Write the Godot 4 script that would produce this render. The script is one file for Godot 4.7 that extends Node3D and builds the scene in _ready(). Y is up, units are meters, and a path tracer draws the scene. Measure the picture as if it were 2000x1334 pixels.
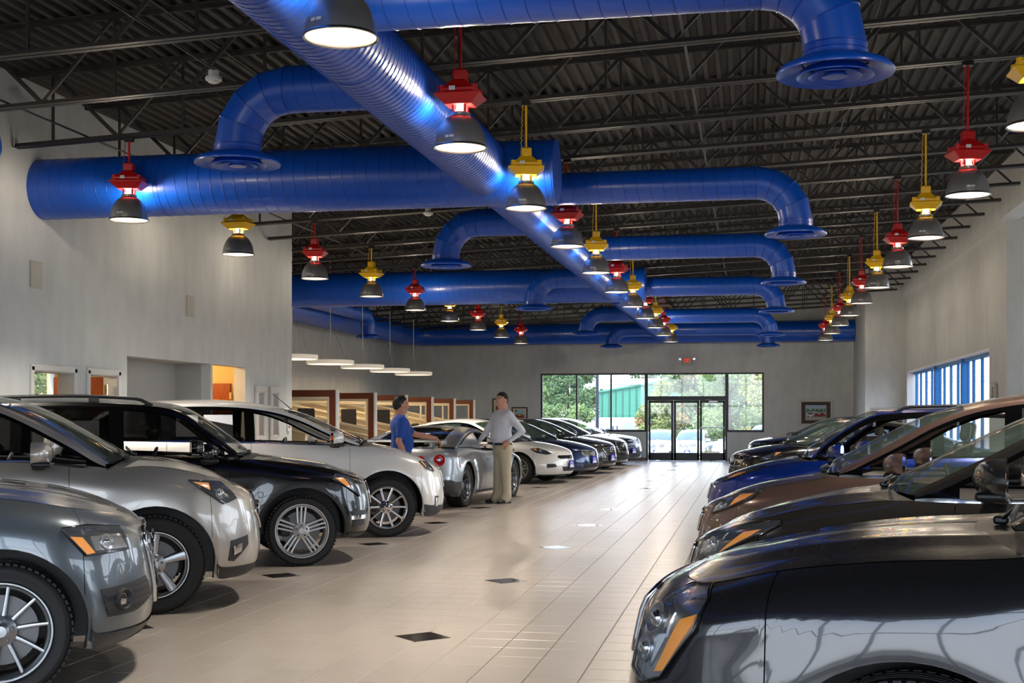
extends Node3D
# A car showroom with blue spiral ducts, red and yellow pendant lamps and two rows of angled cars.
# Axes: x to the right, y up, the aisle runs along -z; "dp" below is the depth down the aisle (dp = -z).

const YAW := 0.18359          # the camera looks a little to the left of the aisle
const EYE := 1.52
const ROOF_SLOPE := 0.045

var used := {}
var M := {}                   # shared materials
var rng := RandomNumberGenerator.new()


func _ready() -> void:
	rng.seed = 7
	set_camera()
	set_sky_and_sun()
	make_materials()
	build_floor()
	build_walls()
	build_ceiling()
	build_ducts()
	build_pendants()
	build_cubicles()
	build_wall_things()
	build_cars()
	build_people()
	build_outdoors()


func set_camera() -> void:
	var cam := Camera3D.new()
	cam.name = "camera"
	add_child(cam)
	cam.position = Vector3(0, EYE, 0)
	cam.rotation.y = YAW
	cam.projection = Camera3D.PROJECTION_FRUSTUM
	cam.near = 0.1
	cam.far = 600.0
	cam.size = 0.1 * 1334.0 / 2515.0
	cam.frustum_offset = Vector2(0.0, 0.1 * 145.0 / 2515.0)
	cam.current = true


func set_sky_and_sun() -> void:
	var e := Environment.new()
	e.background_mode = Environment.BG_SKY
	var sky := Sky.new()
	var sm := ProceduralSkyMaterial.new()
	sm.sky_top_color = Color(0.66, 0.78, 0.93)
	sm.sky_horizon_color = Color(0.93, 0.96, 1.0)
	sm.sky_curve = 0.35
	sm.ground_bottom_color = Color(0.45, 0.45, 0.45)
	sm.ground_horizon_color = Color(0.8, 0.82, 0.84)
	sm.sun_angle_max = 8.0
	sky.sky_material = sm
	e.sky = sky
	e.background_energy_multiplier = 6.5
	e.tonemap_mode = Environment.TONE_MAPPER_LINEAR
	e.tonemap_exposure = 1.12
	e.sdfgi_enabled = true
	e.ssao_enabled = true
	e.ssil_enabled = true
	var we := WorldEnvironment.new()
	we.name = "environment"
	we.environment = e
	add_child(we)
	var sun := DirectionalLight3D.new()
	sun.name = "sun"
	sun.light_energy = 2.0
	sun.light_color = Color(1.0, 0.96, 0.88)
	sun.light_angular_distance = 2.0
	sun.shadow_enabled = true
	add_child(sun)
	sun.look_at_from_position(Vector3(-8, 22, 12), Vector3.ZERO)


# ---------------------------------------------------------------- mesh tools
class MB:
	var v := PackedVector3Array()
	var n := PackedVector3Array()
	var i := PackedInt32Array()
	var col := PackedColorArray()

	func vert(p: Vector3, nn: Vector3) -> int:
		v.append(p)
		n.append(nn)
		return v.size() - 1

	func tri(a: int, b: int, c: int) -> void:
		var g := (v[c] - v[a]).cross(v[b] - v[a])
		i.append(a)
		if g.dot(n[a] + n[b] + n[c]) < 0.0:
			i.append(c)
			i.append(b)
		else:
			i.append(b)
			i.append(c)

	func quad(a: int, b: int, c: int, d: int) -> void:
		tri(a, b, c)
		tri(a, c, d)

	func face(p: Array, nn: Vector3) -> void:
		var base := v.size()
		for q in p:
			vert(q, nn)
		for k in range(1, p.size() - 1):
			tri(base, base + k, base + k + 1)

	func box(c: Vector3, s: Vector3) -> void:
		tbox(Transform3D(Basis(), c), s)

	func tbox(t: Transform3D, s: Vector3) -> void:
		var h := s * 0.5
		for ax in 3:
			for sg in [-1.0, 1.0]:
				var nn := Vector3()
				nn[ax] = sg
				var u := Vector3()
				u[(ax + 1) % 3] = h[(ax + 1) % 3]
				var w := Vector3()
				w[(ax + 2) % 3] = h[(ax + 2) % 3]
				var o := nn * h[ax]
				face([t * (o - u - w), t * (o + u - w), t * (o + u + w), t * (o - u + w)], (t.basis * nn).normalized())

	# a box with chamfered edges
	func cbox(t: Transform3D, s: Vector3, b: float) -> void:
		var h := s * 0.5
		b = minf(b, minf(h.x, minf(h.y, h.z)) * 0.9)
		for ax in 3:
			for sg in [-1.0, 1.0]:
				var nn := Vector3()
				nn[ax] = sg
				var u := Vector3()
				u[(ax + 1) % 3] = h[(ax + 1) % 3] - b
				var w := Vector3()
				w[(ax + 2) % 3] = h[(ax + 2) % 3] - b
				var o := nn * h[ax]
				face([t * (o - u - w), t * (o + u - w), t * (o + u + w), t * (o - u + w)], (t.basis * nn).normalized())
		for ax in 3:
			var a1 := (ax + 1) % 3
			var a2 := (ax + 2) % 3
			for s1 in [-1.0, 1.0]:
				for s2 in [-1.0, 1.0]:
					var p := []
					for e in [[-1.0, 0], [1.0, 0], [1.0, 1], [-1.0, 1]]:
						var q := Vector3()
						q[ax] = e[0] * (h[ax] - b)
						q[a1] = s1 * (h[a1] - (b if e[1] == 1 else 0.0))
						q[a2] = s2 * (h[a2] - (0.0 if e[1] == 1 else b))
						p.append(t * q)
					var m := Vector3()
					m[a1] = s1
					m[a2] = s2
					face(p, (t.basis * m).normalized())
		for sx in [-1.0, 1.0]:
			for sy in [-1.0, 1.0]:
				for sz in [-1.0, 1.0]:
					var q1 := Vector3(sx * h.x, sy * (h.y - b), sz * (h.z - b))
					var q2 := Vector3(sx * (h.x - b), sy * h.y, sz * (h.z - b))
					var q3 := Vector3(sx * (h.x - b), sy * (h.y - b), sz * h.z)
					face([t * q1, t * q2, t * q3], (t.basis * Vector3(sx, sy, sz)).normalized())

	# a box with round edges
	func rbox(t: Transform3D, s: Vector3, r: float) -> void:
		var h := s * 0.5
		r = minf(r, minf(h.x, minf(h.y, h.z)))
		for ax in 3:
			var a1 := (ax + 1) % 3
			var a2 := (ax + 2) % 3
			var c1 := [-h[a1], -h[a1] + r * 0.45, -h[a1] + r, h[a1] - r, h[a1] - r * 0.45, h[a1]]
			var c2 := [-h[a2], -h[a2] + r * 0.45, -h[a2] + r, h[a2] - r, h[a2] - r * 0.45, h[a2]]
			for sg in [-1.0, 1.0]:
				var base := v.size()
				for x in c1:
					for y in c2:
						var p := Vector3()
						p[ax] = sg * h[ax]
						p[a1] = x
						p[a2] = y
						var q := Vector3(clampf(p.x, -h.x + r, h.x - r), clampf(p.y, -h.y + r, h.y - r), clampf(p.z, -h.z + r, h.z - r))
						var nn := (p - q).normalized()
						vert(t * (q + nn * r), (t.basis * nn).normalized())
				for a in 5:
					for b in 5:
						var k := base + a * 6 + b
						quad(k, k + 1, k + 7, k + 6)

	func ellipsoid(t: Transform3D, r: Vector3, seg := 14, rings := 8) -> void:
		var base := v.size()
		for a in rings + 1:
			var th := PI * a / rings
			for b in seg + 1:
				var ph := TAU * b / seg
				var d := Vector3(sin(th) * cos(ph), cos(th), sin(th) * sin(ph))
				vert(t * (d * r), (t.basis * (d / r)).normalized())
		for a in rings:
			for b in seg:
				var k := base + a * (seg + 1) + b
				quad(k, k + 1, k + seg + 2, k + seg + 1)

	func tube(pts: Array, r, seg := 10, caps := true) -> void:
		var m := pts.size()
		var up := Vector3.UP
		var d0: Vector3 = (pts[1] - pts[0]).normalized()
		if absf(d0.dot(up)) > 0.95:
			up = Vector3.RIGHT
		var u := d0.cross(up).normalized()
		var base := v.size()
		for k in m:
			var d: Vector3 = (pts[mini(k + 1, m - 1)] - pts[maxi(k - 1, 0)]).normalized()
			u = (u - d * u.dot(d)).normalized()
			var w := d.cross(u)
			var rr: float = r[k] if r is Array else r
			for j in seg + 1:
				var a := TAU * j / seg
				var nn := u * cos(a) + w * sin(a)
				vert(pts[k] + nn * rr, nn)
		for k in m - 1:
			for j in seg:
				var q := base + k * (seg + 1) + j
				quad(q, q + 1, q + seg + 2, q + seg + 1)
		if caps:
			for e in [0, m - 1]:
				var d: Vector3 = (pts[1] - pts[0]) if e == 0 else (pts[m - 1] - pts[m - 2])
				d = d.normalized() * (-1.0 if e == 0 else 1.0)
				var ring := []
				for j in seg:
					ring.append(v[base + e * (seg + 1) + j])
				face(ring, d)

	# profile: [[radius, height], ...] turned round the y axis of t
	func lathe(prof: Array, seg: int, t := Transform3D(), flip := false) -> void:
		for k in prof.size() - 1:
			var a := Vector2(prof[k][0], prof[k][1])
			var b := Vector2(prof[k + 1][0], prof[k + 1][1])
			if a.distance_to(b) < 0.00001:
				continue
			var nd := Vector2((b - a).y, -(b - a).x).normalized()
			var na := nd
			var nb := nd
			if k > 0:
				var p := Vector2(prof[k - 1][0], prof[k - 1][1])
				var e := Vector2((a - p).y, -(a - p).x).normalized()
				if e.dot(nd) > 0.72:
					na = (e + nd).normalized()
			if k < prof.size() - 2:
				var p := Vector2(prof[k + 2][0], prof[k + 2][1])
				var e := Vector2((p - b).y, -(p - b).x).normalized()
				if e.dot(nd) > 0.72:
					nb = (e + nd).normalized()
			var f := -1.0 if flip else 1.0
			var base := v.size()
			for j in seg + 1:
				var c := cos(TAU * j / seg)
				var s := sin(TAU * j / seg)
				vert(t * Vector3(a.x * c, a.y, a.x * s), (t.basis * Vector3(na.x * c, na.y, na.x * s) * f).normalized())
				vert(t * Vector3(b.x * c, b.y, b.x * s), (t.basis * Vector3(nb.x * c, nb.y, nb.x * s) * f).normalized())
			for j in seg:
				var q := base + j * 2
				quad(q, q + 1, q + 3, q + 2)

	# a polygon in the xy plane of t, pulled along z from z0 to z1
	func prism(poly: PackedVector2Array, z0: float, z1: float, t := Transform3D()) -> void:
		var ids := Geometry2D.triangulate_polygon(poly)
		for e in [[z0, -1.0], [z1, 1.0]]:
			var base := v.size()
			for p in poly:
				vert(t * Vector3(p.x, p.y, e[0]), (t.basis * Vector3(0, 0, e[1])).normalized())
			for k in range(0, ids.size(), 3):
				tri(base + ids[k], base + ids[k + 1], base + ids[k + 2])
		var cw := Geometry2D.is_polygon_clockwise(poly)
		for k in poly.size():
			var a := poly[k]
			var b := poly[(k + 1) % poly.size()]
			var d := (b - a).normalized()
			var nn := Vector3(d.y, -d.x, 0) * (-1.0 if cw else 1.0)
			face([t * Vector3(a.x, a.y, z0), t * Vector3(b.x, b.y, z0), t * Vector3(b.x, b.y, z1), t * Vector3(a.x, a.y, z1)], (t.basis * nn).normalized())

	func add(o: MB, t := Transform3D()) -> void:
		var base := v.size()
		for k in o.v.size():
			v.append(t * o.v[k])
			n.append((t.basis * o.n[k]).normalized())
		for k in o.i:
			i.append(base + k)

	func mesh() -> ArrayMesh:
		var a := []
		a.resize(Mesh.ARRAY_MAX)
		a[Mesh.ARRAY_VERTEX] = v
		a[Mesh.ARRAY_NORMAL] = n
		a[Mesh.ARRAY_INDEX] = i
		if col.size() == v.size() and col.size() > 0:
			a[Mesh.ARRAY_COLOR] = col
		var m := ArrayMesh.new()
		m.add_surface_from_arrays(Mesh.PRIMITIVE_TRIANGLES, a)
		return m


func numbered(called: String) -> String:
	if not used.has(called):
		used[called] = 0
		return called
	used[called] += 1
	return "%s_%03d" % [called, used[called]]


func part(called: String, shape, mat: Material, parent: Node = null) -> MeshInstance3D:
	var o := MeshInstance3D.new()
	o.mesh = shape.mesh() if shape is MB else shape
	o.material_override = mat
	o.name = numbered(called) if parent == null else called
	if parent == null:
		add_child(o)
	else:
		parent.add_child(o, true)
	return o


func thing(called: String, label: String, category: String, at := Vector3.ZERO, turn := 0.0, group := "") -> Node3D:
	var o := Node3D.new()
	o.name = numbered(called)
	add_child(o)
	o.position = at
	o.rotation.y = turn
	o.set_meta("label", label)
	o.set_meta("category", category)
	if group != "":
		o.set_meta("group", group)
	return o


func tag(o: Node, label: String, category: String, group := "") -> Node:
	o.set_meta("label", label)
	o.set_meta("category", category)
	if group != "":
		o.set_meta("group", group)
	return o


func struct(called: String, shape, mat: Material) -> MeshInstance3D:
	var o := part(called, shape, mat)
	o.set_meta("kind", "structure")
	return o


func tf(p: Vector3, turn := 0.0) -> Transform3D:
	return Transform3D(Basis(Vector3.UP, turn), p)


func P3(x: float, y: float, dp: float) -> Vector3:
	return Vector3(x, y, -dp)


# ---------------------------------------------------------------- materials
func mat(c: Color, rough := 0.6, metal := 0.0) -> StandardMaterial3D:
	var m := StandardMaterial3D.new()
	m.albedo_color = c
	m.roughness = rough
	m.metallic = metal
	return m


func noise_tex(freq: float, lo: Color, hi: Color, size := 512, kind := FastNoiseLite.TYPE_SIMPLEX_SMOOTH, oct := 4, sd := 1) -> NoiseTexture2D:
	var f := FastNoiseLite.new()
	f.noise_type = kind
	f.frequency = freq
	f.fractal_octaves = oct
	f.seed = sd
	var t := NoiseTexture2D.new()
	t.noise = f
	t.width = size
	t.height = size
	t.seamless = true
	var g := Gradient.new()
	g.set_color(0, lo)
	g.set_color(1, hi)
	t.color_ramp = g
	return t


func paint(c: Color, metal := 0.35, rough := 0.32) -> StandardMaterial3D:
	var m := mat(c, rough, metal)
	m.clearcoat_enabled = true
	m.clearcoat = 1.0
	m.clearcoat_roughness = 0.03
	return m


func glass(c: Color, a: float) -> StandardMaterial3D:
	var m := mat(c, 0.02)
	m.albedo_color.a = a
	m.transparency = BaseMaterial3D.TRANSPARENCY_ALPHA
	return m


func glow(c: Color, e: float) -> StandardMaterial3D:
	var m := mat(c, 0.6)
	m.emission_enabled = true
	m.emission = c
	m.emission_energy_multiplier = e
	return m


func plaster(lo: Color, hi: Color, sd: int) -> StandardMaterial3D:
	var m := mat(Color.WHITE, 0.75)
	m.albedo_texture = noise_tex(0.012, lo, hi, 512, FastNoiseLite.TYPE_SIMPLEX_SMOOTH, 5, sd)
	m.uv1_triplanar = true
	m.uv1_world_triplanar = true
	m.uv1_scale = Vector3(0.42, 0.16, 0.42)
	return m


func wood(dark: Color, light: Color, sc: Vector3) -> StandardMaterial3D:
	var m := mat(Color.WHITE, 0.38)
	m.albedo_texture = noise_tex(0.02, dark, light, 256, FastNoiseLite.TYPE_SIMPLEX_SMOOTH, 4, 5)
	m.uv1_triplanar = true
	m.uv1_scale = sc
	return m


func make_materials() -> void:
	M.wall = plaster(Color(0.73, 0.745, 0.74), Color(0.79, 0.805, 0.8), 3)
	M.wall_smooth = mat(Color(0.66, 0.66, 0.65), 0.7)
	M.tan = mat(Color(0.78, 0.66, 0.44), 0.75)
	M.trim_white = mat(Color(0.8, 0.8, 0.78), 0.5)
	M.grout = mat(Color(0.33, 0.29, 0.26), 0.9)
	M.tile = []
	for k in 4:
		var t := mat(Color.WHITE, 0.27)
		var s: float = [0.0, 0.004, -0.004, 0.007][k]
		t.albedo_texture = noise_tex(0.22, Color(0.6 + s, 0.565 + s, 0.53 + s), Color(0.67 + s, 0.635 + s, 0.6 + s), 256, FastNoiseLite.TYPE_SIMPLEX, 3, 11 + k)
		t.uv1_triplanar = true
		t.uv1_world_triplanar = true
		t.uv1_scale = Vector3(1.7, 1.7, 1.7)
		M.tile.append(t)
	M.granite = mat(Color.WHITE, 0.07)
	M.granite.albedo_texture = noise_tex(0.3, Color(0.1, 0.09, 0.09), Color(0.27, 0.25, 0.25), 256, FastNoiseLite.TYPE_SIMPLEX, 3, 4)
	M.granite.uv1_triplanar = true
	M.granite.uv1_world_triplanar = true
	M.granite.uv1_scale = Vector3(5, 5, 5)
	M.deck = mat(Color(0.17, 0.157, 0.15), 0.7)
	M.steel = mat(Color(0.19, 0.18, 0.175), 0.55)
	M.duct = mat(Color(0.03, 0.32, 0.76), 0.34)
	M.duct.clearcoat_enabled = true
	M.duct.clearcoat = 0.3
	M.duct.clearcoat_roughness = 0.18
	M.seam = mat(Color(0.03, 0.27, 0.68), 0.34)
	M.red = mat(Color(0.72, 0.05, 0.07), 0.38)
	M.yellow = mat(Color(0.93, 0.73, 0.05), 0.38)
	M.shade = mat(Color(0.62, 0.62, 0.63), 0.3, 0.7)
	M.shade_in = mat(Color(0.95, 0.94, 0.92), 0.5)
	M.rim_metal = mat(Color(0.75, 0.75, 0.76), 0.25, 1.0)
	M.sticker = mat(Color(0.8, 0.82, 0.82), 0.6)
	M.navy = mat(Color(0.085, 0.12, 0.18), 0.4)
	M.blueframe = mat(Color(0.1, 0.42, 0.68), 0.4)
	M.pane = glass(Color(0.85, 0.95, 0.95), 0.03)
	M.white = mat(Color(0.86, 0.86, 0.85), 0.5)
	M.black = mat(Color(0.05, 0.05, 0.055), 0.45)
	M.gloss_black = mat(Color(0.035, 0.035, 0.04), 0.1)
	M.chrome = mat(Color(0.86, 0.86, 0.87), 0.08, 1.0)
	M.alu = mat(Color(0.68, 0.69, 0.7), 0.3, 1.0)
	M.plastic = mat(Color(0.16, 0.16, 0.165), 0.55)
	M.rubber = mat(Color(0.07, 0.07, 0.075), 0.62)
	M.cream = mat(Color(0.88, 0.82, 0.7), 0.55)
	M.fabric = mat(Color(0.74, 0.66, 0.53), 0.9)
	M.cherry = wood(Color(0.33, 0.14, 0.065), Color(0.48, 0.23, 0.11), Vector3(9, 9, 1.2))
	M.orange_wood = wood(Color(0.5, 0.22, 0.06), Color(0.62, 0.3, 0.1), Vector3(6, 1.0, 6))
	M.chair_cloth = mat(Color(0.25, 0.235, 0.225), 0.9)
	M.tint = glass(Color(0.012, 0.014, 0.014), 0.82)
	M.clear = glass(Color(0.5, 0.6, 0.56), 0.14)
	M.lens = glass(Color(0.9, 0.95, 1.0), 0.05)
	M.amber = mat(Color(1.0, 0.62, 0.02), 0.15)
	M.amber.clearcoat_enabled = true
	M.redlens = mat(Color(0.62, 0.02, 0.03), 0.1)
	M.interior = mat(Color(0.1, 0.1, 0.1), 0.75)
	M.interior_tan = mat(Color(0.42, 0.38, 0.32), 0.8)
	M.liner = mat(Color(0.62, 0.58, 0.5), 0.85)
	M.brake = mat(Color(0.4, 0.4, 0.4), 0.45, 1.0)
	M.plate_blue = mat(Color(0.1, 0.1, 0.62), 0.4)
	M.plate_white = mat(Color(0.9, 0.9, 0.92), 0.4)
	M.leather = mat(Color(0.13, 0.125, 0.12), 0.5)


# ---------------------------------------------------------------- floor
func build_floor() -> void:
	var slab := MB.new()
	slab.box(P3(-3.0, -0.2, 19.6), Vector3(20.6, 0.36, 48.8))
	slab.box(P3(-3.0, -0.013, 19.6), Vector3(20.4, 0.014, 48.6))
	var fl := struct("floor", slab, M.grout)
	var px := 0.312
	var pd := 0.306
	var gx := 0.0024
	var dia := {}
	for k in range(-2, 3):
		for j in range(-4, 12):
			dia[Vector2i(k * 7, j * 10)] = true
	# tile (a, b) spans x from X0 + a * px and depth from D0 + b * pd; inset squares sit on crossings
	var X0 := -2.22
	var D0 := 8.6
	var shapes := {}
	var list := []
	var ca := cos(YAW)
	var sa := sin(YAW)
	for a in range(-32, 30):
		for b in range(-43, 115):
			var x := X0 + (a + 0.5) * px
			var dp := D0 + (b + 0.5) * pd
			if x > 7.0 or x < -12.1 or (x < -8.3 and dp < 22.4):
				continue
			var mask := 0
			var cs := [Vector2i(a, b), Vector2i(a + 1, b), Vector2i(a + 1, b + 1), Vector2i(a, b + 1)]
			for q in 4:
				if dia.has(cs[q]):
					mask |= 1 << q
			var zc := dp * ca - x * sa
			var sx := 1000.0 + 2515.0 * (x * ca + dp * sa) / maxf(zc, 0.1)
			var sy := 812.0 + 2515.0 * EYE / maxf(zc, 0.1)
			var near := zc > 5.0 and sx > -60 and sx < 1500 and sy < 1365 and x > -3.9 and x < 0.15
			list.append([(zc if near else 999.0), x, dp, mask])
	list.sort_custom(func(p, q): return p[0] < q[0])
	var rest := [MB.new(), MB.new(), MB.new(), MB.new()]
	for k in list.size():
		var it: Array = list[k]
		var t := rng.randi() % 4
		if not shapes.has(it[3]):
			shapes[it[3]] = tile_shape(px - gx * 2, pd - gx * 2, it[3], px, pd)
		if k < 300 and it[0] < 900:
			var o := MeshInstance3D.new()
			o.mesh = shapes[it[3]][1]
			o.material_override = M.tile[t]
			o.name = "tile"
			o.position = P3(it[1], 0, it[2])
			fl.add_child(o, true)
		else:
			rest[t].add(shapes[it[3]][0], Transform3D(Basis(), P3(it[1], 0, it[2])))
	for t in 4:
		var o := part("far_tiles", rest[t], M.tile[t], fl)
		o.set_meta("kind", "stuff")
	var dm := MB.new()
	var r := 0.198
	var e := 0.006
	var ring := [Vector3(r, 0, 0), Vector3(0, 0, r), Vector3(-r, 0, 0), Vector3(0, 0, -r)]
	dm.face(ring, Vector3.UP)
	for k in 4:
		var p: Vector3 = ring[k]
		var q: Vector3 = ring[(k + 1) % 4]
		var w := (p + q).normalized()
		dm.face([p, q, q + w * e - Vector3(0, 0.01, 0), p + w * e - Vector3(0, 0.01, 0)], (w + Vector3.UP).normalized())
	var dmesh := dm.mesh()
	for c in dia:
		var x: float = X0 + c.x * px
		var dp: float = D0 + c.y * pd
		if x < -8.0 or x > 6.5 or dp > 43.3:
			continue
		var o := MeshInstance3D.new()
		o.mesh = dmesh
		o.material_override = M.granite
		o.name = "inset_tile"
		o.position = P3(x, 0.0, dp)
		fl.add_child(o, true)


func tile_shape(w: float, d: float, mask: int, px: float, pd: float) -> Array:
	var cut := 0.207
	var pts := PackedVector2Array()
	# corners in the order used for the mask, y of the polygon = depth
	var cs := [Vector2(-w, -d) / 2, Vector2(w, -d) / 2, Vector2(w, d) / 2, Vector2(-w, d) / 2]
	for q in 4:
		if mask & (1 << q):
			var a: Vector2 = (cs[(q + 3) % 4] - cs[q]).normalized()
			var b: Vector2 = (cs[(q + 1) % 4] - cs[q]).normalized()
			pts.append(cs[q] + a * cut)
			pts.append(cs[q] + b * cut)
		else:
			pts.append(cs[q])
	var m := MB.new()
	var top := []
	var bev := 0.0016
	var c := Vector2.ZERO
	for p in pts:
		c += p / pts.size()
	for p in pts:
		var s := p - (p - c).normalized() * bev * 1.5
		top.append(Vector3(s.x, 0, -s.y))
	m.face(top, Vector3.UP)
	for k in pts.size():
		var p := pts[k]
		var q := pts[(k + 1) % pts.size()]
		var mid := ((p + q) * 0.5 - c).normalized()
		m.face([top[k], top[(k + 1) % pts.size()], Vector3(q.x, -0.006, -q.y), Vector3(p.x, -0.006, -p.y)], (Vector3(mid.x, 0.8, -mid.y)).normalized())
	return [m, m.mesh()]


# ---------------------------------------------------------------- walls
# a wall along depth (axis 1) or along x (axis 0) at pos, with holes [from, to, bottom, top]
func wall_with_holes(axis: int, pos: float, thick: float, a0: float, a1: float, y0: float, y1: float, holes: Array) -> MB:
	var m := MB.new()
	var cuts := [a0, a1]
	for h in holes:
		cuts.append(clampf(h[0], a0, a1))
		cuts.append(clampf(h[1], a0, a1))
	cuts.sort()
	for k in cuts.size() - 1:
		var p: float = cuts[k]
		var q: float = cuts[k + 1]
		if q - p < 0.001:
			continue
		var ys := [[y0, y1]]
		for h in holes:
			if h[0] <= p + 0.0005 and h[1] >= q - 0.0005:
				var out := []
				for s in ys:
					if h[3] <= s[0] or h[2] >= s[1]:
						out.append(s)
						continue
					if h[2] > s[0]:
						out.append([s[0], h[2]])
					if h[3] < s[1]:
						out.append([h[3], s[1]])
				ys = out
		for s in ys:
			var c := (p + q) / 2
			var yc: float = (s[0] + s[1]) / 2
			if axis == 1:
				m.box(P3(pos, yc, c), Vector3(thick, s[1] - s[0], q - p))
			else:
				m.box(P3(c, yc, pos), Vector3(q - p, s[1] - s[0], thick))
	return m


func deck_y(x: float) -> float:
	return 4.81 + ROOF_SLOPE * (x + 2.32) + 0.84


func build_walls() -> void:
	# left wall of the hall, its face at x = -8.2
	struct("wall_left", wall_with_holes(1, -8.3, 0.2, -4.7, 22.26, 0, 5.6, [[13.66, 14.6, 0, 2.07], [14.95, 15.72, 0, 2.07], [15.98, 18.68, 0, 2.32], [18.76, 20.07, 0, 2.32]]), M.wall)
	var m := MB.new()
	m.box(P3(-10.35, 2.8, 22.16), Vector3(3.9, 5.6, 0.2))
	struct("wall_corner", m, M.wall)
	struct("wall_alcove", wall_with_holes(1, -12.26, 0.2, 22.0, 44.0, 0, 5.6, []), M.wall)
	struct("wall_back", wall_with_holes(0, 43.9, 0.2, -12.4, 4.8, 0, 6.3, [[-7.13, 0.42, 0.97, 2.97], [-3.5, -0.79, 0, 2.97]]), M.wall)
	# the pier in the far right corner and the right wall with its window band
	m = MB.new()
	m.box(P3(3.95, 3.1, 41.6), Vector3(1.26, 6.2, 4.4))
	struct("wall_pier", m, M.wall)
	struct("wall_right", wall_with_holes(1, 4.6, 0.3, 24.05, 39.5, 0, 5.02, [[25.72, 38.79, 0.75, 2.8]]), M.wall)
	m = MB.new()
	m.box(P3(4.5, 5.6, 16.8), Vector3(0.32, 1.2, 45.4))
	struct("wall_upper_right", m, M.wall)
	# beyond the window band the wall is splayed outwards
	m = MB.new()
	m.tbox(Transform3D(Basis(Vector3.UP, deg_to_rad(45)), P3(5.62, 2.51, 22.85)), Vector3(3.4, 5.02, 0.2))
	struct("wall_splay", m, M.wall)
	struct("wall_near_right", wall_with_holes(1, 6.95, 0.2, -4.7, 21.8, 0, 5.02, [[0.5, 8.5, 0.6, 3.2], [10.5, 18.5, 0.6, 3.2]]), M.wall)
	m = MB.new()
	m.box(P3(5.7, 5.12, 10.2), Vector3(2.7, 0.2, 29.8))
	struct("ceiling_side_bay", m, M.wall_smooth)
	struct("wall_front", wall_with_holes(0, -4.6, 0.2, -8.4, 7.05, 0, 6.2, [[-7.8, 4.1, 0.25, 4.95]]), M.wall)
	var k := 0
	for w in [[-7.8, 4.1, 0.25, 4.95, -4.6, 0, 8], [0.5, 8.5, 0.6, 3.2, 6.95, 1, 5], [10.5, 18.5, 0.6, 3.2, 6.95, 1, 5]]:
		k += 1
		storefront(k, w)
	back_window()
	right_window()
	openings_left()
	var tr := MB.new()
	tr.box(P3(-7.8, 0.05, 43.785), Vector3(8.6, 0.1, 0.03))
	tr.box(P3(1.4, 0.05, 43.785), Vector3(4.3, 0.1, 0.03))
	struct("baseboard_back", tr, mat(Color(0.55, 0.42, 0.36), 0.5))
	var tl := MB.new()
	tl.box(P3(-8.19, 0.05, 4.5), Vector3(0.03, 0.1, 18.2))
	struct("baseboard_left", tl, mat(Color(0.55, 0.42, 0.36), 0.5))


# a band of glass with mullions in a wall out of sight; its daylight falls on the near cars
func storefront(k: int, w: Array) -> void:
	var f := MB.new()
	var along: float = w[1] - w[0]
	for j in w[6] + 1:
		var a: float = w[0] + along * j / w[6]
		var c := P3(a, (w[2] + w[3]) / 2, w[4]) if w[5] == 0 else P3(w[4], (w[2] + w[3]) / 2, a)
		f.box(c, Vector3(0.07, w[3] - w[2], 0.12) if w[5] == 0 else Vector3(0.12, w[3] - w[2], 0.07))
	for y in [w[2] + 0.04, 2.2, w[3] - 0.04]:
		var c := P3((w[0] + w[1]) / 2, y, w[4]) if w[5] == 0 else P3(w[4], y, (w[0] + w[1]) / 2)
		f.box(c, Vector3(along, 0.08, 0.12) if w[5] == 0 else Vector3(0.12, 0.08, along))
	var o := struct("window_%d" % k, f, M.navy)
	for j in w[6]:
		var a: float = w[0] + along * (j + 0.5) / w[6]
		var g := MB.new()
		g.box(P3(a, (w[2] + w[3]) / 2, w[4]) if w[5] == 0 else P3(w[4], (w[2] + w[3]) / 2, a), Vector3(along / w[6] - 0.06, w[3] - w[2] - 0.06, 0.008) if w[5] == 0 else Vector3(0.008, w[3] - w[2] - 0.06, along / w[6] - 0.06))
		part("pane", g, M.pane, o)


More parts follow.
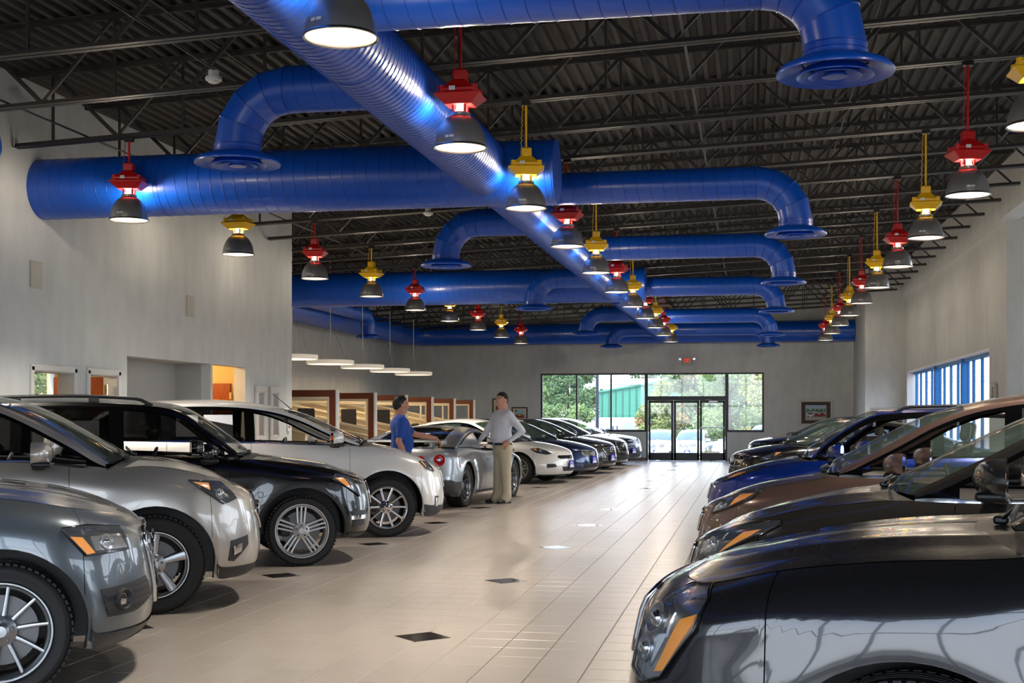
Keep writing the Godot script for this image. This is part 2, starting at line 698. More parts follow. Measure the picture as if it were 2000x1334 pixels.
func back_window() -> void:
	var dp := 43.88
	var f := MB.new()
	var bar := func(x: float, y: float, w: float, h: float, th := 0.12): f.cbox(Transform3D(Basis(), P3(x, y, dp)), Vector3(w, h, th), 0.008)
	bar.call(-3.36, 2.945, 7.55, 0.06)
	bar.call(-5.32, 1.0, 3.62, 0.09)
	bar.call(-0.18, 1.0, 1.2, 0.09)
	bar.call(-7.1, 1.97, 0.06, 2.0)
	bar.call(0.39, 1.97, 0.06, 2.0)
	for x in [-5.88, -4.7]:
		bar.call(x, 1.97, 0.055, 1.95)
	bar.call(-3.5, 1.47, 0.11, 2.95, 0.15)
	bar.call(-0.8, 1.47, 0.11, 2.95, 0.15)
	bar.call(-2.15, 2.11, 2.62, 0.14, 0.15)
	var o := struct("window_4", f, M.navy)
	var panes := [[-7.08, -5.9, 1.04, 2.92], [-5.86, -4.72, 1.04, 2.92], [-4.68, -3.55, 1.04, 2.92], [-0.75, 0.37, 1.04, 2.92], [-3.45, -0.85, 2.17, 2.92]]
	for p in panes:
		var g := MB.new()
		g.box(P3((p[0] + p[1]) / 2, (p[2] + p[3]) / 2, dp), Vector3(p[1] - p[0], p[3] - p[2], 0.008))
		part("pane", g, M.pane, o)
	var xs := [-3.44, -2.58, -1.71, -0.85]
	for k in 3:
		var a: float = xs[k] + 0.012
		var b: float = xs[k + 1] - 0.012
		var d := MB.new()
		d.cbox(Transform3D(Basis(), P3((a + b) / 2, 0.14, dp)), Vector3(b - a, 0.25, 0.05), 0.006)
		d.cbox(Transform3D(Basis(), P3((a + b) / 2, 1.995, dp)), Vector3(b - a, 0.08, 0.05), 0.006)
		d.cbox(Transform3D(Basis(), P3(a + 0.035, 1.02, dp)), Vector3(0.07, 2.0, 0.05), 0.006)
		d.cbox(Transform3D(Basis(), P3(b - 0.035, 1.02, dp)), Vector3(0.07, 2.0, 0.05), 0.006)
		var leaf := struct("door_%d" % (k + 1), d, M.navy)
		var g := MB.new()
		g.box(P3((a + b) / 2, 1.11, dp), Vector3(b - a - 0.13, 1.7, 0.008))
		part("pane", g, M.pane, leaf)
		if k == 2:
			var h := MB.new()
			h.tube([P3(a + 0.02, 1.12, dp - 0.09), P3(b - 0.02, 1.12, dp - 0.09)], 0.018, 10)
			h.box(P3(a + 0.04, 1.12, dp - 0.06), Vector3(0.04, 0.05, 0.08))
			h.box(P3(b - 0.04, 1.12, dp - 0.06), Vector3(0.04, 0.05, 0.08))
			part("push_bar", h, M.alu, leaf)
			var c := MB.new()
			c.cbox(Transform3D(Basis(), P3(a + 0.45, 2.0, dp - 0.07)), Vector3(0.3, 0.06, 0.07), 0.01)
			c.tube([P3(a + 0.4, 2.04, dp - 0.1), P3(a + 0.2, 2.08, dp - 0.09)], 0.012, 8)
			part("door_closer", c, M.alu, leaf)
		if k == 0:
			var h := MB.new()
			h.tube([P3(b + 0.012, 0.06, dp - 0.05), P3(b + 0.012, 2.02, dp - 0.05)], 0.016, 8)
			part("edge_strip", h, M.alu, leaf)


func right_window() -> void:
	var f := MB.new()
	# white reveal round the opening
	f.box(P3(4.6, 2.79, 32.25), Vector3(0.32, 0.03, 13.1))
	f.box(P3(4.6, 0.76, 32.25), Vector3(0.34, 0.04, 13.1))
	f.box(P3(4.6, 1.78, 38.77), Vector3(0.32, 2.05, 0.03))
	var o := struct("window_5", f, M.white)
	var edges := [38.7, 34.15, 29.9, 25.75]
	for k in 3:
		var a: float = edges[k]
		var b: float = edges[k + 1]
		if k > 0:
			var p := MB.new()
			p.cbox(Transform3D(Basis(), P3(4.64, 1.78, a)), Vector3(0.13, 2.0, 0.16), 0.01)
			part("post", p, M.blueframe, o)
		var n := 4
		for j in n:
			var c := a + (b - a) * (j + (0.12 if j == 0 else 0.0)) / n
			var p := MB.new()
			p.cbox(Transform3D(Basis(), P3(4.68, 1.78, c - (0.2 if k > 0 and j == 0 else 0.0))), Vector3(0.06, 2.0, 0.06), 0.008)
			part("mullion", p, M.blueframe, o)
			var g := MB.new()
			g.box(P3(4.7, 1.78, c + (b - a) / n / 2), Vector3(0.008, 1.98, absf(b - a) / n - 0.05))
			part("pane", g, M.pane, o)
	var t := MB.new()
	t.box(P3(4.68, 2.74, 32.25), Vector3(0.12, 0.06, 13.0))
	t.box(P3(4.68, 0.82, 32.25), Vector3(0.12, 0.06, 13.0))
	part("rail", t, M.blueframe, o)


func openings_left() -> void:
	var xw := -8.2
	# two doorways with painted casings
	for d in [[13.62, 14.65, 1], [14.91, 15.77, 2]]:
		var m := MB.new()
		m.cbox(Transform3D(Basis(), P3(xw + 0.012, 1.05, d[0] + 0.03)), Vector3(0.03, 2.1, 0.07), 0.006)
		m.cbox(Transform3D(Basis(), P3(xw + 0.012, 1.05, d[1] - 0.03)), Vector3(0.03, 2.1, 0.07), 0.006)
		m.cbox(Transform3D(Basis(), P3(xw + 0.012, 2.085, (d[0] + d[1]) / 2)), Vector3(0.03, 0.08, d[1] - d[0]), 0.006)
		m.box(P3(xw - 0.1, 1.03, d[0] + 0.06), Vector3(0.2, 2.06, 0.03))
		m.box(P3(xw - 0.1, 1.03, d[1] - 0.06), Vector3(0.2, 2.06, 0.03))
		m.box(P3(xw - 0.1, 2.05, (d[0] + d[1]) / 2), Vector3(0.2, 0.03, d[1] - d[0] - 0.1))
		struct("trim_%d" % d[2], m, M.trim_white)
	# the shallow niche
	var n := MB.new()
	n.box(P3(-8.82, 1.2, 17.33), Vector3(0.12, 2.5, 2.9))
	n.box(P3(-8.6, 1.2, 15.92), Vector3(0.5, 2.5, 0.1))
	n.box(P3(-8.6, 1.2, 18.66), Vector3(0.5, 2.5, 0.05))
	n.box(P3(-8.6, 2.37, 17.33), Vector3(0.5, 0.1, 2.9))
	struct("wall_niche", n, M.wall_smooth)
	# the corridor behind the tan opening
	var c := MB.new()
	c.box(P3(-10.4, 1.4, 20.2), Vector3(0.12, 2.8, 4.2))
	c.box(P3(-9.4, 1.4, 20.35), Vector3(2.0, 2.8, 0.12))
	c.box(P3(-9.4, 1.4, 18.72), Vector3(2.0, 2.8, 0.07))
	c.box(P3(-9.45, 2.85, 19.8), Vector3(2.0, 0.1, 4.4))
	struct("wall_corridor", c, M.tan)
	var dm := MB.new()
	dm.cbox(Transform3D(Basis(), P3(-8.98, 1.03, 20.27)), Vector3(0.88, 2.06, 0.045), 0.004)
	var dd := struct("door_4", dm, M.orange_wood)
	var hg := MB.new()
	hg.cbox(Transform3D(Basis(), P3(-8.53, 1.85, 20.24)), Vector3(0.04, 0.12, 0.03), 0.004)
	part("hinge", hg, M.chrome, dd)
	var lamp := OmniLight3D.new()
	lamp.name = "corridor_light"
	lamp.light_energy = 1.5
	lamp.light_color = Color(1, 0.86, 0.62)
	lamp.light_size = 0.15
	lamp.omni_range = 12
	lamp.shadow_enabled = true
	lamp.position = P3(-9.3, 2.55, 19.3)
	add_child(lamp)
	ceiling_disc(P3(-9.3, 2.78, 19.3), "round flush ceiling light in the tan corridor")
	# the office seen through the first doorway: a window looks out on trees
	var r := MB.new()
	r.box(P3(-10.2, 2.75, 15.5), Vector3(3.7, 0.1, 9.8))
	r.box(P3(-10.2, 1.4, 10.6), Vector3(3.7, 2.8, 0.12))
	r.add(wall_with_holes(1, -12.0, 0.15, 10.6, 22.0, 0, 2.8, [[18.6, 20.6, 0.9, 2.35]]))
	struct("wall_office", r, M.tan)
	var wm := MB.new()
	for z in [18.62, 19.6, 20.58]:
		wm.box(P3(-11.95, 1.62, z), Vector3(0.1, 1.45, 0.07))
	for y in [0.93, 2.33]:
		wm.box(P3(-11.95, y, 19.6), Vector3(0.1, 0.06, 2.0))
	var wo := struct("window_6", wm, M.trim_white)
	for z in [19.11, 20.09]:
		var g := MB.new()
		g.box(P3(-11.97, 1.63, z), Vector3(0.008, 1.36, 0.92))
		part("pane", g, M.pane, wo)
	var od := MB.new()
	od.cbox(Transform3D(Basis(Vector3.UP, 0.04), P3(-8.74, 1.02, 15.7)), Vector3(0.7, 2.02, 0.045), 0.004)
	var od2 := struct("door_5", od, M.orange_wood)
	var h2 := MB.new()
	h2.cbox(Transform3D(Basis(), P3(-8.32, 1.86, 15.64)), Vector3(0.05, 0.13, 0.02), 0.003)
	h2.tube([P3(-8.3, 1.79, 15.63), P3(-8.3, 1.93, 15.63)], 0.012, 8)
	part("hinge", h2, M.chrome, od2)
	var l2 := OmniLight3D.new()
	l2.name = "office_light"
	l2.light_energy = 3.0
	l2.light_color = Color(1, 0.9, 0.72)
	l2.light_size = 0.15
	l2.omni_range = 12
	l2.shadow_enabled = true
	l2.position = P3(-10.4, 2.45, 14.6)
	add_child(l2)
	ceiling_disc(P3(-10.4, 2.68, 14.6), "round flush ceiling light in the office behind the doorways")


func ceiling_disc(at: Vector3, label: String) -> void:
	var t := thing("ceiling_light", label, "light", at)
	var m := MB.new()
	m.lathe([[0.001, 0.02], [0.2, 0.02], [0.21, -0.02], [0.2, -0.03]], 24)
	part("housing", m, M.white, t)
	m = MB.new()
	m.lathe([[0.195, -0.03], [0.15, -0.05], [0.001, -0.06]], 24, Transform3D(), true)
	part("diffuser", m, glow(Color(1, 0.9, 0.75), 2.0), t)


# ---------------------------------------------------------------- roof
func build_ceiling() -> void:
	var slab := MB.new()
	var ang := atan(ROOF_SLOPE)
	var xm := -2.8
	var slope := Basis(Vector3.BACK, ang)
	slab.tbox(Transform3D(slope, P3(xm, deck_y(xm) + 0.17, 19.6)), Vector3(19.6, 0.16, 49.0))
	var ce := struct("ceiling", slab, M.deck)
	# fluted deck, one sheet of six flutes after another
	var one := MB.new()
	var flute := 0.1525
	var d0 := -4.4
	var d1 := 43.8
	var prof := []
	for k in 6:
		var x := k * flute
		prof.append_array([Vector2(x, 0.0), Vector2(x + 0.05, 0.0), Vector2(x + 0.068, 0.048), Vector2(x + 0.135, 0.048)])
	prof.append(Vector2(6 * flute, 0.0))
	for k in prof.size() - 1:
		var a: Vector2 = prof[k]
		var b: Vector2 = prof[k + 1]
		var nn := Vector3((b - a).y, -(b - a).x, 0).normalized()
		one.face([Vector3(a.x, a.y, -d0), Vector3(b.x, b.y, -d0), Vector3(b.x, b.y, -d1), Vector3(a.x, a.y, -d1)], nn)
	var om := one.mesh()
	var x := -12.3
	while x < 4.6:
		var o := part("deck_sheet", om, M.deck, ce)
		o.transform = Transform3D(slope, Vector3(x, deck_y(x), 0))
		x += 6 * flute * cos(ang)
	# open web joists
	var rod := BoxMesh.new()
	rod.size = Vector3.ONE
	rod.material = M.steel
	var dp := 7.1 - 1.55 * 6
	while dp < 43.6:
		var xl := -8.18 if dp < 22.3 else -12.1
		var xr := 4.1
		var j := Node3D.new()
		j.name = "joist"
		ce.add_child(j, true)
		j.position = P3(0, 0, dp)
		for e in [[0.0, "bottom_chord", 0.0], [0.79, "top_chord", 0.2]]:
			var m := MB.new()
			var a := Vector3(xl, deck_y(xl) - 0.84 + e[0], 0)
			var b := Vector3(xr + e[2], deck_y(xr + e[2]) - 0.84 + e[0], 0)
			var c := (a + b) / 2
			var len := a.distance_to(b)
			var sg := 1.0 if e[0] == 0.0 else -1.0
			for s in [-1.0, 1.0]:
				m.tbox(Transform3D(slope, c + slope * Vector3(0, 0.004 if sg > 0 else 0.046, s * 0.04)), Vector3(len, 0.008, 0.056))
				m.tbox(Transform3D(slope, c + slope * Vector3(0, 0.025, s * 0.014)), Vector3(len, 0.05, 0.008))
			part(e[1], m, M.steel, j)
		var pitch := 0.78
		var n := int((xr - xl) / pitch)
		for k in n + 1:
			var xa := xr - 0.12 - k * pitch
			var xb := xa - pitch
			var yb := deck_y(xa) - 0.84
			var up := k % 2 == 0
			if k < n:
				var p := Vector3(xa, yb + (0.03 if up else 0.81), 0)
				var q := Vector3(xb, deck_y(xb) - 0.84 + (0.81 if up else 0.03), 0)
				strut(j, rod, p, q, 0.03 if k % 4 < 2 else 0.038)
			if not up:
				strut(j, rod, Vector3(xa, yb + 0.03, 0), Vector3(xa, yb + 0.81, 0), 0.026)
		dp += 1.55
	# bridging rods and conduit along the hall
	for b in [[-7.3, 0.055, 0.011], [-5.6, 0.8, 0.012], [-4.93, 0.06, 0.009], [-0.6, 0.055, 0.014], [1.3, 0.78, 0.011], [3.2, 0.06, 0.014]]:
		var m := MB.new()
		var y: float = deck_y(b[0]) - 0.84 + b[1]
		m.tube([P3(b[0], y, -3.0), P3(b[0], y, 43.6)], b[2], 6)
		part("bridging_rod", m, M.steel, ce)


func strut(parent: Node, shape: Mesh, a: Vector3, b: Vector3, w: float) -> void:
	var o := MeshInstance3D.new()
	o.name = "web_member"
	o.mesh = shape
	var d := b - a
	var y := d.normalized()
	var x := Vector3.BACK.cross(y).normalized()
	o.transform = Transform3D(Basis(x * w, d, Vector3.BACK * w), (a + b) / 2)
	parent.add_child(o, true)


# ---------------------------------------------------------------- ducts
# a straight run of spiral duct from a to b with its seam
func duct_pipe(parent: Node, a: Vector3, b: Vector3, r: float, pitch := 0.12, seam := true) -> void:
	var m := MB.new()
	m.tube([a, b], r, 48, true)
	part("pipe", m, M.duct, parent)
	if not seam:
		return
	var d := (b - a).normalized()
	var u := d.cross(Vector3.UP).normalized()
	if u.length() < 0.5:
		u = Vector3.RIGHT
	var w := d.cross(u)
	var turns := a.distance_to(b) / pitch
	var n := int(turns * 28)
	var s := MB.new()
	var wd := 0.006
	for k in n + 1:
		var t := float(k) / n
		var an := t * turns * TAU
		var c := a.lerp(b, t)
		var o := u * cos(an) + w * sin(an)
		s.vert(c + o * (r + 0.0005) - d * wd, (o - d).normalized())
		s.vert(c + o * (r + 0.005), o)
		s.vert(c + o * (r + 0.0005) + d * wd, (o + d).normalized())
		if k > 0:
			var q := s.v.size() - 6
			s.quad(q, q + 1, q + 4, q + 3)
			s.quad(q + 1, q + 2, q + 5, q + 4)
	part("spiral_seam", s, M.seam, parent)


# gores of a bend: from point p heading along h, turning by ang towards w, radius of the bend rb
func duct_bend(parent: Node, p: Vector3, h: Vector3, w: Vector3, rb: float, ang: float, r: float, gores := 4) -> Vector3:
	var c := p + w * rb
	var side := h.cross(w).normalized()
	for g in gores:
		var m := MB.new()
		var base := 0
		var mid := (g + 0.5) / gores * ang
		var hm := h * cos(mid) + w * sin(mid)
		var wm := -h * sin(mid) + w * cos(mid)
		for e in 2:
			var t: float = ang * (g + e) / gores
			var ce := c + (-w * cos(t) + h * sin(t)) * rb
			var out := -w * cos(t) + h * sin(t)
			for j in 41:
				var a := TAU * j / 40
				var nn := -wm * cos(a) + side * sin(a)
				m.vert(ce + (out * cos(a) + side * sin(a)) * r, nn.normalized())
		for j in 40:
			m.quad(j, j + 1, j + 42, j + 41)
		part("gore", m, M.duct, parent)
		var t2: float = ang * (g + 1) / gores
		ring(parent, c + (-w * cos(t2) + h * sin(t2)) * rb, h * cos(t2) + w * sin(t2), r)
	ring(parent, p, h, r)
	return c + (-w * cos(ang) + h * sin(ang)) * rb


func ring(parent: Node, at: Vector3, along: Vector3, r: float) -> void:
	var m := MB.new()
	var y := along.normalized()
	var x := y.cross(Vector3(0.3, 0.2, 0.9)).normalized()
	m.lathe([[r - 0.002, -0.007], [r + 0.005, -0.004], [r + 0.005, 0.004], [r - 0.002, 0.007]], 40, Transform3D(Basis(x, y, x.cross(y)), at))
	part("joint_band", m, M.seam, parent)


func diffuser(parent: Node, at: Vector3, r: float) -> void:
	var d := Node3D.new()
	d.name = "diffuser"
	parent.add_child(d, true)
	d.position = at
	var m := MB.new()
	m.lathe([[r * 0.56, 0.05], [r * 0.7, 0.035], [r * 0.9, 0.01], [r, -0.012], [r * 1.005, 0.0], [r * 1.0, 0.012], [r * 0.92, 0.04], [r * 0.7, 0.075], [r * 0.54, 0.09]], 56, Transform3D(), true)
	part("rim", m, M.duct, d)
	for k in 3:
		var q: float = [0.66, 0.46, 0.22][k]
		m = MB.new()
		m.lathe([[r * q, -0.028], [r * q * 1.01, -0.02], [r * (q - 0.13), 0.03], [r * (q - 0.15), 0.03], [r * (q - 0.02), -0.024], [r * q, -0.028]], 48)
		part("cone_ring", m, M.duct, d)
	m = MB.new()
	m.lathe([[0.001, -0.03], [r * 0.2, -0.028], [r * 0.2, -0.02], [0.001, -0.02]], 32, Transform3D(), true)
	part("centre_disc", m, M.duct, d)
	m = MB.new()
	for k in 3:
		m.tube([Vector3(0, 0.03, 0), Vector3(cos(k * TAU / 3), 0, sin(k * TAU / 3)) * r * 0.56 + Vector3(0, 0.05, 0)], 0.006, 6)
	part("bracket", m, M.black, d)


# a branch off the main run: along x from x0, bending down at x1 to a round diffuser
func branch(x0: float, x1: float, y: float, dp: float, r: float, ydiff: float, label: String) -> void:
	var s := signf(x1 - x0)
	var t := thing("duct_branch", label, "duct", P3(0, 0, dp), 0.0, "duct branches")
	var rb := 0.47
	duct_pipe(t, Vector3(x0, y, 0), Vector3(x1 - s * rb, y, 0), r, 0.16)
	var e := duct_bend(t, Vector3(x1 - s * rb, y, 0), Vector3(s, 0, 0), Vector3.DOWN, rb, PI / 2, r, 4)
	var m := MB.new()
	m.tube([e, Vector3(e.x, ydiff + 0.06, 0)], r, 40)
	part("collar", m, M.duct, t)
	ring(t, Vector3(e.x, e.y - 0.04, 0), Vector3.UP, r)
	ring(t, Vector3(e.x, ydiff + 0.1, 0), Vector3.UP, r)
	diffuser(t, Vector3(e.x, ydiff, 0), 0.37)
	# hanger wire with its clip
	var xh := lerpf(x0, x1, 0.55)
	m = MB.new()
	m.tube([Vector3(xh, y + r - 0.01, 0), Vector3(xh, deck_y(xh) - 0.01, 0)], 0.005, 6)
	m.box(Vector3(xh, y + r + 0.02, 0), Vector3(0.03, 0.06, 0.02))
	part("hanger", m, M.steel, t)


func build_ducts() -> void:
	var t := thing("main_duct", "wide blue spiral duct running down the middle of the hall under the joists", "duct", P3(-2.84, 4.2, 0))
	duct_pipe(t, P3(0, 0, -3.5), P3(0, 0, 8.9), 0.296, 0.085)
	duct_pipe(t, P3(0, 0, 8.9), P3(0, 0, 13.6), 0.296, 0.085)
	ring(t, P3(0, 0, 8.9), Vector3.BACK, 0.296)
	duct_pipe(t, P3(0, -0.04, 14.22), P3(0, -0.04, 21.2), 0.25, 0.085)
	duct_pipe(t, P3(0, -0.06, 21.2), P3(0, -0.06, 26.76), 0.23, 0.085)
	ring(t, P3(0, -0.04, 21.2), Vector3.BACK, 0.25)
	duct_pipe(t, P3(0, -0.08, 27.45), P3(0, -0.08, 41.6), 0.21, 0.085)
	t = thing("cross_duct", "thick blue duct from left wall with flat round end, nearest of the cross ducts", "duct", P3(0, 4.18, 13.9))
	duct_pipe(t, Vector3(-8.2, 0, 0), Vector3(-2.08, 0, 0), 0.35, 0.14)
	ring(t, Vector3(-6.6, 0, 0), Vector3.RIGHT, 0.35)
	ring(t, Vector3(-2.1, 0, 0), Vector3.RIGHT, 0.35)
	t = thing("cross_duct", "thick blue duct across the hall half way down, above the cubicle end", "duct", P3(0, 4.28, 27.1))
	duct_pipe(t, Vector3(-12.1, 0, 0), Vector3(-2.18, 0, 0), 0.365, 0.15)
	ring(t, Vector3(-2.2, 0, 0), Vector3.RIGHT, 0.365)
	t = thing("perimeter_duct", "blue duct along the back wall, turning the corner over the cubicles", "duct", Vector3.ZERO)
	duct_pipe(t, P3(-11.6, 4.3, 27.48), P3(-11.6, 4.3, 42.4), 0.35, 0.12)
	var e := duct_bend(t, P3(-11.6, 4.3, 42.4), Vector3.FORWARD, Vector3.RIGHT, 0.9, PI / 2, 0.35, 5)
	duct_pipe(t, e, Vector3(3.3, 4.3, e.z), 0.35, 0.15)
	t = thing("duct_branch", "thin blue duct over the cubicles with a round diffuser at its drop", "duct", Vector3.ZERO, 0.0, "duct branches")
	duct_pipe(t, P3(-10.75, 4.4, 27.48), P3(-10.75, 4.4, 35.0), 0.2, 0.12)
	e = duct_bend(t, P3(-10.75, 4.4, 35.0), Vector3.FORWARD, Vector3.DOWN, 0.4, PI / 2, 0.2, 4)
	var m := MB.new()
	m.tube([e, Vector3(e.x, 3.82, e.z)], 0.2, 32)
	part("collar", m, M.duct, t)
	diffuser(t, Vector3(e.x, 3.76, e.z), 0.34)
	t = thing("duct_branch", "short blue duct stub out of the left wall at the picture's left edge", "duct", P3(0, 4.4, 12.4), 0.0, "duct branches")
	duct_pipe(t, Vector3(-8.2, 0, 0), Vector3(-7.95, 0, 0), 0.21, 0.12, false)
	m = MB.new()
	m.ellipsoid(Transform3D(Basis(), Vector3(-7.95, 0, 0)), Vector3(0.1, 0.21, 0.21), 24, 12)
	part("end_cap", m, M.duct, t)
	var order := ["nearest", "second", "third", "fourth", "fifth", "farthest"]
	var k := 0
	for d in [8.5, 15.97, 21.8, 27.75, 35.9, 41.4]:
		branch([-2.6, -2.66, -2.66, -2.68, -2.7, -2.7][k], 0.53, 4.36 if k < 3 else 4.28, d, 0.2, 3.72, "blue duct branch with round diffuser, %s of the right-hand branches" % order[k])
		k += 1
	k = 0
	for d in [10.6, 18.4, 26.2, 34.6, 41.2]:
		branch([-3.1, -3.05, -3.03, -3.02, -3.02][k], -4.4, 4.34 if k < 3 else 4.26, d, 0.2, 3.72, "blue duct elbow to the left with a round diffuser, %s of the left-hand elbows" % (["nearest", "second", "third", "fourth", "farthest"][k]))
		k += 1


# ---------------------------------------------------------------- pendant lamps
func build_pendants() -> void:
	var protos := {}
	var rows := [["left", -6.8, 0], ["middle", -2.32, 1], ["right", 2.1, 0]]
	var nth := ["first", "second", "third", "fourth", "fifth", "sixth", "seventh", "eighth", "ninth", "tenth", "eleventh"]
	for r in rows:
		for k in 11:
			var red: bool = (k + r[2]) % 2 == 0
			var c := "red" if red else "yellow"
			var label := "%s pendant lamp with grey dome shade, %s from near end of %s row" % [c, nth[k], r[0]]
			var t: Node3D
			var top: float = deck_y(r[1]) - 0.84 - 3.69
			if not protos.has(c + r[0]):
				t = thing("pendant_lamp", label, "lamp", Vector3.ZERO, 0.0, "pendant lamps of the %s row" % r[0])
				pendant(t, M.red if red else M.yellow, top)
				protos[c + r[0]] = t
			else:
				t = protos[c + r[0]].duplicate()
				t.name = numbered("pendant_lamp")
				add_child(t)
				t.set_meta("label", label)
			t.position = P3(r[1], 3.69, 7.1 + 3.1 * k)
			t.rotation.y = 0.1 * ((k * 7) % 5 - 2)


func pendant(t: Node3D, paint_mat: Material, top: float) -> void:
	var m := MB.new()
	m.tube([Vector3(0, 0.62, 0), Vector3(0, top, 0)], 0.012, 10)
	part("rod", m, paint_mat, t)
	m = MB.new()
	m.cbox(Transform3D(Basis(), Vector3(0, top - 0.02, 0)), Vector3(0.1, 0.04, 0.07), 0.005)
	part("canopy", m, M.black, t)
	# twisted cable beside the rod
	m = MB.new()
	var pts := []
	for k in 40:
		var f := k / 39.0
		pts.append(Vector3(-0.05 + 0.018 * f * f + 0.006 * cos(k * 1.5), 0.6 + (top - 0.62) * f, 0.006 * sin(k * 1.5) + 0.02))
	m.tube(pts, 0.004, 5)
	part("cable", m, paint_mat, t)
	# cast ballast housing
	var b := MB.new()
	b.cbox(Transform3D(Basis(), Vector3(0, 0.585, 0)), Vector3(0.115, 0.1, 0.115), 0.014)
	frustum(b, Vector2(0.115, 0.105), 0.483, Vector2(0.062, 0.062), 0.54)
	b.cbox(Transform3D(Basis(), Vector3(0, 0.455, 0)), Vector3(0.32, 0.06, 0.26), 0.02)
	for sx in [-1.0, 1.0]:
		for sz in [-1.0, 1.0]:
			b.tube([Vector3(sx * 0.135, 0.42, sz * 0.1), Vector3(sx * 0.135, 0.49, sz * 0.1)], [0.032, 0.027], 10)
	b.cbox(Transform3D(Basis(), Vector3(0, 0.42, 0)), Vector3(0.375, 0.022, 0.3), 0.008)
	frustum(b, Vector2(0.11, 0.09), 0.345, Vector2(0.18, 0.145), 0.412)
	part("ballast_housing", b, paint_mat, t)
	m = MB.new()
	m.box(Vector3(-0.04, 0.462, 0.131), Vector3(0.05, 0.034, 0.003))
	part("rating_label", m, M.sticker, t)
	# neck with posts round the bulb
	for k in 4:
		var a := PI / 4 + k * PI / 2
		m = MB.new()
		m.tube([Vector3(cos(a) * 0.062, 0.26, sin(a) * 0.062), Vector3(cos(a) * 0.07, 0.35, sin(a) * 0.07)], 0.011, 8)
		part("neck_post", m, paint_mat, t)
	m = MB.new()
	m.lathe([[0.078, 0.256], [0.084, 0.262], [0.084, 0.28], [0.078, 0.286], [0.07, 0.286], [0.07, 0.256]], 28)
	part("neck_ring", m, M.shade, t)
	# dome shade: outside, inside and rim
	var prof := [[0.052, 0.266], [0.09, 0.254], [0.13, 0.225], [0.16, 0.185], [0.183, 0.14], [0.199, 0.09], [0.207, 0.045], [0.21, 0.012]]
	m = MB.new()
	m.lathe(prof, 40, Transform3D(), true)
	part("shade", m, M.shade, t)
	m = MB.new()
	var inner := []
	for p in prof:
		inner.append([p[0] - 0.004, p[1] - 0.003])
	m.lathe(inner, 40)
	part("reflector", m, M.shade_in, t)
	m = MB.new()
	m.lathe([[0.204, 0.014], [0.211, 0.016], [0.219, 0.006], [0.219, 0.0], [0.213, -0.003], [0.204, 0.004], [0.204, 0.014]], 40, Transform3D(), true)
	part("rim", m, M.rim_metal, t)
	for k in 2:
		var a := PI / 2 + 0.32 - k * 0.2
		m = MB.new()
		m.tbox(Transform3D(Basis(Vector3.UP, PI / 2 - a) * Basis(Vector3.RIGHT, -0.12), Vector3(cos(a) * 0.207, 0.062, sin(a) * 0.207)), Vector3(0.034, 0.018, 0.003))
		part("shade_label", m, M.sticker, t)
	# bulb
	m = MB.new()
	m.lathe([[0.001, 0.17], [0.025, 0.175], [0.04, 0.195], [0.046, 0.23], [0.044, 0.29], [0.034, 0.33], [0.032, 0.345]], 18, Transform3D(), true)
	part("bulb", m, glow(Color(1.0, 0.82, 0.6), 5.0), t)
	# the bulb's own glow, and the beam that the reflector throws down
	var l := OmniLight3D.new()
	l.name = "bulb_light"
	l.light_energy = 1.2
	l.light_color = Color(1.0, 0.93, 0.83)
	l.light_size = 0.035
	l.omni_range = 40
	l.omni_attenuation = 2.0
	l.shadow_enabled = true
	l.position = Vector3(0, 0.312, 0)
	t.add_child(l)
	var d := SpotLight3D.new()
	d.name = "beam_light"
	d.light_energy = 13.5
	d.light_color = Color(1.0, 0.955, 0.895)
	d.light_size = 0.12
	d.spot_range = 40
	d.spot_attenuation = 2.0
	d.spot_angle = 46
	d.spot_angle_attenuation = 1.0
	d.shadow_enabled = true
	d.position = Vector3(0, 0.06, 0)
	d.rotation.x = -PI / 2
	t.add_child(d)


func frustum(m: MB, a: Vector2, ya: float, b: Vector2, yb: float) -> void:
	var lo := [Vector3(-a.x, ya, -a.y), Vector3(a.x, ya, -a.y), Vector3(a.x, ya, a.y), Vector3(-a.x, ya, a.y)]
	var hi := [Vector3(-b.x, yb, -b.y), Vector3(b.x, yb, -b.y), Vector3(b.x, yb, b.y), Vector3(-b.x, yb, b.y)]
	for k in 4:
		var j := (k + 1) % 4
		var nn: Vector3 = (lo[j] - lo[k]).cross(hi[k] - lo[k]).normalized()
		var c: Vector3 = (lo[k] + lo[j]) / 2
		if nn.dot(Vector3(c.x, 0, c.z)) < 0:
			nn = -nn
		m.face([lo[k], lo[j], hi[j], hi[k]], nn)
	m.face(lo, Vector3.DOWN)
	m.face(hi, Vector3.UP)


# ---------------------------------------------------------------- cars
# Car axes: x forward with 0 at the front axle, y up, z to the right; measures in metres.
# The body below the belt is one skin over (s, y): s runs round half the plan from the middle of the nose to the middle of the tail.
static func spl(p: Array, x: float) -> float:
	var n := p.size()
	if x <= p[0][0]:
		return p[0][1]
	if x >= p[n - 1][0]:
		return p[n - 1][1]
	var k := 0
	while p[k + 1][0] < x:
		k += 1
	var h: float = p[k + 1][0] - p[k][0]
	var t: float = (x - p[k][0]) / h
	var m0: float = (p[k + 1][1] - p[k][1]) / h
	var m1 := m0
	if k > 0:
		m0 = (p[k + 1][1] - p[k - 1][1]) / (p[k + 1][0] - p[k - 1][0])
	if k < n - 2:
		m1 = (p[k + 2][1] - p[k][1]) / (p[k + 2][0] - p[k][0])
	var t2 := t * t
	var t3 := t2 * t
	return p[k][1] * (2 * t3 - 3 * t2 + 1) + h * m0 * (t3 - 2 * t2 + t) + p[k + 1][1] * (3 * t2 - 2 * t3) + h * m1 * (t3 - t2)


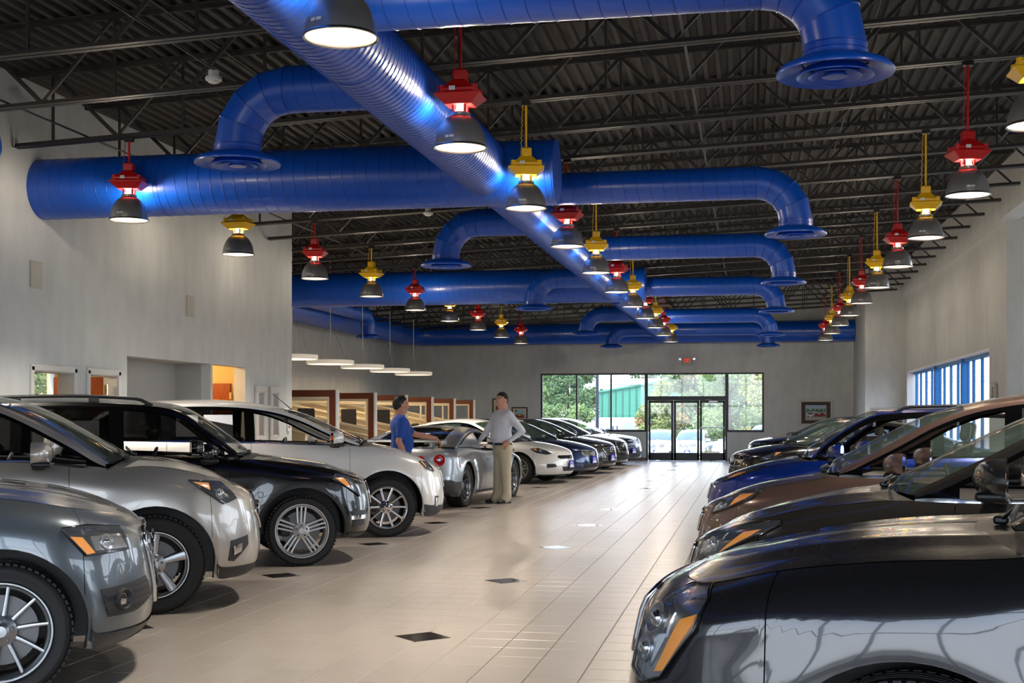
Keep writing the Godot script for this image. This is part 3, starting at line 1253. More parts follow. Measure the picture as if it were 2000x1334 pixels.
class Shell:
	const N := 320
	var c: Dictionary
	var L := 0.0
	var px := PackedFloat32Array()
	var pz := PackedFloat32Array()
	var nx := PackedFloat32Array()
	var nz := PackedFloat32Array()
	var yt := PackedFloat32Array()
	var yl := PackedFloat32Array()
	var sh := PackedFloat32Array()
	var ps := PackedFloat32Array()
	var pf := PackedFloat32Array()
	var pr := PackedFloat32Array()
	var xa: float
	var xe: float
	var xtail: float
	var spl: Callable

	func setup(spec: Dictionary, spl_: Callable) -> void:
		c = spec
		spl = spl_
		xa = c.rail[c.rail.size() - 1][0]
		xe = c.rail[0][0]
		xtail = -c.wb - c.ro
		var pts := PackedVector2Array()
		var W: float = c.W
		for k in 81:
			var t := PI / 2 * k / 80.0
			pts.append(Vector2(c.fo - c.fl + c.fl * pow(cos(t), 2.0 / c.fn), W * pow(sin(t), 2.0 / c.fn)))
		for k in range(81):
			var t := PI / 2 * (1.0 - k / 80.0)
			pts.append(Vector2(xtail + c.rl - c.rl * pow(cos(t), 2.0 / c.rn), W * pow(sin(t), 2.0 / c.rn)))
		var acc := PackedFloat32Array([0.0])
		for k in range(1, pts.size()):
			acc.append(acc[k - 1] + pts[k].distance_to(pts[k - 1]))
		L = acc[acc.size() - 1]
		var j := 0
		for k in N + 1:
			var s := L * k / N
			while j < acc.size() - 2 and acc[j + 1] < s:
				j += 1
			var q := pts[j].lerp(pts[j + 1], clampf((s - acc[j]) / maxf(acc[j + 1] - acc[j], 0.00001), 0, 1))
			px.append(q.x)
			pz.append(q.y)
		for k in N + 1:
			var a := Vector2(px[maxi(k - 2, 0)], pz[maxi(k - 2, 0)])
			var b := Vector2(px[mini(k + 2, N)], pz[mini(k + 2, N)])
			if k < 2:
				a = Vector2(px[2 - k], -pz[2 - k])
			if k > N - 2:
				b = Vector2(px[2 * N - 2 - k], -pz[2 * N - 2 - k])
			var d := (b - a).normalized()
			nx.append(d.y)
			nz.append(-d.x)
		for k in 65:
			var h := k / 64.0
			ps.append(spl.call(c.side, h))
			pf.append(spl.call(c.front, h))
			pr.append(spl.call(c.rear, h))
		for k in N + 1:
			var x := px[k]
			var f := clampf(nx[k] * 1.3, 0, 1)
			var r := clampf(-nx[k] * 1.3, 0, 1)
			f = f * f * (3 - 2 * f)
			r = r * r * (3 - 2 * r)
			var w := smoothstep(xa - 0.25, xa + 0.35, x)
			var amount: float = lerpf(c.belt_in, c.fender_in, w)
			if x < xe:
				amount = lerpf(amount, c.fender_in, smoothstep(xe + 0.1, xe - 0.3, x))
			amount = lerpf(lerpf(amount, c.nose_in, f), c.tail_in, r)
			sh.append(amount)
			var top_in := amount + lerpf(lerpf(ps[64], pf[64], f), pr[64], r)
			var xt := x - nx[k] * top_in
			var zt := pz[k] - nz[k] * top_in
			var q := zt / (W - 0.1)
			var yh: float = spl.call(c.hood, xt) - c.hdrop * q * q
			var yb: float = spl.call(c.belt, x)
			var y := lerpf(yb, yh, smoothstep(xa - 0.02, xa + 0.3, x))
			if x < xe + 0.1:
				var yd: float = spl.call(c.deck, xt) - c.ddrop * q * q
				y = lerpf(y, yd, smoothstep(xe + 0.1, xe - 0.2, x))
			yt.append(y)
			yl.append(lerpf(lerpf(c.sill, c.fb, smoothstep(0.1, 0.6, nx[k])), c.rb, smoothstep(0.1, 0.6, -nx[k])))

	func at(a: PackedFloat32Array, s: float) -> float:
		var f := clampf(absf(s) / L, 0, 1) * N
		var k := mini(int(f), N - 1)
		return lerpf(a[k], a[k + 1], f - k)

	func P(s0: float, y: float, off := 0.0) -> Vector3:
		var s := absf(s0)
		var f := clampf(s / L, 0, 1) * N
		var k := mini(int(f), N - 1)
		f -= k
		var x := lerpf(px[k], px[k + 1], f)
		var z := lerpf(pz[k], pz[k + 1], f)
		var a := lerpf(nx[k], nx[k + 1], f)
		var b := lerpf(nz[k], nz[k + 1], f)
		var lo := lerpf(yl[k], yl[k + 1], f)
		var hi := lerpf(yt[k], yt[k + 1], f)
		y = minf(y, hi)
		var h := clampf((y - lo) / (hi - lo), 0.0, 1.0)
		var w := clampf(a * 1.3, 0, 1)
		var r := clampf(-a * 1.3, 0, 1)
		w = w * w * (3 - 2 * w)
		r = r * r * (3 - 2 * r)
		var hk := h * 64.0
		var q := mini(int(hk), 63)
		hk -= q
		var ins := lerpf(lerpf(lerpf(ps[q], ps[q + 1], hk), lerpf(pf[q], pf[q + 1], hk), w), lerpf(pr[q], pr[q + 1], hk), r)
		var u := clampf((h - 0.78) / 0.22, 0, 1)
		ins += lerpf(sh[k], sh[k + 1], f) * u * u * u
		if b > 0.5:
			for xw in [0.0, -c.wb]:
				var dx: float = x - xw
				if absf(dx) < c.arch + 0.3:
					var rr := sqrt(dx * dx + (y - c.wr) * (y - c.wr))
					var t := clampf(1.0 - (rr - c.arch) / 0.24, 0, 1)
					ins -= c.flare * t * t * (3 - 2 * t) * (1.0 - u)
			var cy: float = c.crease_y + c.crease_k * x
			var dy := (y - cy) / 0.045
			ins -= c.crease * (exp(-dy * dy * (1.0 if dy > 0 else 0.12))) * clampf((b - 0.5) * 2, 0, 1)
		var o := off - ins
		return Vector3(x + a * o, y, (z + b * o) * (1.0 if s0 >= 0 else -1.0))

	func nrm(s: float, y: float) -> Vector3:
		var e := 0.022
		var lo := at(yl, s)
		var hi := at(yt, s)
		var y0 := clampf(y - e, lo, hi)
		var y1 := clampf(y + e, lo, hi)
		var a := P(s + e, y) - P(s - e, y)
		if absf(s) < e:
			a = Vector3(0, 0, 1)
		elif absf(s) > L - e:
			a = Vector3(0, 0, -1) * signf(s)
			return Vector3(-1, 0.1, 0).normalized()
		var b := P(s, y1) - P(s, y0)
		var nn := b.cross(a)
		if nn.length() < 1e-9:
			return Vector3(at(nx, s), 0, at(nz, s) * signf(s))
		nn = nn.normalized()
		var o := Vector3(at(nx, s), 0.3, at(nz, s) * (1.0 if s >= 0 else -1.0))
		return nn if nn.dot(o) > 0 else -nn

	func s_x(x: float) -> float:
		var a := 0
		var b := N
		while b - a > 1:
			var m := (a + b) / 2
			if px[m] > x:
				a = m
			else:
				b = m
		var t := (px[a] - x) / maxf(px[a] - px[b], 1e-6)
		return L * (a + clampf(t, 0, 1)) / N

	func s_z(z: float) -> float:
		var k := 0
		while k < N / 2 and pz[k + 1] < absf(z):
			k += 1
		var t := (absf(z) - pz[k]) / maxf(pz[k + 1] - pz[k], 1e-6)
		return L * (k + clampf(t, 0, 1)) / N * (1.0 if z >= 0 else -1.0)

	func s_zr(z: float) -> float:
		var k := N
		while k > N / 2 and pz[k - 1] < absf(z):
			k -= 1
		var t := (absf(z) - pz[k]) / maxf(pz[k - 1] - pz[k], 1e-6)
		return L * (k - clampf(t, 0, 1)) / N * (1.0 if z >= 0 else -1.0)


const ROWS := [0.0, 0.03, 0.08, 0.15, 0.23, 0.32, 0.41, 0.5, 0.58, 0.66, 0.73, 0.79, 0.84, 0.88, 0.915, 0.945, 0.97, 0.99, 1.0]


# columns of the skin between two places on the plan: [s, lowest y]
func skin_columns(k: Shell, sa: float, sb: float) -> Array:
	var out := []
	var bad := []
	for xw in [0.0, -k.c.wb]:
		var r: float = k.c.arch
		var s0 := k.s_x(xw + r)
		var s1 := k.s_x(xw - r)
		bad.append([s0, s1])
		for j in 19:
			var a := PI * j / 18.0
			var s := k.s_x(xw + r * cos(a))
			var y: float = k.c.wr + r * sin(a)
			if s >= sa - 0.0005 and s <= sb + 0.0005:
				if j == 0:
					out.append([s - 0.0004, k.at(k.yl, s)])
				out.append([s, maxf(y, k.at(k.yl, s))])
				if j == 18:
					out.append([s + 0.0004, k.at(k.yl, s)])
	var n := int(ceil((sb - sa) / 0.045))
	for j in n + 1:
		var s := lerpf(sa, sb, float(j) / n)
		var low := k.at(k.yl, s)
		var inside := false
		for q in 2:
			if s > bad[q][0] - 0.004 and s < bad[q][1] + 0.004:
				if j == 0 or j == n:
					var xw: float = 0.0 if q == 0 else -k.c.wb
					var dx: float = k.at(k.px, s) - xw
					low = maxf(low, k.c.wr + sqrt(maxf(k.c.arch * k.c.arch - dx * dx, 0)))
				else:
					inside = true
		if not inside:
			out.append([s, low])
	out.sort_custom(func(p, q): return p[0] < q[0])
	return out


func skin_panel(k: Shell, m: MB, sa: float, sb: float, side: float, lo := 0.0, hi := 1.0, off := 0.0) -> void:
	var cols := skin_columns(k, sa, sb)
	var base := m.v.size()
	var rows := ROWS.size()
	for cc in cols:
		var s: float = cc[0]
		var top := k.at(k.yt, s)
		var bot: float = cc[1]
		var full := k.at(k.yl, s)
		var y0 := maxf(bot, lerpf(full, top, lo)) if lo > 0.0 else bot
		var y1 := maxf(lerpf(full, top, hi), y0)
		for f in ROWS:
			var y := lerpf(y0, y1, f)
			m.vert(k.P(s * side, y, off), k.nrm(s * side, y))
	for a in cols.size() - 1:
		for b in rows - 1:
			var q := base + a * rows + b
			m.quad(q, q + 1, q + rows + 1, q + rows)


# a piece laid on the skin: poly holds (s, y) points; it stands proud by off
func patch(k: Shell, poly: PackedVector2Array, off: float, m := MB.new(), step := 0.04, skirt := true) -> MB:
	var lo := poly[0]
	var hi := poly[0]
	for p in poly:
		lo = lo.min(p)
		hi = hi.max(p)
	var nx := maxi(1, int(ceil((hi.x - lo.x) / step)))
	var ny := maxi(1, int(ceil((hi.y - lo.y) / step)))
	var d := Vector2((hi.x - lo.x) / nx, (hi.y - lo.y) / ny)
	for a in nx:
		for b in ny:
			var o := lo + Vector2(a * d.x, b * d.y)
			var cell := PackedVector2Array([o, o + Vector2(d.x, 0), o + d, o + Vector2(0, d.y)])
			for r in Geometry2D.intersect_polygons(poly, cell):
				var ids := Geometry2D.triangulate_polygon(r)
				var base := m.v.size()
				for p in r:
					m.vert(k.P(p.x, p.y, off), k.nrm(p.x, p.y))
				for j in range(0, ids.size(), 3):
					m.tri(base + ids[j], base + ids[j + 1], base + ids[j + 2])
	if skirt and off > 0.0:
		for j in poly.size():
			var p := poly[j]
			var q := poly[(j + 1) % poly.size()]
			var n := maxi(1, int(ceil(p.distance_to(q) / step)))
			for e in n:
				var u := p.lerp(q, float(e) / n)
				var w := p.lerp(q, float(e + 1) / n)
				var t := (w - u).normalized()
				var A := k.P(u.x, u.y, off)
				var B := k.P(w.x, w.y, off)
				var nn := (B - A).cross(k.nrm(u.x, u.y)).normalized()
				m.face([A, B, k.P(w.x, w.y, -0.004), k.P(u.x, u.y, -0.004)], nn)
	return m


# an outline of the same kind as a bead
func bead(k: Shell, poly: Array, off: float, r: float, closed := true) -> MB:
	var pts := []
	var n := poly.size()
	for j in (n if closed else n - 1):
		var p: Vector2 = poly[j]
		var q: Vector2 = poly[(j + 1) % n]
		var e := maxi(1, int(ceil(p.distance_to(q) / 0.05)))
		for t in e:
			var u := p.lerp(q, float(t) / e)
			pts.append(k.P(u.x, u.y, off))
	var l: Vector2 = poly[0] if closed else poly[n - 1]
	pts.append(k.P(l.x, l.y, off))
	var m := MB.new()
	m.tube(pts, r, 6, not closed)
	return m


# side-view points (x, y) to skin points, for the right (1) or left (-1) side
func sv(k: Shell, pts: Array, side := 1.0) -> PackedVector2Array:
	var out := PackedVector2Array()
	for p in pts:
		out.append(Vector2(k.s_x(p[0]) * side, p[1]))
	return out


# front-view points (z, y)
func fv(k: Shell, pts: Array) -> PackedVector2Array:
	var out := PackedVector2Array()
	for p in pts:
		out.append(Vector2(k.s_z(p[0]), p[1]))
	return out


func rv(k: Shell, pts: Array) -> PackedVector2Array:
	var out := PackedVector2Array()
	for p in pts:
		out.append(Vector2(k.s_zr(p[0]), p[1]))
	return out


var wheel_cache := {}


# a wheel with its axle along z, the outer face towards +z
func wheel_meshes(style: String, R: float, w: float, rr: float) -> Dictionary:
	var key := "%s %.3f %.3f %.3f" % [style, R, w, rr]
	if wheel_cache.has(key):
		return wheel_cache[key]
	var out := {}
	var t := Transform3D(Basis(Vector3.RIGHT, PI / 2), Vector3.ZERO)   # lathe axis y -> z
	var h := w / 2
	var ty := MB.new()
	var sd := R - rr
	ty.lathe([[rr - 0.012, -h * 0.8], [rr + 0.004, -h * 0.86], [rr + sd * 0.3, -h * 0.99], [rr + sd * 0.62, -h], [R - 0.018, -h * 0.93], [R - 0.004, -h * 0.8],
		[R, -h * 0.62], [R, -h * 0.34], [R - 0.009, -h * 0.31], [R - 0.009, -h * 0.25], [R, -h * 0.22], [R, -h * 0.04], [R - 0.009, -h * 0.02], [R - 0.009, h * 0.04], [R, h * 0.06], [R, h * 0.22], [R - 0.009, h * 0.25], [R - 0.009, h * 0.31], [R, h * 0.34], [R, h * 0.62],
		[R - 0.004, h * 0.8], [R - 0.018, h * 0.93], [rr + sd * 0.66, h], [rr + sd * 0.6, h * 1.005], [rr + sd * 0.56, h], [rr + sd * 0.3, h * 0.99], [rr + sd * 0.16, h * 0.965], [rr + sd * 0.13, h * 0.975], [rr + 0.004, h * 0.86], [rr - 0.012, h * 0.8]], 64, t, true)
	out.tyre = ty.mesh()
	# tread lugs on the shoulders
	var lg := MB.new()
	for k in 60:
		var a := TAU * k / 60
		for s in [-1.0, 1.0]:
			lg.tbox(Transform3D(Basis(Vector3.BACK, a), Vector3(-sin(a) * (R - 0.003), cos(a) * (R - 0.003), s * h * 0.74)), Vector3(TAU * R / 60 * 0.62, 0.012, h * 0.42))
	out.tread = lg.mesh()
	var rim := MB.new()
	rim.lathe([[rr * 0.9, -h * 0.8], [rr * 0.86, -h * 0.3], [rr * 0.88, h * 0.3], [rr * 0.93, h * 0.62], [rr * 0.985, h * 0.72], [rr, h * 0.78], [rr + 0.004, h * 0.86], [rr + 0.002, h * 0.9], [rr - 0.006, h * 0.88]], 56, t, true)
	rim.lathe([[rr * 0.9, h * 0.7], [rr * 0.965, h * 0.8], [rr * 0.985, h * 0.9], [rr + 0.003, h * 0.9]], 56, t)
	out.rim = rim.mesh()
	var hub := MB.new()
	var zf := h * 0.55
	hub.lathe([[0.001, zf + 0.012], [0.03, zf + 0.011], [0.036, zf + 0.004], [0.06, zf], [0.082, zf - 0.012], [0.086, zf - 0.05], [0.001, zf - 0.05]], 28, t)
	out.hub = hub.mesh()
	var sp := MB.new()
	match style:
		"ten":
			for k in 10:
				spoke(sp, TAU * k / 10 + 0.15, 0.0, 0.05, rr * 0.955, 0.026, 0.019, zf - 0.02, h * 0.78)
		"ten_round":
			for k in 10:
				spoke(sp, TAU * k / 10, 0.0, 0.05, rr * 0.955, 0.026, 0.03, zf - 0.02, h * 0.82)
		"triple":
			for k in 5:
				for j in [-1, 0, 1]:
					spoke(sp, TAU * k / 5 + PI / 10, j * 0.031, 0.05, rr * 0.955, 0.019, 0.02, zf - 0.02, h * 0.78, j * 0.014)
		"five":
			for k in 5:
				spoke(sp, TAU * k / 5 + 0.3, 0.0, 0.05, rr * 0.955, 0.045, 0.08, zf - 0.02, h * 0.8)
		"double":
			for k in 5:
				for j in [-1, 1]:
					spoke(sp, TAU * k / 5 + PI / 2, j * 0.02, 0.05, rr * 0.955, 0.022, 0.024, zf - 0.02, h * 0.8, j * 0.022)
	out.spokes = sp.mesh()
	var nt := MB.new()
	for k in 5:
		var a := TAU * k / 5 + 0.3
		nt.lathe([[0.001, zf + 0.006], [0.009, zf + 0.006], [0.011, zf + 0.003], [0.011, zf - 0.012]], 8, Transform3D(t.basis, Vector3(cos(a) * 0.056, sin(a) * 0.056, 0)))
	out.nuts = nt.mesh()
	var br := MB.new()
	br.lathe([[0.001, h * 0.1], [0.09, h * 0.1], [0.09, h * 0.02], [rr * 0.72, h * 0.02], [rr * 0.72, -h * 0.12], [0.001, -h * 0.12]], 36, t)
	out.disc = br.mesh()
	var cal := MB.new()
	cal.rbox(Transform3D(Basis(), Vector3(-rr * 0.58, 0.04, 0.0)), Vector3(0.1, 0.2, h * 0.5), 0.03)
	out.caliper = cal.mesh()
	wheel_cache[key] = out
	return out


func spoke(m: MB, ang: float, off: float, r0: float, r1: float, w0: float, w1: float, z0: float, z1: float, spread := 0.0) -> void:
	var b := Basis(Vector3.BACK, ang)
	var n := 6
	var base := m.v.size()
	for k in n + 1:
		var f := float(k) / n
		var r := lerpf(r0, r1, f)
		var w := lerpf(w0, w1, f) / 2
		var z := lerpf(z0, z1, f * f) - 0.01 * sin(PI * f)
		var x := off + spread * f
		var dep := lerpf(0.04, 0.025, f)
		var sec := [Vector3(r, x - w, z - dep), Vector3(r, x - w, z - 0.006), Vector3(r, x - w * 0.72, z), Vector3(r, x + w * 0.72, z), Vector3(r, x + w, z - 0.006), Vector3(r, x + w, z - dep)]
		var nr := [Vector3(0, -1, 0), Vector3(0, -0.9, 0.4), Vector3(0, -0.25, 1), Vector3(0, 0.25, 1), Vector3(0, 0.9, 0.4), Vector3(0, 1, 0)]
		for j in 6:
			m.vert(b * sec[j], (b * nr[j]).normalized())
	for k in n:
		for j in 5:
			var q := base + k * 6 + j
			m.quad(q, q + 1, q + 7, q + 6)


func car_wheel(car: Node3D, c: Dictionary, x: float, side: float, steer := 0.0) -> void:
	var w := Node3D.new()
	w.name = "wheel"
	car.add_child(w, true)
	w.position = Vector3(x, c.wr, side * (c.W - c.tw / 2 - 0.015))
	w.rotation.y = (0.0 if side > 0 else PI) + steer
	var d := wheel_meshes(c.rim, c.wr, c.tw, c.rr)
	part("tyre", d.tyre, M.rubber, w)
	part("tread", d.tread, M.rubber, w).set_meta("kind", "stuff")
	var rm: Material = c.get("rim_mat", M.alu)
	part("rim", d.rim, rm, w)
	part("spokes", d.spokes, rm, w)
	part("hub_cap", d.hub, rm, w)
	part("wheel_nut", d.nuts, M.brake, w)
	part("brake_disc", d.disc, M.brake, w)
	part("brake_caliper", d.caliper, M.plastic, w)


func car(called: String, label: String, group: String, spec: Dictionary, at: Vector3, turn: float) -> Node3D:
	var t := thing(called, label, "car", at, turn, group)
	var c := {"fl": 0.75, "fn": 2.7, "rl": 0.55, "rn": 3.2, "belt_in": 0.05, "fender_in": 0.14, "nose_in": 0.12, "tail_in": 0.06, "hdrop": 0.06, "ddrop": 0.03, "flare": 0.02, "crease": 0.0, "crease_y": 0.8, "crease_k": 0.0,
		"side": [[0, 0.05], [0.08, 0.025], [0.3, 0.004], [0.55, 0.0], [0.8, 0.012], [1.0, 0.03]],
		"front": [[0, 0.1], [0.08, 0.04], [0.2, 0.01], [0.35, 0.0], [0.5, 0.01], [0.7, 0.035], [1.0, 0.09]],
		"rear": [[0, 0.08], [0.1, 0.02], [0.3, 0.0], [0.5, 0.01], [0.8, 0.05], [1.0, 0.08]],
		"tumble": 0.2, "tw": 0.235, "clad": 0.0, "trim": "black", "inside": "interior", "pillar_q": 0.93, "wiper": true, "steer": 0.0, "flip": false, "simple": false, "mirror": [-0.62, 1.1], "mirror_size": 1.0, "open": true}
	c.merge(spec, true)
	var k := Shell.new()
	k.setup(c, spl)
	last_skin = k
	var body: Material = c.paint
	# --- lower panels
	var cut: Array = c.cuts       # fender/bumper, fender/door, door/door, door/quarter, quarter/bumper (x)
	var s1 := k.s_x(cut[0])
	var s2 := k.s_x(cut[1])
	var s3 := k.s_x(cut[2])
	var s4 := k.s_x(cut[3])
	var s5 := k.s_x(cut[4])
	var g := 0.0022
	var m := MB.new()
	skin_panel(k, m, 0.0, s1 - g, 1)
	skin_panel(k, m, 0.0, s1 - g, -1)
	part("front_bumper", m, body, t)
	m = MB.new()
	skin_panel(k, m, s5 + g, k.L, 1)
	skin_panel(k, m, s5 + g, k.L, -1)
	part("rear_bumper", m, body, t)
	for side in [1.0, -1.0]:
		for p in [["fender", s1, s2], ["front_door", s2, s3], ["rear_door", s3, s4], ["quarter_panel", s4, s5]]:
			if p[2] - p[1] < 0.02:
				continue
			m = MB.new()
			skin_panel(k, m, p[1] + g, p[2] - g, side)
			var o := part(p[0], m, body, t)
			if p[0].ends_with("door") and not c.simple:
				var hx: float = (k.at(k.px, p[2]) + 0.16)
				var hy: float = k.at(k.yt, p[2]) - 0.16
				if p[0] == "rear_door":
					hx += 0.06
				var hs := k.s_x(hx)
				var hp := k.P(hs * side, hy, 0.012)
				m = MB.new()
				m.rbox(Transform3D(Basis(), hp + Vector3(0, 0, 0.012 * side)), Vector3(0.2, 0.03, 0.028), 0.012)
				part("door_handle", m, M.chrome if c.trim == "chrome" else body, o)
	# dark lining behind the panels, floor and wheel housings
	m = MB.new()
	for side in [1.0, -1.0]:
		skin_panel(k, m, s1 * 0.5, k.L - 0.0005, side, 0.0, 0.985, -0.035)
	underside(k, m)
	part("inner_lining", m, M[c.inside], t)
	for xw in [0.0, -c.wb]:
		for side in [1.0, -1.0]:
			m = MB.new()
			wheel_house(k, m, xw, side)
			part("wheel_housing", m, M.black, t)
	# lower cladding and arch lips
	var cl: float = c.get("lower_clad", 0.07)
	var cm: Material = c.get("clad_mat", M.plastic)
	var low := [MB.new(), MB.new()]
	for side in [1.0, -1.0]:
		var sa := k.s_x(-c.arch - c.clad - 0.003)
		var sb := k.s_x(-c.wb + c.arch + c.clad + 0.003)
		m = MB.new()
		skin_panel(k, m, sa, sb, side, 0.0, cl, 0.006)
		part("rocker_trim", m, cm, t)
		skin_panel(k, low[0], 0.0, k.s_x(c.arch + c.clad + 0.003), side, 0.0, cl * 0.9, 0.006)
		skin_panel(k, low[1], k.s_x(-c.wb - c.arch - c.clad - 0.003), k.L, side, 0.0, c.get("rear_clad", cl), 0.006)
	part("chin_trim", low[0], cm, t)
	part("rear_trim", low[1], cm, t)
	for xw in [0.0, -c.wb]:
		for side in [1.0, -1.0]:
			m = MB.new()
			arch_lip(k, m, xw, side, maxf(c.clad, 0.012))
			part("arch_lip", m, M.plastic if c.clad > 0.0 else body, t)
	hood_and_deck(k, t, body)
	greenhouse(k, t, body)
	if not c.simple:
		cabin(k, t)
	for side in [1.0, -1.0]:
		car_wheel(t, c, 0.0, side, c.steer)
		car_wheel(t, c, -c.wb, side)
		door_mirror(k, t, side, body)
	for w in c.get("stickers", []):
		var ss := k.s_x(w[0])
		var yb := k.at(k.yt, ss)
		var z: float = k.P(ss, yb).z - c.tumble * pow((w[1] - yb) / 0.52, 1.25) - 0.012
		var sm := MB.new()
		sm.tbox(Transform3D(Basis(Vector3.RIGHT, -0.36), Vector3(w[0], w[1], z)), Vector3(w[2], w[3], 0.002))
		part("window_sticker", sm, M.plate_white, t)
	if c.has("lamp"):
		for side in [1.0, -1.0]:
			headlamp(k, t, side)
	if c.has("fog"):
		for side in [1.0, -1.0]:
			fog_lamp(k, t, side)
	if c.has("tail"):
		for side in [1.0, -1.0]:
			var tl := part("tail_lamp", patch(k, sv(k, c.tail, side), 0.012), M.redlens, t)
			tl.set_meta("label", "red tail lamp")
	if c.has("grille"):
		grille(k, t)
	if c.has("plate"):
		number_plate(k, t)
	return t


func wheel_house(k: Shell, m: MB, xw: float, side: float) -> void:
	var c := k.c
	var r: float = c.arch + 0.015
	var z0: float = c.W - 0.02 - c.side[3][1]
	var z1: float = c.W - 0.42
	var base := m.v.size()
	var n := 24
	for j in n + 3:
		var a := PI * clampf((j - 1.0) / n, 0, 1)
		var p := Vector3(xw + r * cos(a), c.wr + r * sin(a), 0)
		if j == 0 or j == n + 2:
			p.y = c.sill
		var nn := Vector3(-cos(a), -sin(a), 0)
		m.vert(Vector3(p.x, p.y, z0 * side), nn)
		m.vert(Vector3(p.x, p.y, z1 * side), nn)
	for j in n + 2:
		var q := base + j * 2
		m.quad(q, q + 1, q + 3, q + 2)
	var ring := []
	for j in n + 3:
		ring.append(m.v[base + j * 2 + 1])
	m.face(ring, Vector3(0, 0, side))


func arch_lip(k: Shell, m: MB, xw: float, side: float, w: float) -> void:
	var c := k.c
	var r: float = c.arch
	var base := m.v.size()
	var n := 28
	var off := 0.006 if c.clad > 0 else 0.003
	var cnt := 0
	for j in n + 3:
		var a := PI * clampf((j - 1.0) / n, 0, 1)
		var dir := Vector2(cos(a), sin(a))
		for q in 4:
			var rad: float = r + [w, w * 0.5, 0.0, 0.0][q]
			var x: float = xw + dir.x * rad
			var y: float = c.wr + dir.y * rad
			if j == 0 or j == n + 2:
				y = maxf(c.sill, k.at(k.yl, k.s_x(x))) + 0.01
			var s := k.s_x(x) * side
			var p := k.P(s, y, [-0.002, off, off, -0.035][q])
			var nn := k.nrm(s, y)
			if q == 3:
				nn = Vector3(-dir.x, -dir.y, 0)
			m.vert(p, nn)
		cnt += 1
	for j in cnt - 1:
		for q in 3:
			var b := base + j * 4 + q
			m.quad(b, b + 1, b + 5, b + 4)


func underside(k: Shell, m: MB) -> void:
	var base := m.v.size()
	var cols := 0
	var n := 60
	for j in n + 1:
		var s := k.L * j / n
		var x := k.at(k.px, s)
		var y := k.at(k.yl, s) + 0.02
		var z := k.P(s, y, -0.03).z
		for xw in [0.0, -k.c.wb]:
			if absf(x - xw) < k.c.arch + 0.06:
				z = minf(z, k.c.W - 0.43)
		m.vert(Vector3(x - k.at(k.nx, s) * 0.06, y, z), Vector3.DOWN)
		m.vert(Vector3(x - k.at(k.nx, s) * 0.06, y, -z), Vector3.DOWN)
	for j in n:
		var q := base + j * 2
		m.quad(q, q + 1, q + 3, q + 2)


func cap_grid(k: Shell, stations: Array, front: bool) -> Array:
	# rows across the car from one top edge to the other
	var c := k.c
	var Q := [1.0, 0.985, 0.95, 0.9, 0.82, 0.72, 0.62, 0.54, 0.46, 0.36, 0.24, 0.12, 0.0]
	var grid := []
	for s in stations:
		var e := k.P(s, k.at(k.yt, s))
		var bow := 0.0
		var yc: float
		if front:
			bow = spl(c.bow, k.xa) * smoothstep(k.xa + 0.7, k.xa, e.x)
			yc = spl(c.hood, e.x + bow)
		else:
			bow = spl(c.bow, k.xe) * smoothstep(k.xe - 0.5, k.xe, e.x)
			yc = spl(c.deck, e.x + bow)
		var row := []
		var qs := []
		for q in Q:
			qs.append(q)
		for j in range(Q.size() - 2, -1, -1):
			qs.append(-Q[j])
		for q in qs:
			var a := absf(q)
			var y := e.y + (yc - e.y) * (1.0 - pow(a, 2.4))
			if front and c.has("hood_rib"):
				var f := smoothstep(c.fo - 0.1, c.fo - 0.5, e.x)
				y += c.hood_rib * f * (exp(-pow((a - 0.56) / 0.09, 2.0)) - 0.5 * exp(-pow((a - 0.36) / 0.2, 2.0)))
			row.append(Vector3(e.x + bow * (1.0 - a * a), y, e.z * q))
		grid.append(row)
	return grid


func grid_mesh(grid: Array, a0: int, a1: int, b0: int, b1: int, m: MB, up: Vector3) -> void:
	var na := grid.size()
	var nb: int = grid[0].size()
	var base := m.v.size()
	for a in range(a0, a1 + 1):
		for b in range(b0, b1 + 1):
			var da: Vector3 = grid[mini(a + 1, na - 1)][b] - grid[maxi(a - 1, 0)][b]
			var db: Vector3 = grid[a][mini(b + 1, nb - 1)] - grid[a][maxi(b - 1, 0)]
			var nn := da.cross(db)
			nn = nn.normalized() if nn.length() > 1e-10 else up
			if nn.dot(up) < 0:
				nn = -nn
			m.vert(grid[a][b], nn)
	var w := b1 - b0 + 1
	for a in a1 - a0:
		for b in b1 - b0:
			var q := base + a * w + b
			m.quad(q, q + 1, q + w + 1, q + w)


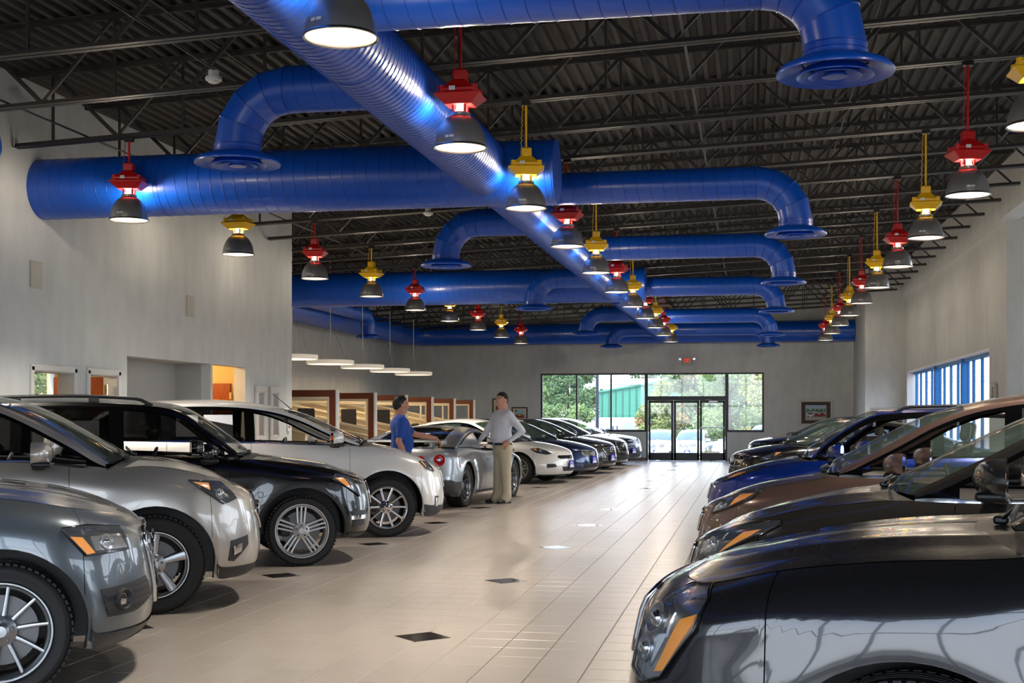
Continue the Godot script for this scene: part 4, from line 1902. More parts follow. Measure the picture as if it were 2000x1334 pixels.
func hood_and_deck(k: Shell, t: Node3D, body: Material) -> void:
	var c := k.c
	var st := []
	var se := k.s_x(k.xa)
	var n := 44
	for j in n + 1:
		st.append(lerpf(0.02, se, pow(float(j) / n, 0.9)))
	var grid := cap_grid(k, st, true)
	var nb: int = grid[0].size()
	var cow := n
	while cow > 0 and grid[cow][0].x < k.xa + 0.09:
		cow -= 1
	var m := MB.new()
	grid_mesh(grid, 0, cow, 1, nb - 2, m, Vector3.UP)
	part("hood", m, body, t)
	m = MB.new()
	grid_mesh(grid, cow, n, 0, nb - 1, m, Vector3.UP)
	var cowl := part("cowl", m, M.black, t)
	if c.wiper and not c.simple:
		for z in [-0.1, 0.45]:
			m = MB.new()
			var p0 := Vector3(k.xa + 0.03 + spl(c.bow, k.xa) * (1 - pow(z / 0.75, 2)), 0, z)
			p0.y = spl(c.hood, p0.x) + 0.015 - 0.03 * pow(z / 0.7, 2)
			m.tube([p0, p0 + Vector3(-0.06, 0.06, -0.16), p0 + Vector3(-0.05, 0.045, -0.42)], 0.007, 6)
			m.tube([p0 + Vector3(-0.05, 0.04, 0.08), p0 + Vector3(-0.055, 0.04, -0.46)], 0.008, 5)
			m.rbox(Transform3D(Basis(), p0), Vector3(0.05, 0.03, 0.05), 0.012)
			part("wiper", m, M.black, cowl)
	# tail end of the body behind the cabin
	st = []
	var sb := k.s_x(k.xe)
	for j in 25:
		st.append(lerpf(sb, k.L - 0.02, float(j) / 24))
	grid = cap_grid(k, st, false)
	m = MB.new()
	grid_mesh(grid, 0, 24, 0, nb - 1, m, Vector3.UP)
	part("trunk_lid" if c.get("sedan", false) else "tailgate_sill", m, body, t)


func greenhouse(k: Shell, t: Node3D, body: Material) -> void:
	var c := k.c
	var xs := []
	var brk := [k.xa, k.xe, c.head, c.rhead]
	for w in c.wins:
		brk.append(w[0])
		brk.append(w[1])
	var span := k.xa - k.xe
	var n := int(span / 0.055)
	for j in n + 1:
		xs.append(lerpf(k.xa, k.xe, float(j) / n))
	for b in brk:
		xs = xs.filter(func(v): return absf(v - b) > 0.016 or absf(v - b) < 0.00001)
		if not xs.has(b):
			xs.append(b)
	xs.sort()
	xs.reverse()
	var roof_y := 0.0
	for p in c.rail:
		roof_y = maxf(roof_y, p[1])
	var hg: float = roof_y - spl(c.belt, (k.xa + k.xe) / 2)
	var SR := 7
	var Q := [1.0, 0.985, 0.96, 0.93, 0.89, 0.82, 0.7, 0.56, 0.42, 0.28, 0.14, 0.0]
	var G := []
	for x in xs:
		var s := k.s_x(x)
		var yb := k.at(k.yt, s)
		var b := k.P(s, yb)
		var yr := maxf(spl(c.rail, x), yb)
		var hh := maxf(yr - yb, 0.0005)
		var f1 := minf(0.02 / hh, 0.3)
		var f3 := maxf(1.0 - 0.035 / hh, 0.6)
		var f2 := maxf(1.0 - 0.065 / hh, 0.45)
		var col := []
		var zr := 0.0
		for f in [0.0, f1, lerpf(f1, f2, 0.33), lerpf(f1, f2, 0.66), f2, f3, 1.0]:
			var y: float = yb + hh * f
			var u := clampf((y - yb) / hg, 0, 1.2)
			zr = b.z - c.tumble * pow(u, 1.25)
			col.append(Vector3(x, y, zr))
		var bow: float = spl(c.bow, x)
		var yc: float = yr + spl(c.rise, x)
		if x >= k.xa - 0.0001:
			yc = spl(c.hood, x + bow)
		for j in range(1, Q.size()):
			var q: float = Q[j]
			col.append(Vector3(x + bow * (1.0 - q * q), yr + (yc - yr) * (1.0 - pow(q, 2.6)), zr * q))
		G.append(col)
	var rows: int = G[0].size()
	# normals over the whole half
	var NN := []
	for a in G.size():
		var col := []
		for b in rows:
			var da: Vector3 = G[mini(a + 1, G.size() - 1)][b] - G[maxi(a - 1, 0)][b]
			var up: Vector3 = G[a][b + 1] if b < rows - 1 else Vector3(G[a][b - 1].x, G[a][b - 1].y, -G[a][b - 1].z)
			var db: Vector3 = up - G[a][maxi(b - 1, 0)]
			var nn := db.cross(da)
			if nn.length() < 1e-10:
				nn = Vector3(0, 0.3, 1)
			nn = nn.normalized()
			if nn.dot(Vector3(0, 0.6, 1 if b < SR else 0.2)) < 0:
				nn = -nn
			col.append(nn)
		NN.append(col)
	var bins := {}
	var put := func(bin: String, a: int, b: int, side: float):
		if not bins.has(bin):
			bins[bin] = MB.new()
		var m: MB = bins[bin]
		var q := []
		for e in [[a, b], [a + 1, b], [a + 1, b + 1], [a, b + 1]]:
			var p: Vector3 = G[e[0]][e[1]]
			var nn: Vector3 = NN[e[0]][e[1]]
			q.append(m.vert(Vector3(p.x, p.y, p.z * side), Vector3(nn.x, nn.y, nn.z * side)))
		m.quad(q[0], q[1], q[2], q[3])
	for a in G.size() - 1:
		var xm: float = (G[a][0].x + G[a + 1][0].x) / 2
		var hh: float = (G[a][SR - 1].y - G[a][0].y + G[a + 1][SR - 1].y - G[a + 1][0].y) / 2
		var win := ""
		var after := 0
		for w in c.wins:
			if xm < w[1]:
				after += 1
		for w in c.wins:
			if xm < w[0] and xm > w[1]:
				win = w[2]
		for side in [1.0, -1.0]:
			var sd := "R" if side > 0 else "L"
			for b in SR - 1:
				var bin := "pillar"
				if b == 0:
					bin = "belt_moulding"
				elif b == SR - 2:
					bin = "roof_side" if not (c.has("black_frame") and hh > 0.1) else "window_frame"
				elif b == SR - 3:
					bin = "window_frame"
				elif win != "" and hh > 0.06:
					bin = "side_window " + win + str(after) + sd
				if bin == "pillar":
					bin += " %d%s" % [after, sd]
				elif not bin.begins_with("side_window"):
					bin += " " + sd
				put.call(bin, a, b, side)
			for b in range(SR - 1, rows - 1):
				var q: float = (Q[b - SR + 1] + Q[mini(b - SR + 2, Q.size() - 1)]) / 2
				var bin := "roof"
				if xm > c.head:
					bin = "windshield" if q < c.pillar_q else "a_pillar " + sd
				elif xm < c.rhead:
					bin = "rear_window" if q < c.get("rear_q", 0.9) else "roof"
				put.call(bin, a, b, side)
	var line := MB.new()
	for a in G.size() - 1:
		var xm: float = (G[a][0].x + G[a + 1][0].x) / 2
		if xm > c.head or xm < c.rhead:
			continue
		for side in [1.0, -1.0]:
			var q := []
			var base := line.v.size()
			for b in range(SR - 1, rows):
				for e in [a, a + 1]:
					var p: Vector3 = G[e][b] - NN[e][b] * 0.025
					line.vert(Vector3(p.x, p.y, p.z * side), Vector3(-NN[e][b].x, -NN[e][b].y, -NN[e][b].z * side))
			for b in rows - SR:
				var r := base + b * 2
				line.quad(r, r + 1, r + 3, r + 2)
	part("headliner", line, M.liner, t)
	var mats := {"pillar": c.get("pillar_mat", M.gloss_black), "belt_moulding": M.chrome if c.trim == "chrome" else M.gloss_black, "roof_side": body, "window_frame": M.gloss_black, "roof": body, "a_pillar": body, "windshield": M.clear, "rear_window": M.tint}
	var names := bins.keys()
	names.sort()
	for b in names:
		if b.begins_with("side_window"):
			var w: String = b.split(" ")[1].rstrip("LR0123456789")
			if w == "open":
				continue
			part("side_window", bins[b], M.tint if w == "tint" else M.clear, t)
		elif b == "windshield" or b == "rear_window":
			part(b, bins[b], mats[b] if not c.has("glass") else c.glass, t)
		else:
			var nm: String = b.split(" ")[0]
			part(nm, bins[b], mats[nm], t)
	if c.has("roof_rails"):
		for side in [1.0, -1.0]:
			var m := MB.new()
			var pts := []
			for a in G.size():
				var p: Vector3 = G[a][SR + 2]
				if p.x < c.roof_rails[0] and p.x > c.roof_rails[1]:
					var f := minf((c.roof_rails[0] - p.x) / 0.18, (p.x - c.roof_rails[1]) / 0.18)
					pts.append(Vector3(p.x, p.y + 0.055 * smoothstep(0, 1, f) - 0.004, (p.z - 0.03) * side))
			m.tube(pts, 0.017, 8)
			for f in [0.35, 0.72]:
				var p: Vector3 = pts[int(pts.size() * f)]
				m.box(p - Vector3(0, 0.03, 0), Vector3(0.1, 0.05, 0.025))
			part("roof_rail", m, c.get("rail_mat", M.black), t)
	if c.has("antenna"):
		var m := MB.new()
		var yr: float = spl(c.rail, c.antenna) + spl(c.rise, c.antenna)
		var z: float = c.get("antenna_z", 0.0)
		m.rbox(Transform3D(Basis(), Vector3(c.antenna, yr + 0.004, z)), Vector3(0.13, 0.03, 0.05), 0.015)
		m.tube([Vector3(c.antenna, yr + 0.02, z), Vector3(c.antenna - 0.27, yr + 0.24, z)], [0.008, 0.003], 6)
		part("antenna", m, M.black, t)


func cabin(k: Shell, t: Node3D) -> void:
	var c := k.c
	var im: Material = M[c.inside]
	var yb: float = spl(c.belt, k.xa)
	var m := MB.new()
	# dashboard under the windshield
	var xd: float = k.xa - 0.35
	m.rbox(Transform3D(Basis(), Vector3(xd, yb - 0.14, 0)), Vector3(0.75, 0.26, c.W * 2 - 0.34), 0.09)
	m.rbox(Transform3D(Basis(), Vector3(xd - 0.2, yb - 0.05, -0.36)), Vector3(0.3, 0.13, 0.4), 0.06)
	part("dashboard", m, M.leather, t)
	m = MB.new()
	var sw := Transform3D(Basis(Vector3.BACK, -0.42) * Basis(Vector3.BACK, PI / 2), Vector3(xd - 0.47, yb - 0.07, -0.36))
	var pts := []
	for j in 33:
		pts.append(sw * Vector3(cos(TAU * j / 32) * 0.18, 0, sin(TAU * j / 32) * 0.18))
	m.tube(pts, 0.016, 8, false)
	for a in [0.0, PI, PI / 2]:
		m.tube([sw * Vector3(0, 0.03, 0), sw * (Vector3(cos(a + 0.0), 0, sin(a)) * 0.175)], 0.015, 6)
	m.rbox(sw, Vector3(0.13, 0.05, 0.11), 0.025)
	m.tube([sw * Vector3(0, 0, 0), sw * Vector3(0, 0.3, 0)], 0.03, 8)
	part("steering_wheel", m, M.leather, t)
	var seat_x: float = k.xa - 1.35
	for z in [-0.37, 0.37]:
		seat(t, Vector3(seat_x, yb - 0.5, z), 0.5, M[c.get("seat", "leather")])
	var rx: float = seat_x - 0.92
	if rx > k.xe - 0.1 and not c.get("two_seat", false):
		for z in [-0.36, 0.36]:
			seat(t, Vector3(rx, yb - 0.47, z), 0.62, M[c.get("seat", "leather")])
	m = MB.new()
	m.rbox(Transform3D(Basis(), Vector3(seat_x + 0.2, yb - 0.42, 0)), Vector3(1.1, 0.36, 0.2), 0.04)
	part("console", m, M.leather, t)
	m = MB.new()
	m.rbox(Transform3D(Basis(), Vector3(c.head + 0.12, spl(c.rail, c.head) - 0.09, 0)), Vector3(0.03, 0.065, 0.22), 0.014)
	m.tube([Vector3(c.head + 0.12, spl(c.rail, c.head) - 0.06, 0), Vector3(c.head + 0.16, spl(c.rail, c.head) + 0.0, 0)], 0.008, 6)
	part("rear_view_mirror", m, M.black, t)


func seat(t: Node3D, at: Vector3, w: float, mt: Material) -> void:
	var s := Node3D.new()
	s.name = "seat"
	t.add_child(s, true)
	s.position = at
	var m := MB.new()
	m.rbox(Transform3D(Basis(Vector3.BACK, 0.12), Vector3(0.28, 0.05, 0)), Vector3(0.54, 0.16, w), 0.06)
	part("cushion", m, mt, s)
	m = MB.new()
	m.rbox(Transform3D(Basis(Vector3.BACK, 0.28), Vector3(-0.1, 0.4, 0)), Vector3(0.15, 0.64, w * 0.94), 0.065)
	for z in [-1.0, 1.0]:
		m.rbox(Transform3D(Basis(Vector3.BACK, 0.28), Vector3(-0.05, 0.38, z * w * 0.4)), Vector3(0.16, 0.48, w * 0.16), 0.05)
	part("backrest", m, mt, s)
	m = MB.new()
	m.rbox(Transform3D(Basis(Vector3.BACK, 0.15), Vector3(-0.21, 0.82, 0)), Vector3(0.1, 0.19, 0.27), 0.045)
	m.tube([Vector3(-0.19, 0.66, 0.06), Vector3(-0.21, 0.76, 0.06)], 0.007, 6)
	m.tube([Vector3(-0.19, 0.66, -0.06), Vector3(-0.21, 0.76, -0.06)], 0.007, 6)
	part("headrest", m, mt, s)


func door_mirror(k: Shell, t: Node3D, side: float, body: Material) -> void:
	var c := k.c
	var x: float = c.mirror[0]
	var y: float = c.mirror[1]
	var f: float = c.mirror_size
	var s := k.s_x(x)
	var z: float = k.P(s, k.at(k.yt, s)).z
	var o := Node3D.new()
	o.name = "door_mirror"
	t.add_child(o, true)
	o.position = Vector3(x, y, (z + 0.155) * side)
	var m := MB.new()
	# housing: rounded in front, cut square behind
	var base := 0
	var n := 18
	for a in 9:
		var u := a / 8.0
		var rad := sqrt(maxf(1.0 - pow(u, 2.6), 0.0)) if a < 8 else 0.05
		for j in n + 1:
			var an := TAU * j / n
			var cy := signf(sin(an)) * pow(absf(sin(an)), 0.7) * 0.095 * f
			var cz := signf(cos(an)) * pow(absf(cos(an)), 0.7) * 0.135 * f
			var p := Vector3(-0.05 + 0.16 * u, cy * rad + 0.012 * u, cz * rad * side)
			m.vert(p, Vector3(0.25 + u * u * 2.0, cy / 0.09 * (1 - u * 0.7), cz / 0.13 * side * (1 - u * 0.7)).normalized())
	for a in 8:
		for j in n:
			var q := base + a * (n + 1) + j
			m.quad(q, q + 1, q + n + 2, q + n + 1)
	part("mirror_housing", m, c.get("mirror_mat", body), o)
	m = MB.new()
	var ring := []
	for j in n:
		var an := TAU * j / n
		ring.append(Vector3(-0.045, signf(sin(an)) * pow(absf(sin(an)), 0.7) * 0.085 * f, signf(cos(an)) * pow(absf(cos(an)), 0.7) * 0.124 * f))
	m.face(ring, Vector3(-1, 0, 0))
	part("mirror_glass", m, M.chrome, o)
	m = MB.new()
	m.rbox(Transform3D(Basis(), Vector3(0.0, -0.085, -0.08 * side)), Vector3(0.11, 0.05, 0.2), 0.022)
	m.rbox(Transform3D(Basis(), Vector3(0.02, -0.07, 0.02 * side)), Vector3(0.14, 0.045, 0.22 * f), 0.02)
	part("mirror_foot", m, M.black, o)


func headlamp(k: Shell, t: Node3D, side: float) -> void:
	var c := k.c
	var L: Dictionary = c.lamp
	var poly := sv(k, L.shape, side)
	var h := part("headlight", patch(k, poly, 0.004), L.get("base", M.gloss_black), t)
	h.set_meta("label", "headlight under a clear lens")
	if L.has("chrome"):
		for q in L.chrome:
			part("reflector", patch(k, sv(k, q, side), 0.009), M.chrome, h)
	if L.has("amber"):
		var a := part("turn_signal", patch(k, sv(k, L.amber, side), 0.012), M.amber, h)
		a.set_meta("label", "amber turn signal")
	for b in L.get("bulbs", []):
		var s := k.s_x(b[0]) * side
		var p := k.P(s, b[1], 0.002)
		var m := MB.new()
		m.ellipsoid(Transform3D(Basis(), p), Vector3.ONE * b[2] * 0.55, 14, 8)
		part("projector", m, M.lens if false else M.chrome, h)
		m = MB.new()
		var nn := k.nrm(s, b[1])
		var x := nn.cross(Vector3.UP).normalized()
		m.lathe([[b[2] * 0.62, -0.01], [b[2], 0.006], [b[2] * 1.06, 0.012], [b[2] * 1.02, 0.014], [b[2] * 0.62, 0.0]], 22, Transform3D(Basis(x, nn, x.cross(nn)), p))
		part("lamp_bezel", m, M.alu, h)
	part("lamp_cover", patch(k, poly, 0.022), M.lens, h)
	part("lamp_edge", bead(k, Array(poly), 0.012, 0.006), M.gloss_black, h)


func fog_lamp(k: Shell, t: Node3D, side: float) -> void:
	var c := k.c
	var f: Dictionary = c.fog
	var o := part("fog_lamp_bay", patch(k, sv(k, f.shape, side), 0.005), M.plastic, t)
	if f.has("lens"):
		var s := k.s_x(f.lens[0]) * side
		var nn := k.nrm(s, f.lens[1])
		var x := nn.cross(Vector3.UP).normalized()
		var b := Transform3D(Basis(x, nn, x.cross(nn)), k.P(s, f.lens[1], 0.004))
		var m := MB.new()
		var r: float = f.lens[2]
		m.lathe([[r * 1.25, 0.0], [r * 1.2, 0.02], [r * 1.05, 0.024], [r, 0.006], [r * 0.9, 0.002]], 26, b, true)
		part("fog_bezel", m, M.plastic, o)
		m = MB.new()
		m.lathe([[r, 0.004], [r * 0.6, 0.008], [0.001, 0.01]], 24, b, true)
		part("fog_lens", m, M.chrome, o)
	for l in f.get("bars", []):
		part("bar", patch(k, sv(k, l, side), 0.014), f.get("bar_mat", M.plastic), o)
	if f.has("square"):
		part("fog_lens", patch(k, sv(k, f.square, side), 0.014), M.chrome, o)


func grille(k: Shell, t: Node3D) -> void:
	var c := k.c
	var gd: Dictionary = c.grille
	var half: Array = gd.shape       # right half, (z, y), top to bottom
	var pts := []
	for p in half:
		pts.append(p)
	for j in range(half.size() - 1, -1, -1):
		if half[j][0] > 0.001:
			pts.append([-half[j][0], half[j][1]])
	var poly := fv(k, pts)
	var o := part("grille", patch(k, poly, 0.004), M.gloss_black, t)
	if gd.get("frame", true):
		part("grille_frame", bead(k, Array(poly), 0.008, gd.get("frame_r", 0.011)), gd.get("frame_mat", M.chrome), o)
	for y in gd.get("bars", []):
		var w := 0.0
		for j in half.size() - 1:
			var a: Array = half[j]
			var b: Array = half[j + 1]
			if (a[1] - y) * (b[1] - y) <= 0 and absf(a[1] - b[1]) > 0.001:
				w = maxf(w, lerpf(a[0], b[0], (y - a[1]) / (b[1] - a[1])))
		w -= 0.012
		if w > 0.05:
			part("grille_bar", patch(k, fv(k, [[-w, y - gd.get("bar_h", 0.012)], [w, y - gd.get("bar_h", 0.012)], [w, y + gd.get("bar_h", 0.012)], [-w, y + gd.get("bar_h", 0.012)]]), 0.018), gd.get("bar_mat", M.chrome), o)
	if gd.has("emblem"):
		var e: Array = gd.emblem      # [kind, y, radius]
		var p := k.P(0.0, e[1], 0.03)
		var m := MB.new()
		var b := Basis(Vector3.UP, PI / 2)
		var r: float = e[2]
		match e[0]:
			"star":
				m.lathe([[r, -0.006], [r * 1.08, 0.0], [r, 0.008], [r * 0.92, 0.0], [r, -0.006]], 32, Transform3D(b * Basis(Vector3.RIGHT, PI / 2), p))
				for j in 3:
					var a := PI / 2 + j * TAU / 3
					var tip := Vector2(cos(a), sin(a)) * r
					var l := Vector2(cos(a + PI / 3), sin(a + PI / 3)) * r * 0.17
					var q := Vector2(cos(a - PI / 3), sin(a - PI / 3)) * r * 0.17
					m.prism(PackedVector2Array([tip, l, Vector2.ZERO, q]), -0.004, 0.01, Transform3D(b, p))
			"oval":
				var pts2 := []
				for j in 25:
					pts2.append(p + b * Vector3(cos(TAU * j / 24) * r * 1.35, sin(TAU * j / 24) * r, 0))
				m.tube(pts2, r * 0.14, 6, false)
				m.tube([p + b * Vector3(-r * 0.55, r * 0.6, 0), p + b * Vector3(-r * 0.45, -r * 0.6, 0)], r * 0.13, 6)
				m.tube([p + b * Vector3(r * 0.55, r * 0.6, 0), p + b * Vector3(r * 0.45, -r * 0.6, 0)], r * 0.13, 6)
				m.tube([p + b * Vector3(-r * 0.5, 0, 0), p + b * Vector3(r * 0.5, 0, 0)], r * 0.13, 6)
			"ring":
				var pts2 := []
				for j in 25:
					pts2.append(p + b * Vector3(cos(TAU * j / 24) * r, sin(TAU * j / 24) * r, 0))
				m.tube(pts2, r * 0.16, 6, false)
				m.box(p, Vector3(0.012, r * 0.32, r * 2.3))
			"rings":
				for q in 4:
					var pts2 := []
					for j in 25:
						pts2.append(p + b * Vector3((q - 1.5) * r * 1.3 + cos(TAU * j / 24) * r, sin(TAU * j / 24) * r, 0))
					m.tube(pts2, r * 0.13, 6, false)
			"cross":
				m.box(p, Vector3(0.012, r * 0.3, r * 1.6))
				m.box(p, Vector3(0.012, r * 1.2, r * 0.4))
			"dart":
				m.prism(PackedVector2Array([Vector2(-r, r * 0.3), Vector2(-r * 0.2, r * 0.5), Vector2(r, r * 0.7), Vector2(r * 0.3, 0), Vector2(0, -r * 0.6), Vector2(-r * 0.3, -r * 0.05)]), -0.005, 0.006, Transform3D(b, p))
		part("emblem", m, M.chrome, o)


func number_plate(k: Shell, t: Node3D) -> void:
	var c := k.c
	var y: float = c.plate
	var p := k.P(0.0, y, 0.03)
	var o := Node3D.new()
	o.name = "front_plate"
	t.add_child(o, true)
	o.position = p
	o.rotation.y = PI / 2
	o.set_meta("label", "blue dealer plate with a white house shape")
	var m := MB.new()
	m.cbox(Transform3D(), Vector3(0.305, 0.17, 0.012), 0.004)
	part("plate", m, M.plate_blue, o)
	m = MB.new()
	m.prism(PackedVector2Array([Vector2(-0.125, -0.072), Vector2(0.125, -0.072), Vector2(0.125, -0.04), Vector2(0.085, -0.03), Vector2(0.085, 0.03), Vector2(0.045, 0.03), Vector2(0.045, 0.05), Vector2(-0.02, 0.05), Vector2(-0.04, 0.068), Vector2(-0.06, 0.05), Vector2(-0.06, 0.03), Vector2(-0.085, 0.03), Vector2(-0.085, -0.03), Vector2(-0.125, -0.04)]), 0.004, 0.009)
	part("house_print", m, M.plate_white, o)
	var tm := text_mesh("Auto", 0.04, 0.002)
	var tx := part("lettering", tm, M.plate_blue, o)
	tx.position = Vector3(0, 0.012, 0.0105)


func text_mesh(s: String, h: float, depth: float, serif := false) -> TextMesh:
	var tm := TextMesh.new()
	var f := SystemFont.new()
	f.font_names = PackedStringArray(["Droid Serif" if serif else "Droid Sans"])
	f.font_weight = 700
	tm.font = f
	tm.text = s
	tm.font_size = 32
	tm.pixel_size = h / 24.0
	tm.depth = depth
	return tm


func suv(over: Dictionary) -> Dictionary:
	var c := {
		"wb": 2.8, "fo": 0.9, "ro": 0.94, "W": 0.94, "wr": 0.365, "rr": 0.255, "arch": 0.45, "sill": 0.27, "fb": 0.24, "rb": 0.3, "rim": "ten", "flare": 0.022,
		"hood": [[-0.8, 1.18], [-0.25, 1.14], [0.1, 1.1], [0.45, 1.02], [0.7, 0.93], [0.92, 0.82]],
		"belt": [[-3.8, 1.17], [-1.6, 1.13], [-0.8, 1.1], [-0.4, 1.09]],
		"rail": [[-3.62, 1.16], [-3.42, 1.46], [-3.15, 1.59], [-2.5, 1.64], [-1.8, 1.64], [-1.35, 1.59], [-1.05, 1.48], [-0.75, 1.3], [-0.45, 1.1]],
		"bow": [[-3.62, -0.16], [-3.2, -0.06], [-2.2, 0.0], [-1.4, 0.05], [-0.45, 0.22]],
		"rise": [[-3.62, 0.0], [-3.2, 0.04], [-2.2, 0.06], [-1.4, 0.05], [-0.9, 0.08], [-0.45, 0.05]],
		"deck": [[-3.8, 1.08], [-3.6, 1.15]], "head": -1.3, "rhead": -3.22,
		"wins": [[-0.52, -1.58, "open"], [-1.72, -2.6, "tint"], [-2.7, -3.3, "tint"]],
		"cuts": [0.42, -0.6, -1.65, -2.68, -3.45], "lower_clad": 0.1}
	c.merge(over, true)
	return c


func sedan(over: Dictionary) -> Dictionary:
	var c := {
		"wb": 2.72, "fo": 0.93, "ro": 1.02, "W": 0.905, "wr": 0.325, "rr": 0.23, "arch": 0.39, "sill": 0.2, "fb": 0.18, "rb": 0.26, "rim": "double", "tw": 0.215, "sedan": true, "flare": 0.016,
		"hood": [[-0.7, 1.0], [-0.2, 0.955], [0.2, 0.895], [0.55, 0.81], [0.8, 0.72], [0.94, 0.64]],
		"belt": [[-3.8, 1.0], [-1.6, 0.96], [-0.7, 0.92], [-0.4, 0.9]],
		"rail": [[-3.3, 1.03], [-2.95, 1.17], [-2.55, 1.3], [-2.1, 1.37], [-1.65, 1.4], [-1.3, 1.36], [-1.0, 1.24], [-0.7, 1.09], [-0.38, 0.94]],
		"bow": [[-3.3, -0.2], [-2.8, -0.12], [-2.2, 0.0], [-1.3, 0.06], [-0.38, 0.24]],
		"rise": [[-3.3, 0.03], [-2.8, 0.05], [-2.1, 0.06], [-1.3, 0.05], [-0.9, 0.07], [-0.38, 0.05]],
		"deck": [[-3.76, 0.98], [-3.55, 1.05], [-3.3, 1.07]], "head": -1.22, "rhead": -2.45,
		"wins": [[-0.5, -1.42, "clear"], [-1.52, -2.45, "tint"]],
		"cuts": [0.35, -0.52, -1.5, -2.4, -3.3], "mirror": [-0.62, 0.98], "lower_clad": 0.05, "hdrop": 0.05}
	c.merge(over, true)
	return c


var last_skin: Shell


# a car whose near front wheel stands at (x, depth); heading in degrees from +x, turning away from the camera
func park(called: String, label: String, group: String, spec: Dictionary, x: float, dp: float, heading: float, near_side: float) -> Node3D:
	var a := deg_to_rad(heading)
	var f := Vector2(cos(a), sin(a))
	var right := Vector2(f.y, -f.x)
	var o: Vector2 = Vector2(x, dp) - right * spec.W * near_side
	return car(called, label, group, spec, P3(o.x, 0, o.y), a)


